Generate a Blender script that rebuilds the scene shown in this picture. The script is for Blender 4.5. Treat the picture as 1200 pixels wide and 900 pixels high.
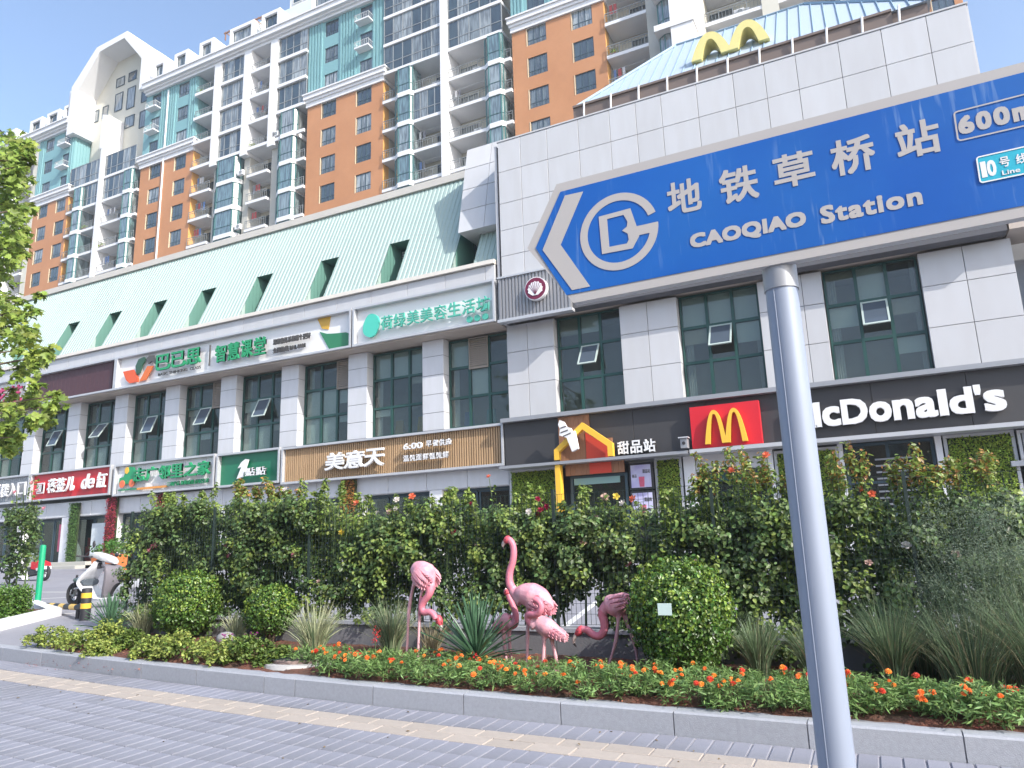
import bpy, bmesh, math, random
import numpy as np
from mathutils import Vector, Matrix, Euler
from mathutils.geometry import tessellate_polygon

random.seed(7)
RNG = np.random.default_rng(11)
S = bpy.context.scene
COL = S.collection
for o in list(bpy.data.objects):
    bpy.data.objects.remove(o)

# ------------------------------------------------------------------ camera
CZ = 1.45
FPX, YAW, PITCH, ROLL = 866.57, .45464, .21628, -.033044
f_ = Vector((-math.sin(YAW)*math.cos(PITCH), math.cos(YAW)*math.cos(PITCH), math.sin(PITCH)))
r_ = Vector((math.cos(YAW), math.sin(YAW), 0))
u_ = r_.cross(f_)
r2 = r_*math.cos(ROLL) + u_*math.sin(ROLL)
u2 = -r_*math.sin(ROLL) + u_*math.cos(ROLL)
cd = bpy.data.cameras.new('camera')
cam = bpy.data.objects.new('camera', cd)
COL.objects.link(cam)
M4 = Matrix((r2, u2, -f_)).transposed().to_4x4()
M4.translation = (0, 0, CZ)
cam.matrix_world = M4
cd.sensor_width = 36
cd.lens = FPX/1200*36
cd.clip_start = .05
cd.clip_end = 3000
S.camera = cam

# ------------------------------------------------------------------ light
SUN = Vector((2.9, -1.05, 2.15)).normalized()
w = bpy.data.worlds.new('World')
S.world = w
w.use_nodes = True
nt = w.node_tree
bg = nt.nodes['Background']
sky = nt.nodes.new('ShaderNodeTexSky')
sky.sky_type = 'NISHITA'
sky.sun_disc = False
sky.sun_elevation = math.asin(SUN.z)
sky.sun_rotation = math.atan2(SUN.x, SUN.y)
sky.altitude = 50
sky.air_density = .9
sky.dust_density = 1.7
sky.ozone_density = .5
nt.links.new(sky.outputs[0], bg.inputs[0])
bg.inputs[1].default_value = .15
sl = bpy.data.lights.new('sun', 'SUN')
sl.energy = 2.8
sl.angle = math.radians(.53)
sl.color = (1, .955, .89)
so = bpy.data.objects.new('sun', sl)
COL.objects.link(so)
so.rotation_euler = (-SUN).to_track_quat('-Z', 'Y').to_euler()
so.location = (30, -20, 60)
S.view_settings.view_transform = 'Standard'
S.view_settings.look = 'None'
S.view_settings.exposure = 1.25
S.view_settings.gamma = 1
S.cycles.max_bounces = 6
S.cycles.transparent_max_bounces = 8
S.cycles.caustics_reflective = False
S.cycles.caustics_refractive = False

# ------------------------------------------------------------------ helpers
def on_plane(px, py, Y):
    """the point of the vertical plane y=Y that the surveyed picture point names"""
    d = r2*((px-600)/FPX) - u2*((py-450)/FPX) + f_
    t = Y/d.y
    return Vector((d.x*t, Y, CZ+d.z*t))
def gz(x, y):
    return -.01453*x + .02851*y
def pz(x, y):
    return gz(x, y) + .14
def yk(x):
    return 5.285 + .0062*(x+1.5)**2

def mat(name, col, rough=.6, var=.0, scale=6., bump=.0, bscale=60., metal=0., spec=.5, rand=.0, isl=.0,
        col2=None, mix_scale=1.5, trans=0., coat=0., stretch=None, hue=0.0):
    m = bpy.data.materials.new(name)
    m.use_nodes = True
    n = m.node_tree.nodes
    l = m.node_tree.links
    b = n['Principled BSDF']
    b.inputs['Roughness'].default_value = rough
    b.inputs['Metallic'].default_value = metal
    b.inputs['Specular IOR Level'].default_value = spec
    if coat:
        b.inputs['Coat Weight'].default_value = coat
        b.inputs['Coat Roughness'].default_value = .08
    tc = n.new('ShaderNodeTexCoord')
    mp = n.new('ShaderNodeMapping')
    l.new(tc.outputs['Object'], mp.inputs[0])
    if stretch:
        mp.inputs['Scale'].default_value = stretch
    c = n.new('ShaderNodeRGB')
    c.outputs[0].default_value = (*col, 1)
    cur = c.outputs[0]
    if col2 is not None:
        nz = n.new('ShaderNodeTexNoise')
        nz.inputs['Scale'].default_value = mix_scale
        nz.inputs['Detail'].default_value = 5
        l.new(mp.outputs[0], nz.inputs[0])
        rp = n.new('ShaderNodeValToRGB')
        rp.color_ramp.elements[0].position = .38
        rp.color_ramp.elements[1].position = .62
        l.new(nz.outputs[0], rp.inputs[0])
        mx = n.new('ShaderNodeMixRGB')
        l.new(rp.outputs[0], mx.inputs[0])
        l.new(cur, mx.inputs[1])
        mx.inputs[2].default_value = (*col2, 1)
        cur = mx.outputs[0]
    hs = None
    def hsv(val_socket, lo, hi, prev):
        h = n.new('ShaderNodeHueSaturation')
        mr = n.new('ShaderNodeMapRange')
        mr.inputs['To Min'].default_value = lo
        mr.inputs['To Max'].default_value = hi
        l.new(val_socket, mr.inputs[0])
        l.new(mr.outputs[0], h.inputs['Value'])
        l.new(prev, h.inputs['Color'])
        return h
    if var:
        nz = n.new('ShaderNodeTexNoise')
        nz.inputs['Scale'].default_value = scale
        nz.inputs['Detail'].default_value = 6
        nz.inputs['Roughness'].default_value = .65
        l.new(mp.outputs[0], nz.inputs[0])
        cur = hsv(nz.outputs[0], 1-var*1.6, 1+var*1.6, cur).outputs[0]
    if rand:
        oi = n.new('ShaderNodeObjectInfo')
        cur = hsv(oi.outputs['Random'], 1-rand, 1+rand, cur).outputs[0]
    if isl:
        g = n.new('ShaderNodeNewGeometry')
        h = hsv(g.outputs['Random Per Island'], 1-isl, 1+isl, cur)
        if hue:
            w2 = n.new('ShaderNodeMath'); w2.operation = 'MULTIPLY'; w2.inputs[1].default_value = 7.31
            w3 = n.new('ShaderNodeMath'); w3.operation = 'FRACT'
            l.new(g.outputs['Random Per Island'], w2.inputs[0]); l.new(w2.outputs[0], w3.inputs[0])
            mr = n.new('ShaderNodeMapRange')
            mr.inputs['To Min'].default_value = .5-hue
            mr.inputs['To Max'].default_value = .5+hue*.5
            l.new(w3.outputs[0], mr.inputs[0])
            l.new(mr.outputs[0], h.inputs['Hue'])
        cur = h.outputs[0]
    l.new(cur, b.inputs['Base Color'])
    if bump:
        nz = n.new('ShaderNodeTexNoise')
        nz.inputs['Scale'].default_value = bscale
        nz.inputs['Detail'].default_value = 4
        l.new(mp.outputs[0], nz.inputs[0])
        bp = n.new('ShaderNodeBump')
        bp.inputs['Strength'].default_value = bump
        bp.inputs['Distance'].default_value = .01
        l.new(nz.outputs[0], bp.inputs['Height'])
        l.new(bp.outputs[0], b.inputs['Normal'])
    if trans:
        t = n.new('ShaderNodeBsdfTranslucent')
        l.new(cur, t.inputs[0])
        ms = n.new('ShaderNodeMixShader')
        ms.inputs[0].default_value = trans
        out = n['Material Output']
        l.new(b.outputs[0], ms.inputs[1])
        l.new(t.outputs[0], ms.inputs[2])
        l.new(ms.outputs[0], out.inputs[0])
    return m

def glass(name, tint=(.55, .6, .6), opac=.55, dark=(.02, .025, .03), rough=.03, rand=0., gloss=0.):
    """window glass: partly see-through, tinted, reflecting"""
    m = bpy.data.materials.new(name)
    m.use_nodes = True
    n = m.node_tree.nodes
    l = m.node_tree.links
    b = n['Principled BSDF']
    b.inputs['Base Color'].default_value = (*dark, 1)
    b.inputs['Roughness'].default_value = rough
    b.inputs['Specular IOR Level'].default_value = .75
    if rand:
        oi = n.new('ShaderNodeObjectInfo')
        rp = n.new('ShaderNodeValToRGB')
        e = rp.color_ramp.elements
        e[0].position = .35; e[0].color = (*dark, 1)
        e[1].position = 1.; e[1].color = (.30*rand, .33*rand, .33*rand, 1)
        l.new(oi.outputs['Random'], rp.inputs[0])
        tc = n.new('ShaderNodeTexCoord'); mp = n.new('ShaderNodeMapping')
        mp.inputs['Scale'].default_value = (3, 1, .3)
        nz = n.new('ShaderNodeTexNoise'); nz.inputs['Scale'].default_value = 2.
        l.new(tc.outputs['Object'], mp.inputs[0]); l.new(mp.outputs[0], nz.inputs[0])
        mx = n.new('ShaderNodeMixRGB'); mx.blend_type = 'MULTIPLY'; mx.inputs[0].default_value = .8
        r3 = n.new('ShaderNodeValToRGB'); r3.color_ramp.elements[0].position = .4; r3.color_ramp.elements[1].position = .6
        r3.color_ramp.elements[0].color = (.25, .25, .25, 1)
        l.new(nz.outputs[0], r3.inputs[0])
        l.new(rp.outputs[0], mx.inputs[1]); l.new(r3.outputs[0], mx.inputs[2])
        l.new(mx.outputs[0], b.inputs['Base Color'])
    if gloss:
        gl_ = n.new('ShaderNodeBsdfGlossy'); gl_.inputs['Roughness'].default_value = .02
        m0 = n.new('ShaderNodeMixShader'); m0.inputs[0].default_value = gloss
        l.new(b.outputs[0], m0.inputs[1]); l.new(gl_.outputs[0], m0.inputs[2])
        class _B: outputs = [m0.outputs[0]]
        b = _B
    t = n.new('ShaderNodeBsdfTransparent')
    t.inputs[0].default_value = (*tint, 1)
    ms = n.new('ShaderNodeMixShader')
    ms.inputs[0].default_value = opac
    l.new(t.outputs[0], ms.inputs[1])
    l.new(b.outputs[0], ms.inputs[2])
    l.new(ms.outputs[0], n['Material Output'].inputs[0])
    return m

class MB:
    def __init__(s):
        s.v = []; s.f = []
    def add(s, vs, fs):
        k = len(s.v)
        s.v += [tuple(p) for p in vs]
        s.f += [tuple(i+k for i in q) for q in fs]
        return s
    def box(s, x0, x1, y0, y1, z0, z1):
        return s.add([(x0,y0,z0),(x1,y0,z0),(x1,y1,z0),(x0,y1,z0),(x0,y0,z1),(x1,y0,z1),(x1,y1,z1),(x0,y1,z1)],
                     [(0,3,2,1),(4,5,6,7),(0,1,5,4),(1,2,6,5),(2,3,7,6),(3,0,4,7)])
    def bbox(s, x0, x1, y0, y1, z0, z1, b=.004):
        """box with its front (-y) and top edges chamfered"""
        return s.add([(x0,y1,z0),(x1,y1,z0),(x1,y1,z1-b),(x0,y1,z1-b),
                      (x0,y0+b,z0),(x1,y0+b,z0),(x1,y0+b,z1),(x0,y0+b,z1),
                      (x0+b,y0,z0+b),(x1-b,y0,z0+b),(x1-b,y0,z1-b),(x0+b,y0,z1-b),
                      (x0,y1,z1),(x1,y1,z1)],
                     [(8,9,10,11),(4,5,9,8),(5,6,10,9),(6,7,11,10),(7,4,8,11),(0,12,13,1),(5,1,13,6),(0,4,7,12),(6,13,12,7),(0,1,5,4)])
    def frame(s, x0, x1, z0, z1, t, y0, y1):
        s.box(x0, x0+t, y0, y1, z0, z1); s.box(x1-t, x1, y0, y1, z0, z1)
        s.box(x0+t, x1-t, y0+.002, y1, z0, z0+t); s.box(x0+t, x1-t, y0+.002, y1, z1-t, z1)
        return s
    def prism(s, poly, y0, y1):
        """polygon in (x,z) extruded from y0 (front) to y1"""
        n = len(poly)
        a = sum(poly[i][0]*poly[(i+1) % n][1]-poly[(i+1) % n][0]*poly[i][1] for i in range(n))
        if a < 0: poly = poly[::-1]
        tri = tessellate_polygon([[Vector((p[0], p[1], 0)) for p in poly]])
        vs = [(p[0], y0, p[1]) for p in poly]+[(p[0], y1, p[1]) for p in poly]
        fs = []
        for t in tri:
            A, B, C = [Vector(poly[i]) for i in t]
            if (B-A).x*(C-A).y-(B-A).y*(C-A).x < 0: t = (t[0], t[2], t[1])
            fs.append(tuple(t)); fs.append(tuple(i+n for i in (t[0], t[2], t[1])))
        for i in range(n):
            j = (i+1) % n
            fs.append((j, i, i+n, j+n))
        return s.add(vs, fs)
    def ring_prism(s, outer, inner, y0, y1):
        """outline with one hole, extruded from y0 to y1"""
        tri = tessellate_polygon([[Vector((p[0], p[1], 0)) for p in outer], [Vector((p[0], p[1], 0)) for p in inner]])
        al = list(outer)+list(inner); n = len(al)
        vs = [(p[0], y0, p[1]) for p in al]+[(p[0], y1, p[1]) for p in al]; fs = []
        for t in tri:
            A, B, C = [Vector(al[i]) for i in t]
            if (B-A).x*(C-A).y-(B-A).y*(C-A).x < 0: t = (t[0], t[2], t[1])
            fs.append(tuple(t)); fs.append(tuple(i+n for i in (t[0], t[2], t[1])))
        for L, o in ((len(outer), 0), (len(inner), len(outer))):
            for i in range(L):
                j = (i+1) % L; fs.append((o+j, o+i, o+i+n, o+j+n))
        return s.add(vs, fs)
    def hull(s, bottom, top):
        """quads joining two equal rings, capped"""
        n = len(bottom)
        fs = [tuple(range(n))[::-1], tuple(range(n, 2*n))]
        for i in range(n):
            j = (i+1) % n
            fs.append((i, j, j+n, i+n))
        return s.add(list(bottom)+list(top), fs)
    def tube(s, pts, rad, n=8, cap=True):
        pts = [Vector(p) for p in pts]
        if not hasattr(rad, '__len__'): rad = [rad]*len(pts)
        k = len(s.v); prev = None
        for i, p in enumerate(pts):
            d = (pts[min(i+1, len(pts)-1)]-pts[max(i-1, 0)]).normalized()
            a = prev if prev else (Vector((1, 0, 0)) if abs(d.x) < .8 else Vector((0, 1, 0)))
            a = (a-d*a.dot(d)).normalized(); b = d.cross(a); prev = a
            for j in range(n):
                t = 2*math.pi*j/n
                s.v.append(tuple(p+(a*math.cos(t)+b*math.sin(t))*rad[i]))
        for i in range(len(pts)-1):
            for j in range(n):
                q = (j+1) % n
                s.f.append((k+i*n+j, k+i*n+q, k+(i+1)*n+q, k+(i+1)*n+j))
        if cap:
            s.f.append(tuple(k+j for j in range(n))[::-1])
            s.f.append(tuple(k+(len(pts)-1)*n+j for j in range(n)))
        return s
    def lathe(s, c, prof, n=20):
        """prof = [(r,z)] about a vertical axis at c"""
        k = len(s.v)
        for r, z in prof:
            for j in range(n):
                t = 2*math.pi*j/n
                s.v.append((c[0]+r*math.cos(t), c[1]+r*math.sin(t), c[2]+z))
        for i in range(len(prof)-1):
            for j in range(n):
                q = (j+1) % n
                s.f.append((k+i*n+j, k+i*n+q, k+(i+1)*n+q, k+(i+1)*n+j))
        s.f.append(tuple(k+j for j in range(n))[::-1])
        s.f.append(tuple(k+(len(prof)-1)*n+j for j in range(n)))
        return s
    def wheel(s, c, R, r, n=24, m=8, axis=(0, 1, 0)):
        ax = Vector(axis).normalized(); up = Vector((0, 0, 1)); sd = ax.cross(up).normalized()
        k = len(s.v)
        for i in range(n):
            a = 2*math.pi*i/n
            rd = sd*math.cos(a)+up*math.sin(a)
            for j in range(m):
                t = 2*math.pi*j/m
                s.v.append(tuple(Vector(c)+rd*(R+r*math.cos(t))+ax*r*math.sin(t)))
        for i in range(n):
            for j in range(m):
                i2 = (i+1) % n; j2 = (j+1) % m
                s.f.append((k+i*m+j, k+i2*m+j, k+i2*m+j2, k+i*m+j2))
        return s
    def ell(s, c, r, n=12, m=8, rot=None):
        R = rot or Matrix.Identity(3)
        k = len(s.v)
        for i in range(m+1):
            ph = math.pi*i/m
            for j in range(n):
                t = 2*math.pi*j/n
                s.v.append(tuple(Vector(c)+R @ Vector((r[0]*math.sin(ph)*math.cos(t), r[1]*math.sin(ph)*math.sin(t), r[2]*math.cos(ph)))))
        for i in range(m):
            for j in range(n):
                q = (j+1) % n
                s.f.append((k+i*n+j, k+(i+1)*n+j, k+(i+1)*n+q, k+i*n+q))
        return s
    def mesh(s, name, off=(0, 0, 0), smooth=False, fix=False):
        me = bpy.data.meshes.new(name)
        ox, oy, oz = off
        me.from_pydata([(a-ox, b-oy, c-oz) for a, b, c in s.v], [], s.f)
        if fix:
            bm = bmesh.new(); bm.from_mesh(me)
            bmesh.ops.recalc_face_normals(bm, faces=bm.faces)
            bm.to_mesh(me); bm.free()
        if smooth:
            me.polygons.foreach_set('use_smooth', [True]*len(me.polygons))
            me.set_sharp_from_angle(angle=math.radians(38))
        return me

ORG = {}
def thing(name, label, cat, loc=(0, 0, 0), group=None, kind=None):
    o = bpy.data.objects.new(name, None)
    COL.objects.link(o)
    o.empty_display_size = .2
    o.location = loc
    ORG[o.name] = tuple(loc)
    if label: o['label'] = label
    if cat: o['category'] = cat
    if group: o['group'] = group
    if kind: o['kind'] = kind
    return o
def part(name, mb, m, parent=None, smooth=False, fix=False, kind=None, label=None, mesh=None, loc=None):
    org = ORG.get(parent.name, (0, 0, 0)) if parent else (0, 0, 0)
    me = mesh if mesh is not None else mb.mesh(name, org, smooth, fix)
    if mesh is None or not me.materials:
        for q in (m if isinstance(m, (list, tuple)) else [m]):
            me.materials.append(q)
    o = bpy.data.objects.new(name, me)
    COL.objects.link(o)
    if loc is not None:      # shared mesh: world place given
        o.location = (loc[0]-org[0], loc[1]-org[1], loc[2]-org[2])
    if parent:
        o.parent = parent
    ORG[o.name] = org if loc is None else tuple(loc)
    if kind: o['kind'] = kind
    if label: o['label'] = label
    return o
def tag(o, label, cat, group=None, kind=None):
    o['label'] = label
    if cat: o['category'] = cat
    if group: o['group'] = group
    if kind: o['kind'] = kind
    return o
def copy_tree(o, parent=None):
    c = o.copy()
    COL.objects.link(c)
    c.parent = parent
    for ch in list(o.children):
        copy_tree(ch, c)
    return c

# text: Blender's built-in face, made into a mesh and fitted to a box
_tc = bpy.data.curves.new('lettering', 'FONT')
_to = bpy.data.objects.new('lettering', _tc)
_cache = {}
def glyphs(txt, bold, depth, sp=1.0):
    key = (txt, bold, depth, sp)
    if key in _cache: return _cache[key]
    COL.objects.link(_to)
    _tc.body = txt; _tc.size = 1; _tc.extrude = .5; _tc.offset = bold; _tc.resolution_u = 3; _tc.space_character = sp
    dg = bpy.context.evaluated_depsgraph_get(); dg.update()
    me = bpy.data.meshes.new_from_object(_to.evaluated_get(dg))
    v = [tuple(q.co) for q in me.vertices]; f = [tuple(p.vertices) for p in me.polygons]
    bpy.data.meshes.remove(me)
    COL.objects.unlink(_to)
    _cache[key] = (v, f)
    return v, f
def lettering(txt, x0, x1, z0, z1, y, depth, m, parent, bold=.02, shear=0., name='lettering', slope=0., fit=True):
    if bold > .016:
        return heavy(txt, x0, x1, z0, z1, y, depth, m, parent, min(bold*.42, .018)*(z1-z0), .008, name, slope, shear)
    v, f = glyphs(txt, bold, 1)
    xs = [a[0] for a in v]; ys = [a[1] for a in v]
    ax, bx, ay, by = min(xs), max(xs), min(ys), max(ys)
    mb = MB()
    out = []
    for a in v:
        u = (a[0]-ax)/(bx-ax); q = (a[1]-ay)/(by-ay)
        out.append((x0+u*(x1-x0)+shear*q*(z1-z0), y-(a[2]+.5)*depth, z0+q*(z1-z0)+slope*u))
    mb.add(out, f)
    return part(name, mb, m, parent)
def heavy(txt, x0, x1, z0, z1, y, depth, m, parent, e=.008, bold=.02, name='lettering', slope=0., shear=0., sp=1.0):
    """extra-heavy lettering: five closely shifted copies, each a hair proud of the last"""
    v, f = glyphs(txt, bold, 1, sp)
    xs = [a[0] for a in v]; ys = [a[1] for a in v]
    ax, bx, ay, by = min(xs), max(xs), min(ys), max(ys)
    mb = MB()
    for i, (dx, dz) in enumerate(((0, 0), (1, 0), (-1, 0), (0, 1), (0, -1), (1, 1), (-1, -1), (1, -1), (-1, 1))):
        out = []
        for a in v:
            u = (a[0]-ax)/(bx-ax); q = (a[1]-ay)/(by-ay)
            out.append((x0+e+u*(x1-x0-2*e)+dx*e+shear*q*(z1-z0), y-(a[2]+.5)*(depth+i*min(.0008, depth*.02)), z0+e+q*(z1-z0-2*e)+dz*e+slope*u))
        mb.add(out, f)
    return part(name, mb, m, parent)
def letter_row(txt, x0, x1, z0, z1, y, depth, m, parent, bold=.02, gap=.12, name='character', slope=0., shear=0.):
    n = len(txt); cw = (x1-x0)/(n-(gap if n > 1 else 0))
    for i, ch in enumerate(txt):
        if ch == ' ': continue
        a = x0+i*cw
        lettering(ch, a, a+cw*(1-gap), z0+slope*i, z1+slope*i, y, depth, m, parent, bold, shear, name)

# leaves -------------------------------------------------------------
def leaf_mesh(name, P, T, N, L, W, shape=0, fold=.12, off=(0, 0, 0)):
    n = len(P)
    P = np.asarray(P, float)-np.array(off); T = np.asarray(T, float); N = np.asarray(N, float)
    T /= np.linalg.norm(T, axis=1)[:, None]+1e-9
    Sd = np.cross(N, T); Sd /= np.linalg.norm(Sd, axis=1)[:, None]+1e-9
    Nn = np.cross(T, Sd)
    L = np.broadcast_to(np.asarray(L, float), (n,))[:, None]; W = np.broadcast_to(np.asarray(W, float), (n,))[:, None]
    if shape == 0:    # oval
        c = [(0, 0, 0), (.32, .5, 1), (.7, .42, 1), (1, 0, -.6), (.7, -.42, 1), (.32, -.5, 1)]
        fc = [(0, 3, 2, 1), (0, 5, 4, 3)]
    elif shape == 1:  # lance
        c = [(0, 0, 0), (.45, .5, .6), (1, 0, -.5), (.45, -.5, .6)]
        fc = [(0, 2, 1), (0, 3, 2)]
    else:             # lobed maple-like
        c = [(0, 0, 0), (.10, .38, .6), (.36, .60, 1.2), (.42, .27, .5), (.74, .36, .6), (.70, .13, .2), (1, 0, -1.),
             (.70, -.13, .2), (.74, -.36, .6), (.42, -.27, .5), (.36, -.60, 1.2), (.10, -.38, .6)]
        fc = [(0, 3, 2, 1), (0, 6, 5, 3), (3, 5, 4), (0, 11, 10, 9), (0, 9, 7, 6), (9, 8, 7)]
    k = len(c)
    V = np.empty((n, k, 3))
    for i, (a, b, d) in enumerate(c):
        V[:, i] = P + T*L*a + Sd*W*b + Nn*W*fold*d
    me = bpy.data.meshes.new(name)
    me.vertices.add(n*k)
    me.vertices.foreach_set('co', V.reshape(-1))
    loops = np.concatenate([np.array(q) for q in fc])
    starts = np.cumsum([0]+[len(q) for q in fc[:-1]])
    tot = len(loops)
    me.loops.add(n*tot)
    me.loops.foreach_set('vertex_index', (loops[None, :]+np.arange(n)[:, None]*k).reshape(-1))
    me.polygons.add(n*len(fc))
    me.polygons.foreach_set('loop_start', (starts[None, :]+np.arange(n)[:, None]*tot).reshape(-1))
    me.update(calc_edges=True)
    return me
def rnd_unit(n):
    a = RNG.normal(size=(n, 3))
    return a/np.linalg.norm(a, axis=1)[:, None]
def cluster_leaves(name, centers, radii, per, L, W, up=.5, shape=0, outw=None, off=(0, 0, 0), flat=1., droop=.2):
    """leaves spread through many small clumps, facing out and up"""
    centers = np.asarray(centers, float); k = len(centers)
    radii = np.broadcast_to(np.asarray(radii, float), (k,))
    d = rnd_unit(k*per)
    r = np.repeat(radii, per)*RNG.uniform(.35, 1.05, k*per)
    d2 = d.copy(); d2[:, 2] *= flat
    P = np.repeat(centers, per, axis=0)+d2*r[:, None]
    N = d*.6+rnd_unit(k*per)*.55
    N[:, 2] += up
    if outw is not None: N += np.array(outw)
    T = np.cross(N, rnd_unit(k*per)); T[:, 2] -= droop*np.linalg.norm(T, axis=1)
    s = RNG.uniform(.65, 1.2, k*per)
    return leaf_mesh(name, P, T, N, L*s, W*s, shape, off=off)
# ------------------------------------------------------------------ materials
m_panel = mat('white_panel', (.54, .545, .56), .42, var=.02, scale=1.2, rand=.035, spec=.4, col2=(.52, .52, .53), mix_scale=1.6, stretch=(1.6, 1, .35))
m_pillar = mat('pillar_panel', (.60, .61, .64), .42, var=.02, scale=1.5, rand=.03, col2=(.57, .58, .60), mix_scale=2, stretch=(2, 1, .4))
m_joint = mat('panel_joint', (.10, .10, .11), .8)
m_stone = mat('pale_cornice', (.55, .52, .47), .6, var=.06, scale=2, rand=.03)
m_grey = mat('grey_metal', (.33, .34, .36), .45, var=.05, scale=3, metal=.3)
m_lgrey = mat('light_grey_metal', (.5, .51, .53), .4, var=.04, scale=3, metal=.2)
m_soff = mat('soffit', (.50, .43, .37), .6, var=.05)
m_char = mat('charcoal_panel', (.050, .048, .050), .5, var=.06, scale=2, rand=.05)
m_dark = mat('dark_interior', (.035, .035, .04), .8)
m_room = mat('room_wall', (.38, .36, .33), .8, var=.2, scale=1)
m_green_fr = mat('dark_green_frame', (.02, .07, .06), .4)
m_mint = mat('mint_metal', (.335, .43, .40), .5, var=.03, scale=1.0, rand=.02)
m_mint_shade = mat('mint_niche_shade', (.11, .24, .20), .55)  # darker mint: the shade deep in the niches put into the colour
m_teal = mat('teal_metal', (.19, .37, .39), .5, var=.04, scale=.5)
m_orange = mat('orange_brick', (.50, .235, .11), .75, col2=(.46, .21, .095), mix_scale=.25, var=.06, scale=1.2, bump=.15, bscale=20)
m_orange_lit = mat('orange_sunlit_side', (.68, .36, .10), .7)  # brick returns with the sunlight put into the colour
m_white = mat('white_paint', (.74, .745, .76), .55, var=.03, scale=.8)
m_cream = mat('cream_render', (.60, .58, .50), .75, var=.05, scale=.6)
m_beige = mat('grey_beige_render', (.44, .43, .39), .75, var=.05, scale=.6)
m_rail = mat('railing_metal', (.25, .27, .28), .5)
m_rail2 = mat('pale_railing', (.5, .52, .52), .5)
m_dframe = mat('slate_frame', (.04, .07, .09), .45)
m_wframe = mat('pale_frame', (.55, .56, .56), .5)
m_gl = glass('flat_glass', opac=1, dark=(.035, .06, .065), rand=1.35, gloss=.14)
m_glb = glass('bay_glass', opac=1, dark=(.16, .26, .27), rand=1.2, rough=.06, gloss=.18)
m_glf = glass('shop_glass', tint=(.80, .86, .84), opac=.22, dark=(.05, .065, .065), rough=.02, gloss=.20)
m_glfold = glass('hopper_glass', tint=(.6, .65, .7), opac=.75, dark=(.10, .13, .17), rough=.02)
m_blind = mat('pale_blind', (.74, .78, .76), .8, var=.08, scale=2, stretch=(1, 1, .2))
m_louv = mat('beige_louver', (.30, .26, .22), .6)
m_maroon = mat('maroon_sheet', (.075, .028, .035), .55, var=.12, scale=3, stretch=(4, 1, .6))
m_red = mat('red_sign', (.60, .016, .028), .42, var=.03)
m_gsign = mat('green_sign', (.012, .17, .085), .42)
m_white_s = mat('white_sign', (.80, .80, .80), .45, var=.02)
m_letter = mat('white_letter', (.78, .78, .78), .4)
m_lgreen = mat('green_letter', (.02, .30, .12), .45)
m_lteal = mat('turquoise_letter', (.08, .42, .32), .45)
m_ldark = mat('dark_letter', (.09, .085, .08), .5)
m_yellow = mat('golden_yellow', (.80, .48, .05), .4)
m_oran = mat('warm_orange', (.72, .30, .06), .45)
m_wood = mat('wood_slat', (.44, .29, .16), .6, var=.12, scale=2, rand=.10, stretch=(6, 6, .5))
m_woodb = mat('wood_backing', (.06, .04, .03), .8)
m_woodp = mat('wood_panel', (.31, .15, .08), .6, var=.12, scale=2, stretch=(8, 1, .4), rand=.05)
m_rib = mat('grey_corrugated', (.30, .30, .31), .45, metal=.2)
m_blue_roof = mat('pale_blue_roof', (.42, .50, .575), .35, var=.03, scale=1, rand=.02)
m_gutter = mat('brown_gutter', (.17, .13, .11), .5)
m_moss = mat('green_wall_leaf', (.24, .36, .04), .6, isl=.45, hue=.03, trans=.25)
m_conc = mat('concrete', (.34, .34, .33), .8, var=.1, scale=3, bump=.3)

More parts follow.
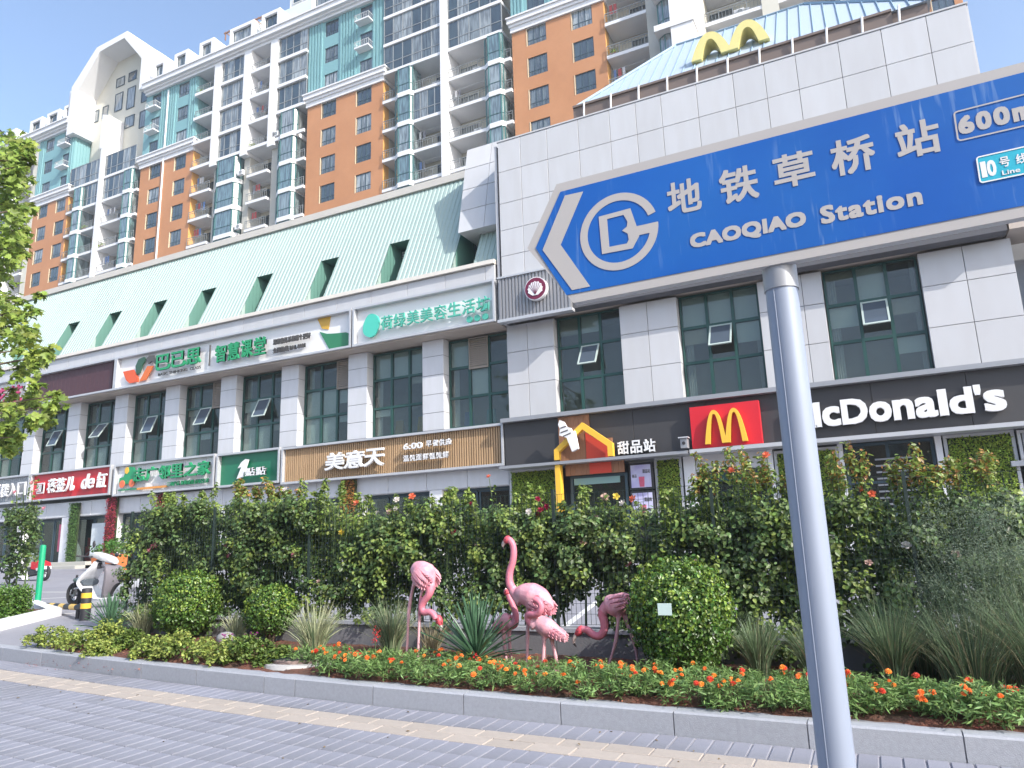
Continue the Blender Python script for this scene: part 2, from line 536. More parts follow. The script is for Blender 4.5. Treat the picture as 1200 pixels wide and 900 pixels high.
# ------------------------------------------------------------------ shared facade helpers
def green_window(B, x0, x1, z0, z1, y, hopper=True, blinds=(), louver=None, seed=0):
    """3 x 3 dark green window with panes, reveal, room and blinds"""
    R = random.Random(seed)
    w_ = x1-x0; h = z1-z0
    xs = [x0, x0+w_*.345, x0+w_*.67, x1]
    zs = [z0, z0+h*.34, z0+h*.68, z1]
    mb = MB(); t = .045
    mb.frame(x0, x1, z0, z1, .06, y, y+.09)
    for a in xs[1:-1]: mb.box(a-t, a+t, y+.004, y+.088, z0+.06, z1-.06)
    for a in zs[1:-1]:
        for i in range(3):
            l = xs[i]+(.06 if i == 0 else t); r = xs[i+1]-(.06 if i == 2 else t)
            mb.box(l, r, y+.006, y+.086, a-t, a+t)
    fr = part('window', mb, m_green_fr, B)
    for i in range(3):
        for j in range(3):
            if hopper and i == 1 and j == 1: continue
            if louver and (i, j) == louver: continue
            part('pane', MB().box(xs[i]+.02, xs[i+1]-.02, y+.045, y+.055, zs[j]+.02, zs[j+1]-.02), m_glf, fr)
            if (i, j) not in blinds and R.random() < .30:
                zt_ = zs[j+1]-.05; part('blind', MB().box(xs[i]+.05, xs[i+1]-.05, y+.12, y+.14, zt_-(zt_-zs[j]-.05)*R.choice((.25, .45, .6, 1)), zt_), m_blind if R.random() < .6 else m_blind2, fr)
            if (i, j) in blinds:
                part('blind', MB().box(xs[i]+.05, xs[i+1]-.05, y+.12, y+.14, zs[j]+.04, zs[j+1]-.05), m_blind, fr)
    if seed not in (7, 40):
        mb = MB()
        for c0, c1 in ((x0+.08, x0+.08+w_*.09), (x1-.08-w_*.05, x1-.08)):
            nn = 7
            for q_ in range(nn):
                a_ = c0+(c1-c0)*q_/nn; b_ = c0+(c1-c0)*(q_+1)/nn
                mb.add([(a_, y+.20+.03*(q_ % 2), z0+.05), (b_, y+.20+.03*((q_+1) % 2), z0+.05), (b_, y+.20+.03*((q_+1) % 2), z1-.08), (a_, y+.20+.03*(q_ % 2), z1-.08)], [(0, 1, 2, 3)])
        part('curtain', mb, m_curt, fr)
    if hopper:
        a, b = xs[1]+t+.005, xs[2]-t-.005; zt = zs[2]-t-.005; hh = (zs[2]-zs[1])*.78
        ang = math.radians(R.uniform(22, 38)); c, s_ = math.cos(ang), math.sin(ang)
        def q(x, v, d): return (x, y+.02-v*s_-d*c, zt-v*c+d*s_*1.)
        mb = MB()
        def slab(u0, u1, v0, v1, d0, d1):
            mb.add([q(u0, v0, d0), q(u1, v0, d0), q(u1, v1, d0), q(u0, v1, d0), q(u0, v0, d1), q(u1, v0, d1), q(u1, v1, d1), q(u0, v1, d1)],
                   [(0,1,2,3),(4,7,6,5),(0,4,5,1),(1,5,6,2),(2,6,7,3),(3,7,4,0)])
        ft = .05
        slab(a, a+ft, 0, hh, 0, .04); slab(b-ft, b, 0, hh, 0, .04); slab(a+ft, b-ft, 0, ft, 0, .038); slab(a+ft, b-ft, hh-ft, hh, 0, .038)
        ho = part('open_hopper', mb, m_hop, fr)
        mb = MB(); slab(a+ft, b-ft, ft, hh-ft, .015, .025)
        part('hopper_pane', mb, m_glfold, fr)
        part('pane', MB().box(xs[1]+.02, xs[2]-.02, y+.045, y+.055, zs[1]+.02, zs[2]-hh-t), m_glf, fr)
    if louver:
        i, j = louver
        mb = MB().frame(xs[i]+.01, xs[i+1]-.01, zs[j]-.12, zs[j+1]-.01, .03, y-.06, y-.01)
        n = 16; zz = np.linspace(zs[j]-.08, zs[j+1]-.05, n)
        for k in range(n-1):
            a, b = xs[i]+.04, xs[i+1]-.04
            mb.add([(a, y-.05, zz[k]), (b, y-.05, zz[k]), (b, y-.02, zz[k+1]-.01), (a, y-.02, zz[k+1]-.01), (a, y-.045, zz[k]-.006), (b, y-.045, zz[k]-.006), (b, y-.015, zz[k+1]-.016), (a, y-.015, zz[k+1]-.016)],
                   [(0,1,2,3),(7,6,5,4),(4,5,1,0)])
        part('louver_panel', mb, m_louv, fr, fix=True)
    return fr
m_blind2 = mat('tan_blind', (.52, .48, .40), .8, var=.08)
m_curt = mat('white_curtain', (.62, .63, .62), .8, trans=.2)
m_hop = mat('pale_green_frame', (.42, .50, .47), .45)
def room(B, x0, x1, z0, z1, y, d=1.6):
    mb = MB()
    mb.box(x0, x1, y+d, y+d+.05, z0, z1); mb.box(x0-.05, x0, y+.1, y+d, z0, z1); mb.box(x1, x1+.05, y+.1, y+d, z0, z1)
    mb.box(x0, x1, y+.1, y+d, z0-.05, z0); mb.box(x0, x1, y+.1, y+d, z1, z1+.05)
    part('room_behind_window', mb, m_room, B)

def corrug(mb, x0, x1, bot, top, pitch=.2, dep=.024, z_lo=None, z_hi=None):
    """ribbed sheet leaning between bot=(y,z) and top=(y,z), cut between two heights"""
    (yb, zb), (yt, zt) = bot, top
    z_lo = zb if z_lo is None else z_lo; z_hi = zt if z_hi is None else z_hi
    Y = lambda z: yb+(yt-yb)*(z-zb)/(zt-zb)
    n = max(1, round((x1-x0)/pitch)); p = (x1-x0)/n
    pts = []
    for i in range(n):
        a = x0+i*p
        pts += [(a, 0), (a+p*.55, 0), (a+p*.62, dep), (a+p*.93, dep)]
    pts.append((x1, 0))
    vs = [(x, Y(z_lo)+d, z_lo) for x, d in pts]+[(x, Y(z_hi)+d, z_hi) for x, d in pts]
    k = len(pts)
    mb.add(vs, [(i, i+1, i+1+k, i+k) for i in range(k-1)])

# ------------------------------------------------------------------ the shopping arcade (left, two storeys and a mint roof storey)
AR = thing('arcade_building', 'two-storey shop building with white pillars and a mint green ribbed roof storey', 'building', (-24, 22, 1.1))
XE = -10.95
part('core_wall', MB().box(-47, XE, 24.0, 40, 0, 15.6), m_conc, AR)
part('side_wall', MB().box(-47.3, -47.003, 22.1, 40, 0, 15.6), m_panel, AR)
PXL = [-14.35-3.37*k for k in range(10)]
zs_p = [5.55, 6.18, 6.85, 7.55, 8.25, 8.86]
for k, xl in enumerate(PXL):
    part('pillar_core', MB().box(xl+.01, xl+.88, 22.012, 22.9, 5.5, 8.83), m_joint, AR)
    for j in range(5):
        if xl < -38: 
            if j: continue
            part('pillar_panel', MB().bbox(xl, xl+.89, 22.0, 22.5, 5.55, 8.86), m_pillar, AR); continue
        part('pillar_panel', MB().bbox(xl, xl+.89, 22.0, 22.5, zs_p[j]+.008, zs_p[j+1]-.008), m_pillar, AR)
    xr = XE if k == 0 else PXL[k-1]
    if k == 0: xr = -11.0
    blinds = {0: [(0, 2)], 1: [(0, 2), (1, 2), (2, 2)], 2: [(0, 0), (1, 0), (0, 1), (1, 1)], 3: [(1, 0), (0, 0)], 4: [(0, 0)], 5: [(2, 0), (0, 0)], 6: [(0, 0), (1, 0)], 7: [(1, 0)]}.get(k, [])
    lv = {0: (1, 2), 2: (2, 2), 4: (2, 2)}.get(k)
    green_window(AR, xl+.91, xr-.005, 5.58, 8.8, 22.36, hopper=k in (3, 4, 5, 6, 7), blinds=blinds, louver=lv, seed=k)
room(AR, -46.5, XE-.1, 5.5, 8.85, 22.5, 1.3)
part('floor_slab', MB().box(-47, XE-.01, 22.03, 23.9, 5.3, 5.54), m_conc, AR)
part('sign_soffit', MB().box(-47, XE-.02, 21.42, 23.9, 8.87, 8.93), m_soff, AR)
part('sign_backing', MB().box(-47, XE-.02, 21.60, 23.9, 8.935, 10.45), m_lgrey, AR)
# furniture glimpsed upstairs
for (x, z, c) in ((-14.9, 5.85, 'y'), (-15.9, 5.8, 'o'), (-12.0, 5.8, 't'), (-12.9, 5.8, 'b')):
    mcol = {'y': mat('yellow_chair', (.6, .38, .04)), 'o': mat('ochre_chair', (.35, .22, .06)), 't': mat('teal_chair', (.1, .3, .28)), 'b': mat('blue_chair', (.08, .14, .35))}[c]
    part('chair_behind_glass', MB().hull([(x-.2, 22.75, z-.25), (x+.2, 22.75, z-.25), (x+.2, 22.9, z-.25), (x-.2, 22.9, z-.25)], [(x-.15, 22.78, z+.42), (x+.15, 22.78, z+.42), (x+.15, 22.86, z+.42), (x-.15, 22.86, z+.42)]), mcol, AR)
# cornice of pale stone panels over the upper signs
xc = -47.0
while xc < XE-.3:
    xn = min(xc+1.62, XE-.02)
    part('cornice_panel', MB().bbox(xc+.008, xn-.008, 21.40, 21.75, 10.46, 10.98), m_panel, AR)
    xc = xn
part('cornice_backing', MB().box(-47, XE-.02, 21.45, 23.5, 10.47, 10.97), m_joint, AR)
part('cornice_cap', MB().hull([(-47, 21.28, 11.0), (XE-.02, 21.28, 11.0), (XE-.02, 22.4, 11.0), (-47, 22.4, 11.0)], [(-47, 21.34, 11.17), (XE-.02, 21.34, 11.17), (XE-.02, 22.4, 11.2), (-47, 22.4, 11.2)]), m_stone, AR)
# leaning mint sheet with eight narrow window niches
BOT, TOP = (21.70, 11.15), (23.9, 16.02)
NX = [-46.4, -43.1, -39.75, -36.4, -33.2, -30.0, -26.8, -23.4, -19.8, -16.3, -12.95]
NW, NZ = .94, 13.38
prev = -47.2
for i, x in enumerate(NX):
    mb = MB(); corrug(mb, prev, x, BOT, TOP)
    part('ribbed_sheet', mb, m_mint, AR)
    mb = MB(); corrug(mb, x, x+NW, BOT, TOP, z_lo=NZ)
    part('ribbed_sheet', mb, m_mint, AR)
    if x > -47:
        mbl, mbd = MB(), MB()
        Yn = 21.70+2.2*(NZ-11.15)/4.87
        yb = 23.5
        # cheeks are ribbed too
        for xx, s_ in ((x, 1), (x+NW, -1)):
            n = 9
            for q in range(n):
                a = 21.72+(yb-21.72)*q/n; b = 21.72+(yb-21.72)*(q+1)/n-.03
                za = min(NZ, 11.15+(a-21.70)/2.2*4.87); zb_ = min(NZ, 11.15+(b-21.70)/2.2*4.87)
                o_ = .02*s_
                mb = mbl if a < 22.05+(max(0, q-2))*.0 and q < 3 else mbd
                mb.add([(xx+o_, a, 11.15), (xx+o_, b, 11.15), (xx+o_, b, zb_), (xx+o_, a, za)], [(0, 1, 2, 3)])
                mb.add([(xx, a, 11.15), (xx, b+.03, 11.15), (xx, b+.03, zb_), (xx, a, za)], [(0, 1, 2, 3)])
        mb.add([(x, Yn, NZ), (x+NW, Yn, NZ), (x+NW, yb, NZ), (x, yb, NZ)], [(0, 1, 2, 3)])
        part('niche_shaded_lining', mbd, m_mint_shade, AR); part('niche_sunlit_edge', mbl, m_mint, AR)  # same cheek in two tones: painted shade behind, painted sun at the front
        w0 = x+.28
        nf = part('niche_window', MB().frame(x+.02, x+NW-.02, 11.2, NZ-.02, .07, yb-.06, yb), m_green_fr, AR)
        part('pane', MB().box(x+.06, x+NW-.06, yb-.03, yb-.02, 11.22, NZ-.06), m_gl, nf)
        if i == 9:
            mb = MB()
            for q in range(9): mb.box(x+.1, x+NW-.1, yb-.10, yb-.065, 12.4+q*.1, 12.455+q*.1)
            part('louver_panel', mb, m_lgrey, nf)
    prev = x+NW
mb = MB(); corrug(mb, prev, XE+.1, BOT, TOP); part('ribbed_sheet', mb, m_mint, AR)
part('sheet_core', MB().hull([(-47.1, 23.25, 11.1), (XE, 23.25, 11.1), (XE, 24.2, 11.1), (-47.1, 24.2, 11.1)], [(-47.1, 24.02, 16.0), (XE, 24.02, 16.0), (XE, 24.6, 16.0), (-47.1, 24.6, 16.0)]), m_mint_shade, AR)
part('roof_coping', MB().box(-47.4, XE+.05, 23.80, 24.5, 16.03, 16.33), m_stone, AR)
# white panelled dormer box beside the restaurant block
def dz_(X, q):  # point on the leaning face, q = 0 bottom .. 1 top
    return (X, 21.88+.83*q, 12.70+3.78*q)
part('dormer_core', MB().hull([(-12.68, 21.91, 12.72), (XE+.06, 21.91, 12.72), (XE+.06, 24.6, 12.72), (-12.68, 24.6, 12.72)],
                              [(-12.68, 22.73, 16.45), (XE+.06, 22.73, 16.45), (XE+.06, 25.6, 16.45), (-12.68, 25.6, 16.45)]), m_panel, AR)
cols = [-12.7, -11.62, -10.89]
for i in range(2):
    for j in range(4):
        a, b = cols[i]+.01, cols[i+1]-.01
        q0, q1 = j/4+.004, (j+1)/4-.004
        A, Bp, Cp, D = dz_(a, q0), dz_(b, q0), dz_(b, q1), dz_(a, q1)
        o_ = lambda p: (p[0], p[1]+.03, p[2])
        part('dormer_panel', MB().add([A, Bp, Cp, D, o_(A), o_(Bp), o_(Cp), o_(D)], [(0,1,2,3),(0,4,5,1),(1,5,6,2),(2,6,7,3),(3,7,4,0)]), m_panel, AR)

# ground floor of the arcade
part('shop_header', MB().box(-47, XE-.02, 22.03, 22.6, 3.44, 4.14), m_pillar, AR)
for i in range(22):
    a = -47+i*1.64
    part('header_panel', MB().bbox(a+.008, min(a+1.62, XE-.03), 22.0, 22.04, 3.46, 4.12), m_pillar, AR)
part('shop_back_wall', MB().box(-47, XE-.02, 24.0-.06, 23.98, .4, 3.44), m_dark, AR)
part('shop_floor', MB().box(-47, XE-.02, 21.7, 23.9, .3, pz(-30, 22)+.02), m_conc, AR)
for k, xl in enumerate(PXL):
    part('shop_pillar', MB().bbox(xl+.25, xl+.75, 22.02, 22.9, .4, 3.438), m_white, AR)
def shopfront(x0, x1, n):
    z0 = pz((x0+x1)/2, 22)+.03
    fr = part('shop_door', MB().frame(x0, x1, z0, 3.44, .07, 22.3, 22.38), m_dframe, AR)
    for i in range(n):
        a = x0+(x1-x0)*i/n; b = x0+(x1-x0)*(i+1)/n
        part('door_leaf', MB().frame(a+.03, b-.03, z0+.04, 3.36, .06, 22.32, 22.36), m_dframe, fr)
        part('pane', MB().box(a+.08, b-.08, 22.335, 22.345, z0+.1, 3.3), m_glf, fr)
    return fr
for k, xl in enumerate(PXL[:9]):
    xr = XE-.1 if k == 0 else PXL[k-1]+.25
    shopfront(xl+.77, xr-.02, 3 if k % 2 else 2)
m_poster = mat('pink_poster', (.62, .12, .2), .6, var=.3, scale=5)
m_pale = mat('pale_poster', (.6, .66, .7), .6, var=.12, scale=4)
part('window_poster', MB().box(-34.75, -34.2, 22.20, 22.215, 1.9, 3.15), m_poster, AR)
part('window_poster', MB().box(-32.5, -31.6, 22.28, 22.295, 1.7, 3.1), m_pale, AR)
part('display_stand', MB().box(-33.9, -33.3, 23.0, 23.5, 1.3, 2.1).box(-33.85, -33.35, 23.05, 23.45, 2.1, 2.5), m_red, AR)

# planted strips beside the shop doors
def moss_panel(x0, x1, z0, z1, y, label, m, dens=900, L=.055, group='planted wall panels', fr=True):
    t = thing('planted_wall_panel', label, 'plant panel', ((x0+x1)/2, y, z0), group)
    part('backing', MB().box(x0, x1, y, y+.06, z0, z1), m_mossb, t)
    n = int((x1-x0)*(z1-z0)*dens)
    P = np.stack([RNG.uniform(x0, x1, n), y-RNG.uniform(0, .10, n)+.02*np.sin(np.arange(n)), RNG.uniform(z0+.02, z1, n)], 1)
    N = rnd_unit(n)*.7+np.array([.2, -.9, .35]); T = np.cross(N, rnd_unit(n))
    me = leaf_mesh('foliage', P, T, N, L*RNG.uniform(.7, 1.4, n), L*.6*RNG.uniform(.7, 1.3, n), 0, off=ORG[t.name])
    part('foliage', None, m, t, mesh=me, kind='stuff')
    if fr:
        part('frame', MB().frame(x0-.09, x1+.09, z0-.09, z1+.09, .08, y-.05, y+.05), m_lgrey, t)
    return t
m_mossb = mat('moss_backing', (.03, .05, .015), .9)
m_redleaf = mat('red_leaf', (.30, .03, .035), .6, isl=.5, hue=.03, trans=.2)
m_hang = mat('hanging_green', (.07, .15, .03), .6, isl=.4, trans=.2)
moss_panel(-33.55, -32.95, 1.25, 4.05, 21.9, 'narrow green planted strip beside the door under the red sign', m_hang, 1000, fr=False)
moss_panel(-30.95, -30.3, 1.35, 4.15, 21.88, 'narrow strip of dark red leaves below the gap between red and white signs', m_redleaf, 1100, fr=False)
moss_panel(-27.75, -27.15, 1.6, 4.1, 21.88, 'red and orange leafy strip under the white tractor sign', m_redleaf, 900, fr=False)
moss_panel(-17.85, -17.2, 2.2, 4.05, 21.88, 'amber leafy strip under the left end of the slatted wood sign', mat('amber_leaf', (.32, .16, .02), .6, isl=.5, hue=.04, trans=.2), 900, fr=False)

# ------------------------------------------------------------------ signs on the arcade
def signboard(name, label, x0, x1, z0, z1, y, mface, cat='shop sign', frame=True, depth=.12, mframe=None, rec=.13):
    t = thing(name, label, cat, ((x0+x1)/2, y, z0), 'shop signs on the long shop building')
    part('board', MB().box(x0+.07, x1-.07, y+rec, y+rec+.05, z0+.07, z1-.07), mface, t)
    part('frame', MB().frame(x0, x1, z0, z1, .08, y-.06, y+rec+.04), mframe or m_lgrey, t)
    return t
def planks(t, x0, x1, z0, z1, y, m, pitch, w_, d=.03, name='slat'):
    n = int((x1-x0)/pitch); me = None
    for i in range(n):
        a = x0+i*pitch
        if me is None:
            mb = MB().bbox(0, w_, 0, d, 0, z1-z0, .003); me = mb.mesh(name)
        part(name, None, m, t, mesh=me, loc=(a, y, z0))

YU = 21.36; _sb = signboard
def upper_sign(*a): return _sb(*a, rec=.15)
t = upper_sign('maroon_panel', 'blank dark maroon sign panel at the left end above the upstairs windows', -36.75, -30.42, 8.92, 10.44, YU, m_maroon)
planks(t, -36.66, -30.52, 9.0, 10.36, YU+.12, m_maroon, .307, .296, .02, 'sheet')
t = upper_sign('white_sign', 'pale sign with pink marks half hidden by the tree', -43.9, -37.0, 8.92, 10.44, YU, m_white_s)
letter_row('花艺', -39.9, -37.4, 9.2, 10.1, YU+.04, .06, mat('pink_letter', (.55, .05, .16)), t)
t = upper_sign('classroom_sign', 'long white sign with green Chinese lettering and an orange and grey bird emblem', -30.4, -17.08, 8.92, 10.44, YU, m_white_s)
letter_row('巴已思', -27.68, -24.95, 9.42, 10.12, YU-.02, .07, m_lgreen, t, .035, .06)
letter_row('智慧课堂', -24.1, -19.0-2.3, 9.28, 10.02, YU-.02, .07, m_lgreen, t, .03, .12)
lettering('BASIC THINKING  CLASS', -27.6, -25.0, 9.20, 9.32, YU+.02, .03, m_ldark, t, .01)
part('divider', MB().box(-24.55, -24.5, YU+.0, YU+.05, 9.25, 10.15), m_ldark, t)
lettering('思维教练系统哪个更好', -20.95, -19.05, 9.58, 9.82, YU, .05, m_ldark, t, .03)
lettering('全国热线 BAL-0001', -20.95, -19.3, 9.24, 9.46, YU, .05, m_ldark, t, .03)
# emblem: two orange wings below, two dark green arcs above
cx = -28.9
part('emblem_wing', MB().prism([(cx-1.05, 9.72), (cx-.35, 9.72), (cx+.02, 9.28), (cx+.02, 9.12), (cx-.55, 9.12), (cx-.8, 9.3)], YU-.0, YU+.05), mat('red_orange', (.72, .10, .02), .4), t)
part('emblem_wing', MB().prism([(cx+.10, 9.12), (cx+.5, 9.14), (cx+.95, 9.72), (cx+.55, 9.76)], YU-.0, YU+.05), mat('red_orange_b', (.70, .16, .03), .4), t)
part('emblem_arc', MB().prism([(cx-.1, 9.45), (cx-.22, 9.85), (cx-.05, 10.15), (cx+.3, 10.22), (cx+.42, 10.12), (cx+.22, 9.85), (cx+.1, 9.5)], YU-.01, YU+.05), mat('dark_olive', (.03, .09, .05), .4), t)
part('emblem_arc', MB().prism([(cx+.48, 10.1), (cx+.62, 10.24), (cx+.95, 10.2), (cx+1.25, 9.75), (cx+1.1, 9.74), (cx+.85, 9.95), (cx+.62, 9.85)], YU-.01, YU+.05), m_ldark, t)
part('ochre_field', MB().prism([(-18.85, 10.36), (-18.2, 10.36), (-18.3, 9.85), (-18.62, 9.93)], YU+.12, YU+.149), mat('ochre', (.62, .36, .04), .4), t)
part('green_field', MB().prism([(-18.72, 9.82), (-18.35, 9.68), (-17.9, 9.63), (-17.45, 9.6), (-17.18, 9.48), (-17.18, 9.0), (-18.2, 9.0)], YU+.118, YU+.149), mat('field_green', (.03, .20, .09), .4), t)
t = upper_sign('beauty_salon_sign', 'white sign with a turquoise pebble logo and slim turquoise Chinese lettering beside white block', -17.0, -10.97, 8.92, 10.44, YU, m_white_s)
letter_row('荷绿美美容生活坊', -15.68, -11.15, 9.34, 9.86, YU-.03, .07, m_lteal, t, .008, .1, slope=0)
prof = [(-16.17+.36*math.cos(a)*(1+.12*math.sin(2*a)), 9.62+.45*math.sin(a)) for a in np.linspace(0, 2*math.pi, 24, endpoint=False)]
part('pebble_logo', MB().prism(prof, YU-.03, YU+.05), mat('turquoise', (.08, .55, .42), .35), t)
for x in (-12.0, -11.69, -11.38):
    part('dot', MB().prism([(x+.115*math.cos(a), 9.16+.115*math.sin(a)) for a in np.linspace(0, 2*math.pi, 16, endpoint=False)], YU-.01, YU+.05), m_lteal, t)

YL = 21.70
t = signboard('stair_entrance_sign', 'grey ribbed sign with white Chinese lettering left of the red sign', -41.6, -36.52, 4.27, 5.62, YL, m_grey)
planks(t, -41.5, -36.62, 4.35, 5.54, YL+.10, m_grey, .16, .14, .025, 'sheet')
letter_row('二楼入口', -39.4, -36.75, 4.62, 5.25, YL-.02, .07, m_letter, t, .0, .08)
t = signboard('red_sign', 'red sign with white brush lettering and a square seal', -36.45, -30.62, 4.27, 5.6, YL, m_red)
for i in range(2):
    part('red_sheet', MB().bbox(-36.37+i*2.88, -33.5+i*2.8, YL+.09, YL+.12, 4.36, 5.52), m_red, t)
part('seal', MB().frame(-35.95, -35.4, 4.62, 5.12, .05, YL-.01, YL+.03), m_letter, t)
letter_row('圆', -35.86, -35.49, 4.7, 5.04, YL, .04, m_letter, t, .02)
letter_row('蒋签儿', -35.05, -33.1, 4.6, 5.25, YL-.03, .07, m_letter, t, .03, .08, shear=.12)
lettering('de', -32.6, -31.75, 4.62, 5.3, YL-.03, .07, m_letter, t, .02, .25)
letter_row('缸', -31.5, -30.8, 4.62, 5.3, YL-.03, .07, m_letter, t, .03, shear=.1)
t = signboard('tractor_sign', 'white ribbed sign with bold green Chinese lettering and a little green tractor', -30.4, -24.22, 4.18, 5.56, YL, m_white_s)
planks(t, -30.3, -24.32, 4.26, 5.48, YL+.105, m_white_s, .124, .112, .02, 'sheet')
letter_row('志广邻里之家', -29.0, -24.4, 4.72, 5.30, YL-.04, .09, m_lgreen, t, .045, .1)
lettering('三农产品 新鲜直供 便民生活', -26.95, -24.5, 4.40, 4.58, YL, .05, m_lgreen, t, .02)
part('green_bar', MB().box(-30.1, -28.9, YL, YL+.04, 4.40, 4.46), m_lgreen, t)
part('orange_bar', MB().box(-28.88, -27.0, YL, YL+.04, 4.37, 4.46), m_oran, t)
tr = part('tractor_body', MB().prism([(-30.05, 4.68), (-30.02, 4.95), (-29.75, 5.0), (-29.62, 5.32), (-29.4, 5.42), (-29.15, 5.38), (-29.02, 5.1), (-29.0, 4.68)], YL-.03, YL+.03), m_lgreen, t)
for x, r in ((-29.8, .17), (-29.17, .17)):
    part('tractor_wheel', MB().prism([(x+r*math.cos(a), 4.68+r*math.sin(a)) for a in np.linspace(0, 2*math.pi, 16, endpoint=False)], YL-.06, YL-.031), mat('coral', (.75, .18, .08)), tr)
part('driver', MB().prism([(-29.56+.13*math.cos(a), 5.26+.15*math.sin(a)) for a in np.linspace(0, 2*math.pi, 12, endpoint=False)], YL-.05, YL-.031), m_yellow, tr)
t = signboard('green_tea_sign', 'plain green sign with a white numeral one and two small white characters', -24.1, -20.72, 4.15, 5.52, YL, m_gsign)
part('numeral_one', MB().prism([(-22.95, 4.44), (-22.62, 4.5), (-22.38, 5.17), (-22.52, 5.2), (-22.74, 5.08), (-22.92, 4.86), (-22.72, 4.90)], YL-.04, YL+.04), m_letter, t)
letter_row('點點', -22.42, -21.35, 4.50, 4.82, YL-.04, .07, m_letter, t, .04, .06)
t = signboard('slatted_wood_sign', 'long wood slat sign with white Chinese lettering and breakfast hours', -20.62, -10.97, 4.06, 5.48, YL, m_woodb)
planks(t, -20.52, -11.08, 4.15, 5.40, YL+.07, m_wood, .094, .058, .05)
letter_row('美意天', -18.4, -15.75, 4.42, 5.06, YL-.06, .10, m_letter, t, .05, .03, shear=.12, slope=.0)
lettering('6:00', -14.9, -14.12, 4.90, 5.12, YL-.05, .07, m_letter, t, .03)
letter_row('早餐供应', -13.95, -12.93, 4.92, 5.14, YL-.05, .07, m_letter, t, .03, .12)
letter_row('混饨面鲜馄饨鲜', -14.9, -13.05, 4.48, 4.70, YL-.05, .07, m_letter, t, .03, .14)

# ------------------------------------------------------------------ the restaurant block (right)
MC = thing('restaurant_block', 'tall white panelled corner block with tall green framed windows and a pale blue hipped roof', 'building', (-3.5, 22, .7))
part('core_wall', MB().box(-10.8, 3.72, 23.9, 40, 0, 15.3), m_conc, MC)
part('left_wall', MB().box(-10.9, -10.81, 21.46, 30, 8.9, 15.45), m_panel, MC)
VX = [-10.72, -9.84, -8.82, -7.66, -6.55, -5.65, -4.8, -3.66, -2.53, -1.6, -.70, .48, 1.61, 2.74, 3.72]
ZR = [10.46, 11.2, 12.15, 13.15, 14.36, 15.52]
part('parapet_core', MB().box(-10.70, 3.70, 21.45, 21.9, 8.92, 15.44), m_joint, MC)
for i in range(len(VX)-1):
    for j in range(5):
        part('wall_panel', MB().bbox(VX[i]+.008, VX[i+1]-.008, 21.40, 21.46, ZR[j]+.008, ZR[j+1]-.008), m_panel, MC)
part('parapet_cap', MB().box(-10.76, 3.76, 21.38, 21.95, 15.53, 15.58), m_panel, MC)
part('right_wall', MB().box(3.725, 3.76, 21.47, 30, 9.33, 15.5), m_panel, MC)
mb = MB()
x = -10.78
while x < -8.26:
    mb.box(x, x+.07, 21.30, 21.36, 8.93, 10.36); x += .125
part('ribbed_band', mb, m_rib, MC, kind='stuff')
part('ribbed_band_back', MB().box(-10.80, -8.19, 21.34, 21.398, 8.90, 10.42), m_rib, MC)
part('band_trim', MB().box(-10.84, -8.15, 21.22, 21.5, 8.80, 8.90), m_lgrey, MC)
part('band_trim', MB().box(-10.84, -8.15, 21.26, 21.40, 10.365, 10.43), m_lgrey, MC)
part('overhang_soffit', MB().hull([(-10.7, 21.42, 9.26), (3.72, 21.42, 9.26), (3.72, 22.6, 8.93), (-10.7, 22.6, 8.93)], [(-10.7, 21.42, 9.32), (3.72, 21.42, 9.32), (3.72, 22.6, 9.0), (-10.7, 22.6, 9.0)]), m_soff, MC, fix=True)
for i in range(3, len(VX)-1):
    part('wall_panel', MB().bbox(VX[i]+.008, VX[i+1]-.008, 21.40, 21.46, 9.33, ZR[0]-.008), m_panel, MC)
part('corner_beam', MB().box(3.77, 7.5, 21.6, 22.9, 8.98, 9.7), m_soff, MC)
# lower wall
WX = [(-9.12, -6.86), (-4.96, -2.58), (-.76, 1.65)]
ZW = [5.60, 6.78, 7.93, 8.89]
segs = [(-10.9, [-10.12], -9.14), (-6.84, [-5.93], -4.98), (-2.56, [-1.33], -.78), (1.67, [2.72], 3.82)]
for a, mid, b in segs:
    cc = [a]+mid+[b]
    part('wall_core', MB().box(a+.01, b-.01, 22.04, 22.75, 5.5, 8.89), m_joint, MC)
    for i in range(len(cc)-1):
        for j in range(3):
            part('wall_panel', MB().bbox(cc[i]+.008, cc[i+1]-.008, 22.0, 22.35, ZW[j]+.008, ZW[j+1]-.008), m_panel, MC)
bl = [[], [(0, 2), (1, 2), (2, 2)], []]
for i, (a, b) in enumerate(WX):
    green_window(MC, a, b, 5.66, 8.93, 22.28, hopper=True, blinds=bl[i], seed=40+i)
room(MC, -10.6, 3.6, 5.55, 8.9, 22.5, 1.3)
part('floor_slab', MB().box(-10.9, 3.82, 22.05, 23.9, 5.36, 5.52), m_conc, MC)
# fascia ledges
part('upper_ledge', MB().box(-10.95, 9.0, 21.42, 22.02, 5.44, 5.57), m_grey, MC)
part('lower_ledge', MB().box(-10.95, -4.85, 21.25, 22.1, 3.90, 3.99), m_grey, MC)
part('lower_ledge', MB().box(-4.80, 9.0, 21.3, 22.1, 3.90, 4.01), m_lgrey, MC)
xx = -10.92
while xx < 8.9:
    xn = xx+2.2
    part('fascia_panel', MB().bbox(xx+.006, xn-.006, 21.66, 21.8, 4.01, 5.435), m_char, MC)
    xx = xn
part('fascia_core', MB().box(-10.9, 8.9, 21.79, 22.1, 4.0, 5.43), m_dark, MC)
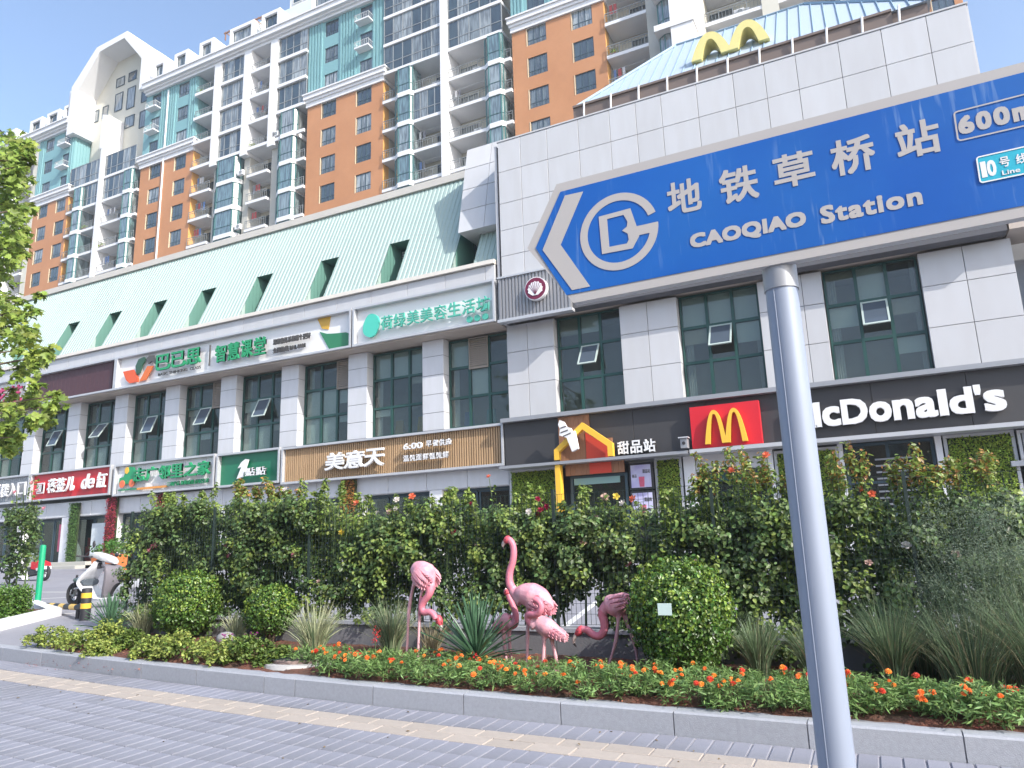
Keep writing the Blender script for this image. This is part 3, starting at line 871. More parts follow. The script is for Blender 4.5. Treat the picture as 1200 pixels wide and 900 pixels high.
# ground floor
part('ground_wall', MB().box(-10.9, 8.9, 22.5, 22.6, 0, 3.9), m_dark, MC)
part('header', MB().box(-4.80, -2.72, 21.98, 22.3, 3.42, 3.895), m_panel, MC)
part('header', MB().box(-6.86, -6.0, 22.02, 22.3, 3.66, 3.895), m_grey, MC)
for a, b, l in ((-5.16, -4.82, 0), (-2.76, -2.62, 0), (-.93, -.80, 0), (1.40, 1.55, 0)):
    part('post', MB().bbox(a, b, 21.95, 22.3, .4, 3.895), m_white if l == 0 else m_grey, MC)
fr = part('restaurant_window', MB().frame(-4.72, -2.8, .8, 3.4, .09, 22.1, 22.2), m_dframe, MC)
part('pane', MB().box(-4.66, -2.86, 22.14, 22.15, .86, 3.33), m_glf, fr)
part('awning', MB().box(-4.6, -3.0, 22.05, 22.12, 3.1, 3.3), m_green_fr, fr)
fr = part('restaurant_window', MB().frame(-.78, 1.38, .7, 3.88, .08, 22.15, 22.24).box(.24, .32, 22.16, 22.23, .78, 3.8).box(-.7, .24, 22.165, 22.225, 2.78, 2.85).box(.32, 1.30, 22.165, 22.225, 2.78, 2.85), m_dframe, MC)
part('pane', MB().box(-.70, .28, 22.19, 22.2, .78, 3.82), m_glf, fr)
part('pane', MB().box(.30, 1.32, 22.19, 22.2, .78, 3.82), m_glf, fr)
mb = MB()
for q in range(8): mb.box(-.05, .95, 22.13, 22.145, 2.2+q*.17, 2.245+q*.17)
part('pale_stripes', mb, m_grey, fr)
# dessert kiosk under the fascia
KI = thing('dessert_kiosk', 'dessert counter with timber front and yellow house outline under the dark fascia', 'kiosk', (-7.9, 21.7, .8))
def slabs(x0, x1, z0, z1, y, m, w_=.17):
    n = max(1, round((x1-x0)/w_)); p = (x1-x0)/n
    for i in range(n):
        part('timber_plank', MB().bbox(x0+i*p+.003, x0+(i+1)*p-.003, y, y+.05, z0, z1, .003), m, KI)
slabs(-8.97, -7.92, 4.0, 5.43, 21.60, m_woodp)
slabs(-7.92, -7.2, 4.0, 4.62, 21.60, m_woodp)
slabs(-8.8, -6.88, 3.55, 3.90, 21.62, m_woodp)
m_kred = mat('kiosk_red', (.62, .06, .03), .5)
part('red_patch', MB().box(-7.98, -7.28, 21.585, 21.615, 3.56, 3.89), m_kred, KI)
part('red_patch', MB().prism([(-8.06, 4.0), (-8.06, 4.86), (-7.32, 4.36), (-7.32, 4.0)], 21.585, 21.597), m_kred, KI)
part('counter_opening', MB().frame(-8.72, -6.86, 1.7, 3.54, .08, 21.8, 21.9), m_dframe, KI)
part('counter_glass', MB().box(-8.64, -6.94, 21.85, 21.86, 1.78, 3.46), m_glf, KI)
part('roller_blind', MB().box(-8.6, -7.1, 21.80, 21.84, 3.26, 3.46), mat('teal_blind', (.22, .36, .34), .6), KI)
part('house_outline', MB().prism([(-9.02, 4.04), (-9.02, 4.36), (-8.04, 5.14), (-7.10, 4.42), (-7.10, 4.02), (-7.26, 4.02), (-7.26, 4.33), (-8.04, 4.92), (-8.86, 4.28), (-8.86, 4.04)], 21.28, 21.46), m_yellow, KI)
part('side_post', MB().box(-9.02, -8.86, 21.3, 21.55, .7, 3.895), m_yellow, KI)
ice = part('cone', MB().prism([(-8.55, 4.78), (-8.25, 4.88), (-8.16, 4.32), (-8.36, 4.24)], 21.14, 21.275), m_letter, KI)
part('soft_ice', MB().prism([(-8.75, 4.78), (-8.50, 4.68), (-8.33, 4.86), (-8.38, 4.98), (-8.52, 5.04), (-8.60, 5.20), (-8.72, 5.26), (-8.78, 5.12), (-8.72, 4.98)], 21.13, 21.275), m_letter, ice)
for a, b, c, d_ in ((-8.70, 4.84, -8.45, 4.90), (-8.70, 4.98, -8.5, 5.03), (-8.62, 4.72, -8.36, 4.80)):
    part('ice_groove', MB().prism([(a, b), (c, d_), (c, d_+.035), (a, b+.035)], 21.118, 21.129), m_ldark, ice)
letter_row('甜品站', -7.02, -5.84, 4.07, 4.46, 21.58, .07, m_letter, KI, .04, .1)
# menu screens
def menu(x0, x1, z0, z1, label):
    t = thing('menu_screen', label, 'menu screen', ((x0+x1)/2, 21.85, z0), 'menu screens by the dessert counter')
    part('casing', MB().bbox(x0, x1, 21.8, 21.9, z0, z1), m_dark, t)
    part('screen', MB().box(x0+.06, x1-.06, 21.79, 21.799, z0+.06, z1-.06), mat('screen_lilac', (.45, .42, .68), .3, col2=(.62, .62, .78), mix_scale=2), t)
    part('cup_picture', MB().prism([((x0+x1)/2-.05, z0+.08), ((x0+x1)/2+.09, z0+.08), ((x0+x1)/2+.11, z0+.38), ((x0+x1)/2-.07, z0+.38)], 21.78, 21.789), m_poster, t)
    lettering('甜品站', (x0+x1)/2+.06, x1-.08, z1-.32, z1-.2, 21.789, .004, m_ldark, t, .02)
    lettering('新品', x0+.1, x0+.24, z0+.36, z0+.46, 21.789, .004, m_ldark, t, .02)
menu(-6.80, -6.06, 3.0, 3.80, 'upper lilac menu screen right of the dessert counter')
menu(-6.80, -6.06, 2.16, 2.96, 'lower menu screen right of the dessert counter, half behind the roses')
# planted green walls
moss_panel(-10.85, -9.32, 1.2, 3.82, 22.0, 'bright green planted wall left of the yellow kiosk post', m_moss, 1500)
moss_panel(-5.95, -5.3, 1.2, 3.84, 22.0, 'narrow green planted wall between menu screens and white post', m_moss, 1400)
moss_panel(-2.5, -2.1, 1.2, 3.75, 22.0, 'slim green planted strip just left of the sign pole', m_moss, 1300)
moss_panel(-1.6, -1.0, 1.2, 3.75, 22.0, 'green planted panel just right of the sign pole', m_moss, 1300)
moss_panel(1.68, 3.05, .8, 3.80, 22.0, 'large bright green planted wall below the end of the white lettering', m_moss, 1500)
moss_panel(3.6, 5.4, .8, 3.0, 22.0, 'green planted wall at the right edge under the ventilation grille', m_moss, 1100)
VG = thing('ventilation_grille', 'dark grille with upright slats in a pale frame at the right edge', 'grille', (3.7, 21.9, 3.2), None)
part('frame', MB().frame(3.18, 4.6, 3.12, 3.86, .07, 21.85, 22.0).box(2.95, 4.8, 21.8, 22.0, 2.98, 3.11), m_lgrey, VG)
me = MB().box(0, .05, 0, .08, 0, .6).mesh('slat')
for i in range(12): part('slat', None, m_grey, VG, mesh=me, loc=(3.28+i*.105, 21.87, 3.19))
part('backing', MB().box(3.25, 4.53, 21.96, 21.98, 3.19, 3.79), m_dark, VG)

# fascia signs
RS = thing('arches_sign', 'square red sign with a raised yellow letter M', 'sign', (-3.75, 21.6, 4.0))
part('red_board', MB().bbox(-4.73, -2.78, 21.42, 21.62, 4.03, 5.25), m_red, RS)
def arches(x0, x1, z0, z1, y0, y1, t=.15, pw=2.3, tt=None, T=None):
    """the twin-arch M as one solid polygon; T maps (x,z,y) to a point"""
    a = (x1-x0)/4; tt = tt or t*.8
    h = z1-z0; cx1, cx2 = x0+a, x1-a
    def arc(cx, A, H, s0, s1, n=18):
        o = []
        for u in np.linspace(s0, s1, n):
            xx = cx+A*u
            o.append((xx, z0+H*max(0, 1-abs(u)**pw)))
        return o
    A = a*1.10
    # outer curves meet above the middle leg
    u_ = (a-.0)/A
    out = arc(cx1, A, h, -1, u_)+arc(cx2, A, h, -u_, 1)[1:]
    Ai = A-t; Hi = h-tt
    inn = arc(cx2, Ai, Hi, 1, -1)+arc(cx1, Ai, Hi, 1, -1)
    mid = z0+.02
    inn = [(x_, max(z_, z0)) for x_, z_ in inn]
    poly = out+inn
    return poly
poly = arches(-4.30, -3.18, 4.12, 5.08, 0, 0, t=.14)
part('arches', MB().prism(poly, 21.26, 21.40), m_yellow, RS)
WS = thing('restaurant_name_sign', 'large raised white lettering reading McDonald\'s on the charcoal fascia', 'sign', (.8, 21.6, 4.3))
nm = "McDonald's"
wd = [1.0, .62, .86, .72, .66, .68, .30, .72, .24, .64]
tot = sum(wd); x = -1.98; sc = (3.05+1.98)/tot
for ch, w_ in zip(nm, wd):
    W_ = w_*sc
    if ch in 'MDld': z0, z1 = 4.34, 5.02
    elif ch == "'": z0, z1 = 4.78, 5.04
    else: z0, z1 = 4.335, 4.87
    heavy(ch, x+.015, x+W_-.015, z0, z1, 21.60, .12, m_letter, WS, .026, .010, name='letter')
    x += W_
SH = thing('shell_logo_sign', 'round maroon badge with a white scallop shell on the grey ribbed band', 'sign', (-9.33, 21.3, 9.7))
cx, cz = -9.36, 9.72
circ = lambda r, n=32: [(cx+r*math.cos(a), cz+r*math.sin(a)) for a in np.linspace(0, 2*math.pi, n, endpoint=False)]
part('rim', MB().prism(circ(.40), 21.14, 21.29), m_letter, SH)
part('disc', MB().prism(circ(.37), 21.125, 21.139), mat('maroon_badge', (.16, .012, .045), .4), SH)
fan = []
for i in range(9):
    a0 = math.radians(200-i*27.5)
    for da, rr in ((-8, .25), (0, .275), (8, .25)):
        aa = a0-math.radians(da)*-1
        fan.append((cx+rr*math.cos(a0+math.radians(-da)), cz-.03+rr*math.sin(a0+math.radians(-da))))
fan += [(cx+.10, cz-.24), (cx-.10, cz-.24)]
sh = part('shell', MB().prism(fan, 21.105, 21.124), m_letter, SH)
for i in range(7):
    a = math.radians(30+i*20)
    p0 = Vector((cx, 0, cz-.22)); p1 = Vector((cx+.24*math.cos(a), 0, cz-.03+.24*math.sin(a)))
    dd = (p1-p0).normalized(); nn = Vector((-dd.z, 0, dd.x))*.006
    part('shell_rib', MB().prism([((p0+nn).x, (p0+nn).z), ((p1+nn).x, (p1+nn).z), ((p1-nn).x, (p1-nn).z), ((p0-nn).x, (p0-nn).z)], 21.098, 21.104), mat('maroon_line', (.16, .012, .045), .4) if i == 0 else bpy.data.materials['maroon_line'], sh)
CM = thing('security_camera', 'small dark camera box on the fascia left of the red M sign', 'camera', (-5.0, 21.4, 4.1))
part('housing', MB().bbox(-5.02, -4.82, 21.2, 21.42, 4.06, 4.34), m_grey, CM)
part('lens_hood', MB().box(-5.06, -4.78, 21.14, 21.42, 4.345, 4.38), m_lgrey, CM)
part('lens', MB().prism([(-4.92+.05*math.cos(a), 4.2+.05*math.sin(a)) for a in np.linspace(0, 6.28, 12, endpoint=False)], 21.185, 21.199), m_dark, CM)

# ------------------------------------------------------------------ pale blue hipped roof above the block
EX0, EX1, EY0, EY1, EZ = -8.1, 3.1, 22.6, 29.4, 16.80
RXa, RXb, RY, RZ = -5.05, -.32, 26.0, 20.45
ev = [(EX0, EY0, EZ), (EX1, EY0, EZ), (EX1, EY1, EZ), (EX0, EY1, EZ), (RXa, RY, RZ), (RXb, RY, RZ)]
part('hip_roof', MB().add(ev, [(0, 1, 5, 4), (1, 2, 5), (2, 3, 4, 5), (3, 0, 4), (3, 2, 1, 0)]), m_blue_roof, MC)
def seam(p, q, name='roof_seam', r=.025):
    part(name, MB().tube([Vector(p)+Vector((0, -.01, .02)), Vector(q)+Vector((0, -.01, .02))], r, 4), m_seam, MC)
m_seam = mat('roof_seam_metal', (.25, .36, .46), .35)
x = EX0+.38
while x < EX1-.1:
    if x < RXa: t = (x-EX0)/(RXa-EX0)
    elif x > RXb: t = (EX1-x)/(EX1-RXb)
    else: t = 1
    seam((x, EY0, EZ), (x, EY0+(RY-EY0)*t, EZ+(RZ-EZ)*t))
    x += .38
for k in range(1, 17):
    y = EY0+(EY1-EY0)*k/17
    t = (y-EY0)/(RY-EY0) if y < RY else (EY1-y)/(EY1-RY)
    seam((EX1, y, EZ), (EX1+(RXb-EX1)*t, y, EZ+(RZ-EZ)*t))
for a, b in ((0, 4), (1, 5), (4, 5), (2, 5), (3, 4)): seam(ev[a], ev[b], 'ridge_cap', .06)
part('gutter', MB().box(EX0-.1, 2.05, EY0-.14, EY0+.05, EZ-.08, EZ+.0).box(EX0-.1, 2.05, EY0-.08, EY0-.02, EZ-.62, EZ-.08), m_gutter, MC)
part('roof_base', MB().box(EX0+.1, EX1-.1, EY0+.1, EY1-.1, 15.2, EZ-.02), m_gutter, MC)
me = MB().tube([(-.10, .12, -.3), (.0, -.0, 1.0)], .035, 6).mesh('gutter_post')
for i in range(11):
    part('gutter_post', None, m_white, MC, mesh=me, loc=(-7.75+i*1.0, EY0-.18, EZ-1.0))
RA = thing('rooftop_arches', 'thick yellow letter M standing on the pale blue roof', 'sign', (-2.7, 23.5, 17.6))
poly = arches(-3.95, -1.50, 17.50, 18.42, 0, 0, t=.34, pw=2.2, tt=.27)
mb = MB().prism(poly, 23.05, 23.75)
part('arches', mb, mat('roof_yellow', (.72, .64, .26), .4, var=.05), RA)
me = MB().box(0, .05, 0, .5, 0, .4).mesh('bracket')
for x in (-3.8, -2.75, -1.7): part('bracket', None, m_grey, RA, mesh=me, loc=(x, 23.2, 17.0))

# slanted pale wing past the block's right corner
WG = thing('side_wing', 'narrow pale cyan wing wall past the right corner of the white block', 'building', (5, 23.5, .6))
part('grey_wall', MB().box(3.83, 9, 23.4, 30, 0, 11.5), m_grey, WG)
part('cyan_wall', MB().hull([(3.9, 22.8, 5.55), (9, 22.8, 5.55), (9, 23.39, 5.55), (3.9, 23.39, 5.55)], [(4.9, 22.8, 9.0), (9, 22.8, 9.0), (9, 23.39, 9.0), (4.9, 23.39, 9.0)]), m_blue_roof, WG)
# ------------------------------------------------------------------ the apartment building behind
AP = thing('apartment_building', 'long multi-storey apartment building with orange brick, teal metal and white balconies behind the shops', 'apartment building', (-50, 58, 2))
FY, BY = 58.0, 60.2        # front of the projecting blocks, back of the balconies
FLOORS = [51.02-3.42*k for k in range(-3, 6)]     # window heads, top storey first
part('core_wall', MB().box(-125, 9.8, BY+.2, 72, 0, 61.4), m_cream, AP)

_wm = {}
def flat_window(x, ztop, w_=2.1, h=2.05, y=FY, depth=.22, kind=0, frame=None):
    key = ('w', w_, h, kind)
    if key not in _wm:
        mb = MB()
        mb.frame(0, w_, 0, h, .07, .06, .14)
        mb.box(w_*.36-.035, w_*.36+.035, .065, .135, .07, h-.07); mb.box(w_*.66-.035, w_*.66+.035, .065, .135, .07, h-.07)
        mb.box(.07, w_-.07, .07, .13, h*.27, h*.27+.06)
        for i in range(1, 6): mb.box(.1+i*(w_-.2)/6, .12+i*(w_-.2)/6, .03, .05, .08, h*.27)
        _wm[key] = (mb.mesh('window'), MB().box(.04, w_-.04, .10, .11, .05, h-.05).mesh('pane'))
    a, b = _wm[key]
    W_ = part('window', None, frame or m_dframe, AP, mesh=a, loc=(x, y+depth-.2, ztop-h))
    part('pane', None, m_gl, W_, mesh=b, loc=(x, y+depth-.2, ztop-h))
    return W_
def wall_with_holes(x0, x1, z0, z1, y, holes, m, th=.45, ribs=False, name='wall'):
    """a front wall whose window openings are real"""
    xs = sorted({x0, x1, *[h[0] for h in holes], *[h[1] for h in holes]})
    zs = sorted({z0, z1, *[h[2] for h in holes], *[h[3] for h in holes]})
    mb = MB()
    for i in range(len(xs)-1):
        # merge vertical runs
        run = None
        for j in range(len(zs)-1):
            cx_, cz_ = (xs[i]+xs[i+1])/2, (zs[j]+zs[j+1])/2
            inside = any(h[0] < cx_ < h[1] and h[2] < cz_ < h[3] for h in holes)
            if not inside:
                run = (run[0], zs[j+1]) if run else (zs[j], zs[j+1])
            if inside or j == len(zs)-2:
                if run: mb.box(xs[i], xs[i+1], y, y+th, run[0], run[1])
                run = None
    return part(name, mb, m, AP)
def ribs(x0, x1, z0, z1, y=FY, m=None):
    n = max(2, round((x1-x0)/.42)); p = (x1-x0)/n
    mb = MB()
    for i in range(n): mb.box(x0+i*p, x0+i*p+p*.55, y-.09, y+.05, z0, z1)
    part('ribbed_cladding', mb, m_teal, AP)
_bm = {}
def small_balcony(x, z, w_=1.9):
    if 'sb' not in _bm:
        mb = MB(); mb.box(0, w_, -.9, .1, 0, .16)
        rb = MB()
        for i in range(9): rb.box(i*w_/8-.012 if i else 0, i*w_/8+.012, -.88, -.85, .16, .8)
        rb.box(0, w_, -.89, -.84, .8, .85)
        for x_ in (0, w_-.03):
            rb.box(x_, x_+.03, -.86, .1, .78, .83)
            for i in range(4): rb.box(x_, x_+.02, -.7+i*.22, -.68+i*.22, .16, .78)
        _bm['sb'] = (mb.mesh('small_balcony'), rb.mesh('railing'))
    a, b = _bm['sb']
    o = part('small_balcony', None, m_white, AP, mesh=a, loc=(x, FY, z))
    part('railing', None, m_rail2, o, mesh=b, loc=(x, FY, z))
def ac_unit(x, y, z):
    if 'ac' not in _bm:
        mb = MB().bbox(0, .85, 0, .35, 0, .6, .02)
        _bm['ac'] = (mb.mesh('air_conditioner'), MB().prism([(.5+.22*math.cos(a), .3+.22*math.sin(a)) for a in np.linspace(0, 6.28, 14, endpoint=False)], -.012, -.002).mesh('fan_grille'))
    a, b = _bm['ac']
    o = part('air_conditioner', None, m_white, AP, mesh=a, loc=(x, y, z))
    part('fan_grille', None, m_rail, o, mesh=b, loc=(x, y, z))
# block: (x0, x1, brick window columns, teal window column, balcony column, rib spans)
m_reveal = mat('pale_reveal', (.62, .48, .32), .7)
BLOCKS = [
    (-103.7, -95.8, (-102.5, -98.5), -102.4, -98.3, [(-103.7, -102.6), (-96.6, -95.8)]),
    (-81.1, -71.45, (-79.4, -74.8), -74.9, -80.0, [(-78.0, -75.1), (-72.7, -71.45)]),
    (-53.1, -42.6, (-51.1, -46.25), -50.8, -45.9, [(-53.1, -50.95), (-48.55, -46.1), (-43.95, -42.6)]),
    (-27.1, -17.6, (-25.55, -20.85), -25.4, -20.8, [(-27.1, -25.6), (-23.1, -21.0), (-18.6, -17.6)]),
    (5.4, 9.9, (6.1, 7.9), 6.1, 7.9, []),
]
for bi, (x0, x1, bw, tw, bc, rb) in enumerate(BLOCKS):
    holes = []
    for c in bw:
        for z in FLOORS[3:]: holes.append((c, c+(2.1 if bi < 4 else 1.5), z-2.05, z))
    wall_with_holes(x0, x1, 0, 50.9+.05, FY, holes, m_orange, name='brick_wall')
    for h in holes:
        flat_window(h[0], h[3], h[1]-h[0])
        if h[3] > 35: part('window_reveal', MB().box(h[0]-.001, h[0]+.07, FY-.03, FY+.16, h[2]-.06, h[3]), m_reveal, AP)
    # returns: sunlight on the right-hand side is painted in as a lighter orange
    part('side_wall', MB().box(x1-.02, x1+.03, FY+.02, FY+1.0, 0, 50.85), m_orange_lit, AP)
    part('side_wall', MB().box(x1-.5, x1+.01, FY+1.0, BY+.2, 0, 50.85), m_cream, AP)
    part('side_wall', MB().box(x0-.03, x0+.02, FY+.02, BY+.2, 0, 50.85), m_orange, AP)
    holes = []
    for k, z in enumerate(FLOORS[:3]):
        holes += [(tw, tw+1.9, z-1.95, z), (bc+.1, bc+1.75, z-2.3, z)]
    wall_with_holes(x0, x1, 52.4, 61.42, FY+.02, holes, m_teal, name='teal_wall')
    part('side_wall', MB().box(x1-.02, x1+.03, FY+.04, BY+.2, 52.4, 61.4), m_teal, AP)
    part('side_wall', MB().box(x0-.03, x0+.02, FY+.04, BY+.2, 52.4, 61.4), m_teal, AP)
    mb = MB()
    for i in range(5): mb.box(x1+.03, x1+.10, FY+.1+i*.42, FY+.32+i*.42, 52.4, 61.4)
    part('ribbed_cladding', mb, m_teal, AP)
    for a, b in rb: ribs(a, b, 52.4, 61.4)
    for k, z in enumerate(FLOORS[:3]):
        flat_window(tw, z, 1.9, 1.95, FY+.02)
        flat_window(bc+.1, z, 1.65, 2.3, FY+.02)
        if k != 2: small_balcony(bc, z-2.45)
    # stepped white band between brick and teal
    mb = MB()
    for q, (za, zb, pr) in enumerate(((50.9, 51.45, .18), (51.45, 51.75, .32), (51.75, 52.25, .5), (52.25, 52.42, .62))):
        mb.box(x0-pr*.6, x1+pr, FY-pr, BY, za, zb)
    part('white_band', mb, m_white, AP)
part('downpipe', MB().tube([(-76.7, FY-.12, 30), (-76.7, FY-.12, 61)], .11, 8), m_white, AP)

def railing(x0, x1, y, z, glassy=False, parent=None):
    mb = MB()
    mb.box(x0, x1, y-.03, y+.03, z+.98, z+1.04); mb.box(x0, x1, y-.02, y+.02, z+.08, z+.12); mb.box(x0, x1, y-.02, y+.02, z+.75, z+.78)
    n = max(2, int((x1-x0)/.28))
    for i in range(n+1):
        a = x0+(x1-x0)*i/n; t = .03 if i % 4 == 0 else .012
        mb.box(a-t, a+t, y-.015, y+.015, z, z+.98)
    part('railing', mb, m_rail, parent or AP)
RC = random.Random(5)
m_pot0 = mat('clay_pot', (.35, .16, .09), .8)
m_laun = [mat('laundry_'+k, c, .8) for k, c in (('white', (.6, .6, .6)), ('blue', (.12, .2, .4)), ('red', (.4, .08, .08)), ('grey', (.2, .2, .22)))]
def open_bay(x0, x1, zc, wall=None, slabw=None, door_side=0, clutter=0):
    """recessed balcony: slab, back wall, glass door, railing; zc = window-head level of the floor"""
    z = zc-2.75
    o = part('balcony_slab', MB().box(x0, x1, FY-.25, BY+.1, z-.32, z), slabw or m_white, AP)
    w_ = (x1-x0)
    if w_ > 1.6:
        dw = min(2.0, w_*.55)
        a = x0+.15 if door_side == 0 else x1-.15-dw
        mb = MB().frame(a, a+dw, z+.02, z+2.5, .07, BY-.02, BY+.08).box(a+dw*.5-.04, a+dw*.5+.04, BY-.015, BY+.07, z+.1, z+2.43)
        d = part('balcony_door', mb, m_dframe, AP)
        part('pane', MB().box(a+.05, a+dw-.05, BY+.02, BY+.03, z+.07, z+2.45), m_gl, d)
    railing(x0+.03, x1-.03, FY-.18, z, parent=o)
    q = RC.random()
    if w_ > 2.2 and q < .35: ac_unit(x0+w_*.6, FY+.25, z+.02)
    elif w_ > 1.8 and q < .75:
        for i in range(RC.randint(2, 4)):
            a = x0+.3+i*.42
            if a+.35 > x1: break
            part('laundry', MB().box(a, a+RC.uniform(.22, .34), FY+.55, FY+.59, z+RC.uniform(1.3, 1.6), z+2.35), m_laun[RC.randint(0, 3)], o)
        part('drying_rail', MB().tube([(x0+.1, FY+.57, z+2.38), (x1-.1, FY+.57, z+2.38)], .02, 5), m_rail2, o)
    elif q > .85 and w_ > 1.8:
        part('balcony_plants', MB().box(x0+.2, x0+.9, FY-.1, FY+.2, z, z+.3), m_pot0, o)
        part('plant_leaves', None, m_moss, o, mesh=cluster_leaves('plant_leaves', [(x0+.3+i*.15, FY, z+.5) for i in range(5)], .22, 10, .22, .10, off=ORG[AP.name]))
def glazed_bay(x0, x1, zc, cols=4):
    z = zc-2.75; zt = z+3.08
    part('balcony_slab', MB().box(x0, x1, FY-.3, BY+.1, z-.34, z), m_white, AP)
    y = FY-.2
    mb = MB().frame(x0, x1, z, zt, .08, y, y+.1)
    mb.box(x0+.08, x1-.08, y+.004, y+.096, z+1.02, z+1.1)
    for i in range(1, cols): a = x0+(x1-x0)*i/cols; mb.box(a-.04, a+.04, y+.006, y+.094, z+.08, z+1.02); mb.box(a-.04, a+.04, y+.006, y+.094, z+1.1, zt-.08)
    w_ = part('enclosed_balcony', mb, m_rail, AP)
    for i in range(cols):
        a, b = x0+(x1-x0)*i/cols, x0+(x1-x0)*(i+1)/cols
        part('pane', MB().box(a+.03, b-.03, y+.04, y+.05, z+.05, zt-.05), m_gl, w_)
def bay_window(x0, x1, zc, out=1.25, slab=True):
    """chamfered glass bay with a white skirt"""
    z = zc-2.75; y = FY-out+.7; c = (x1-x0)*.28
    ring = lambda zz, e=0: [(x0-e, FY+1.4, zz), (x0-e, y+c*.7, zz), (x0+c, y-e, zz), (x1-c*.3, y-e, zz), (x1+e, y+c*.5, zz), (x1+e, FY+1.4, zz)][::1]
    part('bay_skirt', MB().hull(ring(z-.5, .12), ring(z+.02, .12)), m_white, AP, fix=True)
    w_ = part('bay_window', MB().hull(ring(z+.02), ring(z+2.92)), m_glb, AP, fix=True)
    mb = MB()
    for p in ring(z)[1:5]: mb.box(p[0]-.05, p[0]+.05, p[1]-.05, p[1]+.05, z, z+2.92)
    R = ring(0)
    for i in range(1, 4):
        a, b = Vector(R[i]), Vector(R[i+1])
        for zz in (.95,):
            mb.tube([(a.x, a.y-.02, z+zz), (b.x, b.y-.02, z+zz)], .035, 4)
            mb.tube([(a.x, a.y-.02, z+2.88), (b.x, b.y-.02, z+2.88)], .04, 4)
    part('bay_frame', mb, m_teal2, w_)
m_teal2 = mat('slate_green_frame', (.05, .16, .16), .45)
def fin(x0, x1, z0, z1, m=None, y0=FY-.45):
    part('pillar', MB().box(x0, x1, y0, BY+.1, z0, z1), m or m_white, AP)
# gap 3 (right of the middle brick block) and gap 1 share one plan
def gap_type_a(xl, xr, xp, seed, top=8):
    R = random.Random(seed)
    fin(xp, xp+.8, 20, 61.4 if seed == 0 else 56.2)
    w_l = xp-xl; w_r = xr-xp-.8
    bx0, bx1 = xl+w_l*.22, xl+w_l*.52
    rx0, rx1 = xr-w_r*.40, xr-w_r*.12
    for k, z in enumerate(FLOORS):
        part('slab_soffit', MB().box(xl, xp, BY-1.9, BY+.12, z-3.08-.02, z-3.08+.01) if False else MB().box(xl, xl+.01, BY, BY+.01, z, z+.01), m_white, AP) if False else None
        if seed == 1 and k < 2: continue
        if k < 3:
            glazed_bay(xl+.1, xp, z, 6)
            glazed_bay(xp+.8, rx1, z, 5)
            continue
        open_bay(xl, bx0, z)
        bay_window(bx0, bx1, z)
        if (k+seed) % 4 == 0: glazed_bay(bx1, xp, z, 4)
        else: open_bay(bx1, xp, z, door_side=1)
        if k == 3 and seed: glazed_bay(xp+.8, rx0, z, 4)
        else: open_bay(xp+.8, rx0, z, door_side=0)
        bay_window(rx0, rx1, z)
        open_bay(rx1, xr, z)
gap_type_a(-95.7, -81.2, -89.0, 1)
gap_type_a(-42.5, -27.2, -35.15, 0)
# gap 2: white grid above, bays and beige piers below
xl, xr = -71.35, -53.2
cells = [(-71.35, -68.0, 'o'), (-66.9, -63.0, 'g'), (-61.9, -58.7, 'o'), (-57.6, -53.2, 'g')]
for a, b in ((-68.0, -66.9), (-63.0, -61.9), (-58.7, -57.6)):
    fin(a, b, 47.5, 61.4); fin(a+.1, b-.1, 20, 47.5, m_beige, FY+.3)
for k, z in enumerate(FLOORS):
    for ci, (a, b, t) in enumerate(cells):
        if k >= 4:
            if ci == 1: bay_window(a-.6, b-.3, z); continue
            if ci == 3:
                bay_window(a+.3, b-1.3, z); open_bay(b-1.3, b, z); continue
        if k in (2, 3) and ci == 3 and k == 3:
            bay_window(a+.3, b-1.2, z); continue
        (open_bay if t == 'o' else glazed_bay)(a, b, z)
    if k < 4:
        part('white_beam', MB().box(xl, xr, FY-.42, FY-.22, z-3.1, z-2.72), m_white, AP)
for x, k in ((-63.2, 4), (-63.2, 6), (-63.1, 7), (-57.9, 3)):
    ac_unit(x, FY-.45, FLOORS[k]-2.5)
# gap 4 right of the last orange block
for k, z in enumerate(FLOORS):
    open_bay(-17.5, -13.6, z, door_side=1)
    bay_window(-12.4, -10.6, z, out=2.0)
    open_bay(-8.6, -3.9, z, door_side=0); ac_unit(-6.2, FY+.1, z-2.7)
    open_bay(-2.6, 1.9, z, door_side=1)
    glazed_bay(2.6, 5.3, z, 3)
fin(-13.6, -12.6, 20, 61.4, m_beige, FY-.2)
part('white_bay_wall', MB().box(-11.2, -9.3, FY-2.0, BY, 20, 61.4), m_white, AP)
fin(-9.3, -8.6, 20, 61.4, m_cream, FY-.3)
fin(-3.9, -2.6, 20, 61.4, m_cream, FY-.3)
fin(1.9, 2.6, 20, 61.4, m_cream, FY-.3)
for k in (3, 4): part('bay_band', MB().box(-12.6, -9.2, FY-2.1, FY, FLOORS[k]-3.3, FLOORS[k]-2.75), m_white, AP)
# left of the far block, behind the tree
for k, z in enumerate(FLOORS):
    open_bay(-108.5, -104.9, z); glazed_bay(-113, -109.3, z, 4); open_bay(-118.5, -114, z)
fin(-104.9, -103.75, 20, 61.4, m_cream, FY)
fin(-109.3, -108.5, 20, 61.4, m_white)
fin(-114, -113, 20, 61.4, m_white)
for k in range(3): part('white_beam', MB().box(-119, -103.8, FY-.5, FY-.26, FLOORS[k]-3.1, FLOORS[k]-2.7), m_white, AP)

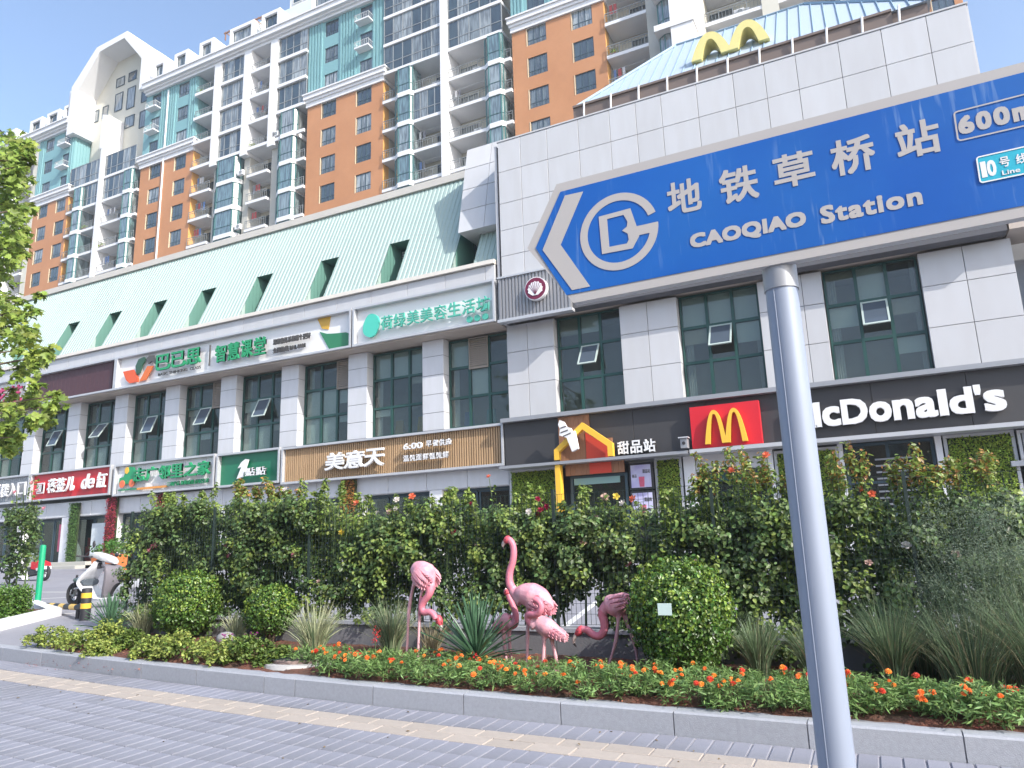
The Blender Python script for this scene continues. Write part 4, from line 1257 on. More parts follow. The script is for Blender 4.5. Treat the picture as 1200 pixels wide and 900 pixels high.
# eave, mansard and dormers
def eave(x0, x1, z):
    mb = MB()
    for za, zb, pr in ((z, z+.35, .35), (z+.35, z+.62, .6), (z+.62, z+1.25, .95), (z+1.25, z+1.42, 1.1)):
        mb.box(x0, x1, FY-pr, 70, za, zb)
    part('eave_cornice', mb, m_white, AP)
eave(-120, -96.4, 61.41); eave(-80.9, 9.8, 61.43)
m_mans = mat('pale_green_roof', (.46, .56, .48), .6, var=.06, scale=.5)
def mansard(x0, x1, zt=66.0):
    part('mansard_roof', MB().hull([(x0, FY-.1, 62.86), (x1, FY-.1, 62.86), (x1, 70, 62.86), (x0, 70, 62.86)], [(x0, FY+2.0, zt), (x1, FY+2.0, zt), (x1, 70, zt), (x0, 70, zt)]), m_mans, AP)
mansard(-120, -97.2, 65.2); mansard(-76.2, -64, 65.6); mansard(-64, 9.5, 67.6)
def dormer(x0, x1, zb=62.87, h=2.9, y=FY-.55):
    o = part('dormer', MB().frame(x0, x1, zb, zb+h, .42, y, y+2.6), m_white, AP)
    part('dormer_side', MB().box(x0+.42, x1-.42, y+.5, y+2.6, zb+.42, zb+h-.42), m_dark, o)
    mb = MB().frame(x0+.42, x1-.42, zb+.5, zb+h-.42, .08, y+.25, y+.35)
    mb.box((x0+x1)/2-.05, (x0+x1)/2+.05, y+.255, y+.345, zb+.58, zb+h-.5)
    part('window_frame', mb, m_dframe, o)
    part('pane', MB().box(x0+.46, x1-.46, y+.30, y+.31, zb+.54, zb+h-.46), m_gl, o)
for a, b in ((-118, -115.5), (-112, -109.5), (-106.0, -103.2), (-102.0, -99.2), (-98.1, -95.9)): dormer(a, b, h=2.35)
for a, b in ((-79.5, -77.2), (-75.5, -73.0), (-70.9, -68.4), (-65.6, -61.6), (-60.3, -57.4), (-52.5, -48.8), (-46, -42)): dormer(a, b, h=2.7)
for a, b in ((-36, -31), (-24, -20)): dormer(a, b, h=2.7)
# set-back roof rooms with a window strip
part('roof_room', MB().box(-58.5, -30, FY+2.2, 70, 67.6, 70.6), m_white, AP)
me = MB().frame(0, 1.5, 0, 1.7, .1, -.05, .05)
wm = me.mesh('roof_window'); pm = MB().box(.06, 1.44, 0, .01, .06, 1.64).mesh('pane')
for i in range(15):
    o = part('roof_window', None, m_wframe, AP, mesh=wm, loc=(-58+i*1.8, FY+2.15, 68.1)); part('pane', None, m_gl, o, mesh=pm, loc=(-58+i*1.8, FY+2.15, 68.1))
part('roof_slab', MB().box(-59.3, -29, FY+1.4, 70, 70.6, 70.95), m_white, AP)
mb = MB()
for i in range(12): mb.box(-67+i*.62, -66.93+i*.62, FY-.1, FY+2.6, 66.0, 66.12)
mb.box(-67.2, -59.6, FY-.1, FY+.05, 65.86, 66.0); mb.box(-67.2, -59.6, FY+2.2, FY+2.35, 65.86, 66.0)
for x in (-67, -63.5, -59.8): mb.box(x, x+.12, FY-.08, FY+.04, 64.9, 65.86)
part('roof_pergola', mb, mat('rusty_metal', (.28, .14, .08), .8), AP)

# the tall white gabled portal
PY = 57.2
outer = [(-96.6, 60.0), (-96.4, 67.6), (-91.6, 72.3), (-85.2, 72.6), (-80.9, 67.7), (-80.9, 62.3)]
inner = [(-94.9, 60.0), (-94.9, 66.6), (-90.8, 71.4), (-85.7, 71.7), (-81.7, 67.1), (-81.7, 62.3)]
mb = MB()
n = len(outer)
for i in range(n-1):
    a, b, c, d = outer[i], outer[i+1], inner[i+1], inner[i]
    mb.hull([(a[0], PY, a[1]), (b[0], PY, b[1]), (c[0], PY, c[1]), (d[0], PY, d[1])], [(a[0], 62, a[1]), (b[0], 62, b[1]), (c[0], 62, c[1]), (d[0], 62, d[1])])
part('gable_portal', mb, m_white, AP, fix=True)
part('gable_side', MB().box(-97.2, -96.3, PY+.3, 70, 61.4, 67.4), m_white, AP)
part('gable_back_wall', MB().prism([(-95.0, 52), (-95.0, 66.7), (-90.8, 71.45), (-85.7, 71.75), (-81.6, 67.1), (-81.6, 52)], 60.05, 60.35), m_cream, AP)
part('gable_roof', MB().hull([(-96.5, 62.01, 67.6), (-91.6, 62.01, 72.35), (-85.2, 62.01, 72.65), (-80.9, 62.01, 67.7)], [(-96.5, 72, 67.6), (-91.6, 72, 72.35), (-85.2, 72, 72.65), (-80.9, 72, 67.7)]), m_white, AP, fix=True)
part('gable_right_roof', MB().hull([(-80.9, PY+.1, 62.9), (-76.0, PY+.4, 62.9), (-76.0, 68, 62.9), (-80.9, 68, 62.9)], [(-80.9, PY+.1, 67.7), (-80.2, 60.5, 67.0), (-80.2, 68, 67.0), (-80.9, 68, 67.7)]), m_white, AP, fix=True)
def gw(x0, x1, z0, z1):
    y = 60.0
    o = part('gable_window', MB().frame(x0, x1, z0, z1, .09, y-.06, y+.04), m_dframe, AP)
    part('pane', MB().box(x0+.05, x1-.05, y-.01, y+.0, z0+.05, z1-.05), m_gl, o)
for px0, px1, py0, py1 in ((136.7, 146, 91, 101), (151, 160, 84, 94), (135, 143.5, 109.5, 129.5), (149, 158, 102.5, 126.5), (166, 173, 104, 119), (109.5, 115.5, 130, 143), (120.5, 126.5, 124.5, 138), (146.5, 157, 136, 149), (163.5, 171, 130, 149)):
    a = on_plane(px0, (py0+py1)/2, 60); b = on_plane(px1, (py0+py1)/2, 60); c = on_plane((px0+px1)/2, py0, 60); d = on_plane((px0+px1)/2, py1, 60)
    gw(a.x, b.x, d.z, c.z)
part('white_fin', MB().hull([(-89.6, 57.7, 56.2), (-88.2, 57.7, 56.2), (-88.2, 60.04, 56.2), (-89.6, 60.04, 56.2)], [(-89.6, 57.7, 61.4), (-88.2, 57.7, 60.9), (-88.2, 60.04, 60.9), (-89.6, 60.04, 61.4)]), m_white, AP)
# further storeys of the same building rise over the far left
# ------------------------------------------------------------------ ground
GN = Vector((.01453, -.02851, 1)).normalized()
def on_ground(px, py, dz=.14):
    d = r2*((px-600)/FPX) - u2*((py-450)/FPX) + f_
    t = (dz-CZ)/(d.z-(-.01453*d.x+.02851*d.y))
    return Vector((d.x*t, d.y*t, CZ+d.z*t))
def grid_sheet(x0, x1, y0, y1, zf, nx, ny, edge=None):
    mb = MB(); vs = []; fs = []
    for j in range(ny+1):
        for i in range(nx+1):
            x = x0+(x1-x0)*i/nx
            ya = edge(x) if edge else y0
            y = ya+(y1-ya)*j/ny
            vs.append((x, y, zf(x, y)))
    for j in range(ny):
        for i in range(nx):
            a = j*(nx+1)+i
            fs.append((a, a+1, a+nx+2, a+nx+1))
    return mb.add(vs, fs)
m_ground = mat('far_ground', (.16, .16, .16), .9, var=.1, scale=.2)
m_sand = mat('joint_sand', (.40, .39, .41), .9, var=.1, scale=8)
m_pave = mat('grey_paver', (.245, .252, .30), .75, var=.10, scale=14, rand=.07, bump=.35, bscale=90, col2=(.20, .205, .235), mix_scale=1.1)
m_tan = mat('tan_paver', (.37, .325, .285), .75, var=.10, scale=14, rand=.06, bump=.35, bscale=90)
m_granite = mat('grey_granite', (.33, .345, .38), .7, var=.14, scale=40, rand=.05, bump=.3, bscale=160)
m_apron = mat('grey_pavement', (.27, .27, .30), .8, var=.08, scale=3, bump=.25, bscale=50, col2=(.24, .24, .27), mix_scale=.6)
m_line = mat('white_road_paint', (.62, .62, .62), .7, var=.15, scale=10)
m_soil = mat('red_mulch_soil', (.15, .055, .035), .95, var=.35, scale=30, bump=1, bscale=70, col2=(.09, .05, .035), mix_scale=5)

gsheet = part('ground', grid_sheet(-400, 400, -200, 700, lambda x, y: gz(x, y)-.06, 16, 16), m_ground, kind='structure')
# pavement beyond the kerb, one step up
pvt = part('pavement', grid_sheet(-60, 25, 0, 22.3, pz, 60, 12, edge=lambda x: yk(x)+.05 if -16 < x < 8 else yk(max(-16, min(8, x)))+.05), m_apron, kind='structure')
def strip(p, q, w_, parent, m, name, lift=.004):
    d = (Vector(q)-Vector(p)); s = Vector((-d.y, d.x, 0)).normalized()*w_/2
    vs = [Vector(p)+s, Vector(p)-s, Vector(q)-s, Vector(q)+s]
    part(name, MB().add([(v.x, v.y, pz(v.x, v.y)+lift) for v in vs], [(0, 1, 2, 3)]), m, parent)
for a, b in (((43, 694), (92, 694)), ((44, 702), (84, 700)), ((67, 720), (98, 718)), ((190, 690), (330, 676)), ((440, 715), (560, 700)), ((655, 740), (700, 705)), ((700, 712), (760, 704))):
    strip(on_ground(*a), on_ground(*b), .10, pvt, m_line, 'painted_line')

# near paving: sand bed with real pavers
pav = part('paving', grid_sheet(-16, 6, -3, 5.3, lambda x, y: gz(x, y)-.010, 44, 16, ), m_sand, kind='structure')
def at_kerb(s, v):
    """s along the kerb line (x), v towards the street from its face"""
    dy = .0124*(s+1.5)
    t = Vector((1, dy, 0)).normalized(); n = Vector((-t.y, t.x, 0))
    p = Vector((s, yk(s), 0))-n*v
    return p, t, n
me_cache = {}
def brick_mesh(w_, l_, h=.05):
    key = (w_, l_)
    if key not in me_cache:
        b = .004
        mb = MB().hull([(-w_/2, -l_/2, -h), (w_/2, -l_/2, -h), (w_/2, l_/2, -h), (-w_/2, l_/2, -h)], [(-w_/2, -l_/2, -b), (w_/2, -l_/2, -b), (w_/2, l_/2, -b), (-w_/2, l_/2, -b)])
        mb.hull([(-w_/2, -l_/2, -b), (w_/2, -l_/2, -b), (w_/2, l_/2, -b), (-w_/2, l_/2, -b)], [(-w_/2+b, -l_/2+b, 0), (w_/2-b, -l_/2+b, 0), (w_/2-b, l_/2-b, 0), (-w_/2+b, l_/2-b, 0)])
        mb.f = [f for i, f in enumerate(mb.f) if i not in (1, 6)]
        me_cache[key] = mb
    return me_cache[key]
items = []
def lay(v0, v1, w_, gap, m, s0=-13.5, s1=4.5, off=0):
    s = s0+off
    while s < s1:
        p, t, n = at_kerb(s+w_/2, (v0+v1)/2)
        items.append((p, t, w_, v1-v0-gap, m)); s += w_+gap
lay(.005, .31, .112, .010, 0)
lay(.315, .475, .30, .008, 1)
lay(.475, .635, .30, .008, 1, off=.15)
v = .64
while v < 6.5:
    lay(v, v+.24, .112, .008, 0, s1=3.0 if v < 3 else 1.0); v += .236
def in_view(p):
    q = Vector((p.x, p.y, gz(p.x, p.y)))-Vector((0, 0, CZ))
    z = q.dot(f_)
    if z < .5: return None
    X = 600+FPX*q.dot(r2)/z; Y = 450-FPX*q.dot(u2)/z
    return z if -15 < X < 1215 and Y < 915 else None
seen = sorted([(in_view(it[0]), i) for i, it in enumerate(items) if in_view(it[0])])
single = {i for z, i in seen[:300]}
mm = [m_pave, m_tan]
rest = [MB(), MB()]
bm_mesh = {}
for i, (p, t, w_, l_, m) in enumerate(items):
    n = GN; tt = Vector((t.x, t.y, 0)); tt = (tt-n*tt.dot(n)).normalized(); bb = n.cross(tt)
    z = gz(p.x, p.y)+random.uniform(-.0015, .0015)
    Mx = Matrix((tt, bb, n)).transposed().to_4x4(); Mx.translation = (p.x, p.y, z)
    src = brick_mesh(w_, round(l_, 3))
    if i in single:
        key = (w_, round(l_, 3), m)
        if key not in bm_mesh:
            me = src.mesh('paver'); me.materials.append(mm[m]); bm_mesh[key] = me
        o = bpy.data.objects.new('paver', bm_mesh[key]); COL.objects.link(o); o.parent = pav; o.matrix_local = Mx
    elif p.x < 3 and p.y > 0:
        rest[m].add([tuple(Mx @ Vector(v_)) for v_ in src.v], src.f)
part('paver_field', rest[0], m_pave, pav, kind='stuff')
part('tan_paver_field', rest[1], m_tan, pav, kind='stuff')

# kerb
kb = part('kerb', grid_sheet(-13.5, 5, 0, 0, lambda x, y: gz(x, y)+.02, 30, 1, edge=None), m_sand, kind='structure') if False else None
mb = MB()
xs = np.linspace(-13.5, 5, 40)
for a, b in zip(xs[:-1], xs[1:]):
    mb.hull([(a, yk(a)+.015, gz(a, yk(a))-.05), (b, yk(b)+.015, gz(b, yk(b))-.05), (b, yk(b)+.10, gz(b, yk(b))-.05), (a, yk(a)+.10, gz(a, yk(a))-.05)],
            [(a, yk(a)+.015, gz(a, yk(a))+.135), (b, yk(b)+.015, gz(b, yk(b))+.135), (b, yk(b)+.10, gz(b, yk(b))+.135), (a, yk(a)+.10, gz(a, yk(a))+.135)])
kb = part('kerb', mb, m_sand, kind='structure')
KJ = [-13.4, -12.5, -11.6, -10.7, -9.8, -8.9, -7.95, -7.0, -6.15, -5.23, -4.85, -3.98, -3.1, -2.28, -1.45, -.6, .25, 1.1, 1.95, 2.8, 3.7, 4.6]
for a, b in zip(KJ[:-1], KJ[1:]):
    a += .004; b -= .004; c = .012; W_ = .13
    pts = []
    for (dx, dv, dz) in ((0, 0, -.04), (0, 0, .15-c), (0, c, .15), (0, W_-c*.3, .15), (0, W_, .15-c), (0, W_, -.04)):
        for s in (a, b):
            pts.append((s, yk(s)+dv, gz(s, yk(s))+dz+random.uniform(0, .002)))
    fs = [(2*i, 2*i+1, 2*i+3, 2*i+2) for i in range(5)]
    fs += [(0, 2, 4, 6, 8, 10), (11, 9, 7, 5, 3, 1)]
    part('kerb_stone', MB().add(pts, fs), m_granite, kb, fix=True)

# ------------------------------------------------------------------ planter bed
WY = 6.98
def soil_z(x, y): return pz(x, y)+.022+.012*math.sin(x*7+y*3)*math.sin(y*9)+.007*math.sin(x*23)-.045*max(0, 1-(y-yk(x)-.125)/.12)
bed = part('planting_bed', grid_sheet(-9.15, 4.6, 0, WY+.01, soil_z, 120, 14, edge=lambda x: yk(x)+.125), m_soil, kind='structure')
bed2 = part('bed_behind_wall', grid_sheet(-10.0, 4.6, WY+.16, 7.75, lambda x, y: pz(x, y)+.06, 40, 3), m_soil, kind='structure')
n = 5200
P = np.stack([RNG.uniform(-9.0, 2.6, n), RNG.uniform(5.45, 6.9, n), np.zeros(n)], 1)
P[:, 2] = [soil_z(a, b)+.006 for a, b in P[:, :2]]
N = rnd_unit(n)*.5+np.array([0, 0, 1.]); T = np.cross(N, rnd_unit(n))
mulch = part('wood_chip_mulch', None, mat('wood_chip', (.30, .10, .06), .9, isl=.6, hue=.03), mesh=leaf_mesh('wood_chip_mulch', P, T, N, RNG.uniform(.012, .035, n), .010, 1, fold=.3))
tag(mulch, 'red brown wood chip mulch scattered over the planting bed', 'mulch', kind='stuff')

m_lowall = mat('dark_concrete', (.17, .17, .18), .85, var=.18, scale=4, bump=.3)
lw = thing('low_wall', 'low grey concrete wall behind the flamingos carrying the wire fence', 'wall', (-3, WY, pz(-3, WY)))
for a, b in zip(np.arange(-9.42, 4.5, 1.6), np.arange(-9.42, 4.5, 1.6)+1.6):
    za, zb = pz(a, WY), pz(b, WY); a2, b2 = a+.004, b-.004
    part('wall_block', MB().hull([(a2, WY, za-.1), (b2, WY, zb-.1), (b2, WY+.15, zb-.1), (a2, WY+.15, za-.1)], [(a2, WY, za+.235), (b2, WY, zb+.235), (b2, WY+.15, zb+.235), (a2, WY+.15, za+.235)]), m_lowall, lw)
    part('coping', MB().hull([(a2, WY-.02, za+.237), (b2, WY-.02, zb+.237), (b2, WY+.17, zb+.237), (a2, WY+.17, za+.237)], [(a2, WY-.02, za+.275), (b2, WY-.02, zb+.275), (b2, WY+.17, zb+.275), (a2, WY+.17, za+.275)]), m_granite, lw)
fe = thing('wire_fence', 'dark green welded wire fence standing on the low wall inside the roses', 'fence', (-3, WY+.06, pz(-3, WY)+.27))
m_wire = mat('dark_wire', (.02, .035, .03), .5)
for a in np.arange(-9.42, 4.4, 1.6):
    b = a+1.6; z0 = pz(a, WY)+.275
    part('fence_post', MB().box(a-.014, a+.014, WY+.05, WY+.08, z0, z0+1.35), m_wire, fe)
    mb = MB(); y = WY+.06
    for i in range(1, 32):
        x = a+i*.05; mb.box(x-.0018, x+.0018, y-.0018, y+.0018, z0+.03, z0+1.3)
    for j in range(14):
        z = z0+.03+j*.0975; mb.box(a, b, y-.004, y-.0005, z-.0018, z+.0018)
    part('wire_mesh', mb, m_wire, fe, kind='stuff')

# ------------------------------------------------------------------ left side: kerb, box hedge, post, bollard
k2 = part('white_kerb', MB().hull([(-11.35, 6.3, pz(-11.3, 6.3)-.1), (-12.62, 8.25, pz(-12.6, 8.2)-.1), (-12.85, 8.15, pz(-12.6, 8.2)-.1), (-11.6, 6.25, pz(-11.3, 6.3)-.1)],
                                    [(-11.35, 6.3, pz(-11.3, 6.3)+.13), (-12.62, 8.25, pz(-12.6, 8.2)+.13), (-12.85, 8.15, pz(-12.6, 8.2)+.13), (-11.6, 6.25, pz(-11.3, 6.3)+.13)]), m_white, kind='structure', fix=True)
part('kerb_return', MB().hull([(-12.64, 8.25, pz(-12.6, 8.2)-.1), (-15.8, 9.6, pz(-15.6, 9.6)-.1), (-15.9, 9.45, pz(-15.6, 9.6)-.1), (-12.86, 8.12, pz(-12.6, 8.2)-.1)],
                                    [(-12.64, 8.25, pz(-12.6, 8.2)+.13), (-15.8, 9.6, pz(-15.6, 9.6)+.13), (-15.9, 9.45, pz(-15.6, 9.6)+.13), (-12.86, 8.12, pz(-12.6, 8.2)+.13)]), m_white, k2, fix=True)
part('raised_soil', grid_sheet(-15.6, -12.7, 6.2, 8.2, lambda x, y: pz(x, y)+.1, 6, 4), m_soil, kind='structure')
m_gpost = mat('green_paint', (.01, .33, .16), .4, var=.05)
b = on_ground(43.5, 711)
gp = thing('green_post', 'short bright green round post beside the clipped box hedge', 'post', tuple(b))
part('tube', MB().lathe(b, [(.055, 0), (.055, 1.12), (.05, 1.15), (.02, 1.165)], 16), m_gpost, gp, smooth=True)
part('base_plate', MB().lathe(b, [(.10, -.01), (.10, .015), (.06, .02)], 16), m_gpost, gp)
m_blk = mat('black_rubber', (.025, .025, .03), .6)
b = on_ground(99, 727)
bo = thing('striped_bollard', 'black bollard with two yellow bands at the corner of the planting bed', 'bollard', tuple(b))
part('post', MB().lathe(b, [(.075, 0), (.075, .47), (.068, .49), (.0, .495)], 20), m_blk, bo, smooth=True)
for z in (.18, .34): part('yellow_band', MB().lathe(b, [(.076, z), (.0785, z+.003), (.0785, z+.075), (.076, z+.078)], 20), m_yellow, bo, smooth=True)
p1, p2 = on_plane(44, 709, 9.0), on_plane(97, 712, 7.95)
ba = thing('striped_barrier_pole', 'low horizontal pole striped black and yellow between green post and bollard', 'barrier', tuple(p1))
for i in range(9):
    a = p1.lerp(p2, i/9); c = p1.lerp(p2, (i+1)/9)
    part('stripe', MB().tube([a, c], .048, 12), m_yellow if i % 2 else m_blk, ba)
for q in (.05, .93):
    a = p1.lerp(p2, q); part('foot', MB().box(a.x-.03, a.x+.03, a.y-.03, a.y+.03, pz(a.x, a.y), a.z-.03), m_blk, ba)
p1, p2 = on_plane(103, 709, 7.95), on_plane(150, 702, 8.9)
ba = thing('grey_barrier_pole', 'low plain grey horizontal pole right of the striped bollard', 'barrier', tuple(p1))
part('pole', MB().tube([p1, p2], .055, 12), m_grey, ba)
for q in (.1, .9):
    a = p1.lerp(p2, q); part('foot', MB().box(a.x-.03, a.x+.03, a.y-.03, a.y+.03, pz(a.x, a.y), a.z-.04), m_grey, ba)

# white scooter, drawn on its own upright plane
m_wpl = mat('white_plastic', (.70, .71, .73), .3, coat=.4)
m_gpl = mat('dark_plastic', (.04, .04, .045), .5)
m_tyre = mat('tyre', (.03, .03, .032), .85)
m_chrome = mat('bright_metal', (.5, .5, .52), .3, metal=.8)
m_cape = mat('grey_cape', (.16, .15, .17), .75, var=.15, scale=8)
SY = 9.4
def zp(zx, zy, Y=SY, k=900/160, ox=0, oy=580): return on_plane(ox+zx/k, oy+zy/k, Y)
def sil(pts, Y, th, m, parent, name, cham=.03):
    """rounded slab: outline in the scooter's plane, swelling to full width in the middle"""
    P = [zp(*p, Y) for p in pts]
    c = sum(P, Vector())/len(P)
    def ring(yy, s): return [(c.x+(p.x-c.x)*s, Y+yy, c.z+(p.z-c.z)*s) for p in P]
    mb = MB(); n = len(P); rs = [ring(-th/2, .80), ring(-th*.36, .96), ring(0, 1.0), ring(th*.36, .96), ring(th/2, .80)]
    for r in rs: mb.v += r
    for i in range(4):
        for j in range(n):
            q = (j+1) % n
            mb.f.append((i*n+j, i*n+q, (i+1)*n+q, (i+1)*n+j))
    mb.f.append(tuple(range(n))[::-1]); mb.f.append(tuple(4*n+j for j in range(n)))
    return part(name, mb, m, parent, smooth=True, fix=True)
fw = zp(492, 690)
R_ = .225
fw.z = pz(fw.x, SY)+R_
sc = thing('white_scooter', 'white motor scooter with grey leg cape parked side-on behind the striped bollard', 'scooter', (fw.x+.6, SY, pz(fw.x, SY)))
def wheel(c, R, parent, w_=.055):
    o = part('wheel', MB().wheel(tuple(c), R-w_, w_, 28, 8), m_tyre, parent, smooth=True)
    mb = MB()
    for i in range(5):
        a = 2*math.pi*i/5
        mb.tube([Vector(c), Vector(c)+Vector((math.cos(a), 0, math.sin(a)))*(R-w_*1.6)], .016, 5)
    mb.wheel(tuple(c), R-w_*1.9, .012, 24, 5); mb.prism([(c[0]+.05*math.cos(a), c[2]+.05*math.sin(a)) for a in np.linspace(0, 6.28, 12, endpoint=False)], c[1]-.04, c[1]+.04)
    part('rim', mb, m_chrome, o)
    return o
wheel(fw, R_, sc); rw = Vector((fw.x+1.28, SY, pz(fw.x+1.28, SY)+R_)); wheel(rw, R_, sc)
def ribbon(path, hw, th, m, parent, name, Y=None):
    """a panel swept along a path in the side view: half-width across, thickness along the view's plane"""
    Y = Y or SY
    P, _ = smooth_pts([zp(x, y, Y) for x, y in path], 5)
    W_ = np.interp(np.linspace(0, len(path)-1, len(P)), range(len(path)), hw); T_ = np.interp(np.linspace(0, len(path)-1, len(P)), range(len(path)), th)
    mb = MB(); n = 14
    for i, p in enumerate(P):
        d = (P[min(i+1, len(P)-1)]-P[max(i-1, 0)]).normalized(); nn = Vector((-d.z, 0, d.x))
        for k in range(n):
            a = 2*math.pi*k/n; cy = abs(math.cos(a))**.6*(1 if math.cos(a) > 0 else -1); cz_ = abs(math.sin(a))**.6*(1 if math.sin(a) > 0 else -1)
            v = p+Vector((0, W_[i]*cy, 0))+nn*T_[i]*cz_
            mb.v.append(tuple(v))
    for i in range(len(P)-1):
        for k in range(n):
            q = (k+1) % n; mb.f.append((i*n+k, i*n+q, (i+1)*n+q, (i+1)*n+k))
    mb.f.append(tuple(range(n))[::-1]); mb.f.append(tuple((len(P)-1)*n+k for k in range(n)))
    return part(name, mb, m, parent, smooth=True, fix=True)
def smooth_pts(P, n):
    o = []
    for i in range(len(P)-1):
        p0 = P[max(i-1, 0)]; p1 = P[i]; p2 = P[i+1]; p3 = P[min(i+2, len(P)-1)]
        for k in range(n):
            t = k/n; o.append(.5*((2*p1)+(-p0+p2)*t+(2*p0-5*p1+4*p2-p3)*t*t+(-p0+3*p1-3*p2+p3)*t**3))
    o.append(P[-1]); return o, None
ribbon([(470, 660), (490, 628), (535, 612), (575, 628), (595, 655)], [.03, .07, .085, .08, .04], [.012, .02, .02, .02, .012], m_wpl, sc, 'front_fender')
ribbon([(655, 440), (640, 480), (590, 540), (570, 580), (600, 630), (650, 672), (720, 684), (800, 668)], [.10, .15, .19, .20, .19, .17, .16, .12], [.04, .045, .05, .045, .035, .03, .03, .02], m_wpl, sc, 'leg_shield')
ribbon([(600, 575), (555, 560), (520, 560), (505, 572)], [.16, .16, .12, .05], [.06, .06, .04, .02], mat('smoke_screen', (.10, .12, .14), .15), sc, 'headlight')
ribbon([(600, 405), (640, 395), (690, 412), (740, 430), (765, 445)], [.05, .09, .10, .09, .05], [.03, .055, .07, .06, .03], m_wpl, sc, 'handlebar_cowl')
ribbon([(650, 430), (660, 480)], [.05, .05], [.04, .04], m_gpl, sc, 'steering_column')
ribbon([(770, 660), (830, 615), (900, 590), (980, 585), (1010, 600)], [.08, .15, .17, .15, .06], [.03, .09, .11, .10, .04], m_wpl, sc, 'body')
ribbon([(800, 560), (850, 535), (930, 530), (1000, 525)], [.07, .14, .15, .08], [.04, .06, .06, .03], m_gpl, sc, 'seat')
ribbon([(700, 462), (745, 480), (750, 540), (735, 610), (715, 670), (705, 700)], [.10, .18, .19, .18, .14, .08], [.02, .05, .05, .05, .04, .02], m_cape, sc, 'leg_cape')
a = zp(625, 400, SY)
part('handle', MB().tube([(a.x, SY-.36, a.z), (a.x+.05, SY-.12, a.z-.02), (a.x+.05, SY+.12, a.z-.02), (a.x, SY+.36, a.z)], .016, 8), m_gpl, sc)
b_ = zp(620, 325, SY-.3); part('mirror', MB().ell((b_.x, SY-.3, b_.z), (.035, .02, .065)).tube([(b_.x, SY-.3, b_.z-.05), (a.x+.03, SY-.22, a.z)], .007, 6), m_gpl, sc, smooth=True)
b_ = zp(770, 395, SY+.3); part('mirror', MB().ell((b_.x, SY+.3, b_.z), (.06, .02, .04)).tube([(b_.x-.05, SY+.3, b_.z), (a.x+.05, SY+.22, a.z)], .007, 6), m_gpl, sc, smooth=True)
a = zp(810, 545, SY-.15); part('indicator', MB().ell((a.x, SY-.15, a.z), (.07, .03, .045)), m_yellow, sc, smooth=True)
part('fork', MB().tube([fw+Vector((0, -.07, 0)), fw+Vector((.12, -.07, .35))], .02, 8).tube([fw+Vector((0, .07, 0)), fw+Vector((.12, .07, .35))], .02, 8), m_gpl, sc)

# the two vehicles at the left edge
SY2 = 13.0
def zq(zx, zy, Y): return on_plane(zx/(900/160), 580+zy/(900/160), Y)
c = zq(75, 556, SY2); c.z = pz(c.x, SY2)+.29
wb = thing('white_ebike', 'white electric bike half hidden behind the box hedge at the left edge', 'electric bike', (c.x-.5, SY2, pz(c.x, SY2)))
wheel(c, .29, wb, .04); wheel(c+Vector((-1.15, 0, 0)), .29, wb, .04)
zp_old = zp
def zp(zx, zy, Y=SY2): return zq(zx, zy, Y)
sil([(55, 455), (110, 450), (165, 500), (170, 560), (130, 560), (115, 505), (60, 480), (20, 490), (20, 470)], SY2, .2, m_wpl, wb, 'rear_fender')
sil([(-120, 470), (0, 440), (60, 450), (40, 475), (-120, 500)], SY2, .2, m_gpl, wb, 'seat')
part('frame', MB().tube([c, c+Vector((-.5, 0, .1)), c+Vector((-1.0, 0, .75))], .03, 8).tube([c+Vector((-1.15, 0, 0)), c+Vector((-.98, 0, .85))], .025, 8).tube([c+Vector((-.98, -.3, .9)), c+Vector((-.98, .3, .9))], .015, 6), m_gpl, wb)
SY3 = 14.5
c = zq(295, 530, SY3); c.z = pz(c.x, SY3)+.24
rb = thing('red_scooter', 'dark scooter with a red and white tail between green post and shop steps', 'scooter', (c.x-.5, SY3, pz(c.x, SY3)))
wheel(c, .24, rb, .05); wheel(c+Vector((-1.15, 0, 0)), .24, rb, .05)
def zp(zx, zy, Y=SY3): return zq(zx, zy, Y)
sil([(230, 440), (280, 430), (312, 445), (315, 480), (270, 500), (225, 490)], SY3, .3, m_red, rb, 'tail_box')
sil([(262, 482), (312, 468), (315, 488), (265, 502)], SY3-.02, .30, m_wpl, rb, 'tail_stripe')
sil([(150, 480), (240, 470), (300, 500), (300, 520), (240, 530), (160, 545), (130, 510)], SY3, .26, m_gpl, rb, 'body')
part('handle', MB().tube([c+Vector((-.95, -.3, .75)), c+Vector((-.95, .3, .75))], .015, 6).tube([c+Vector((-1.15, 0, 0)), c+Vector((-.95, 0, .75))], .03, 6), m_gpl, rb)

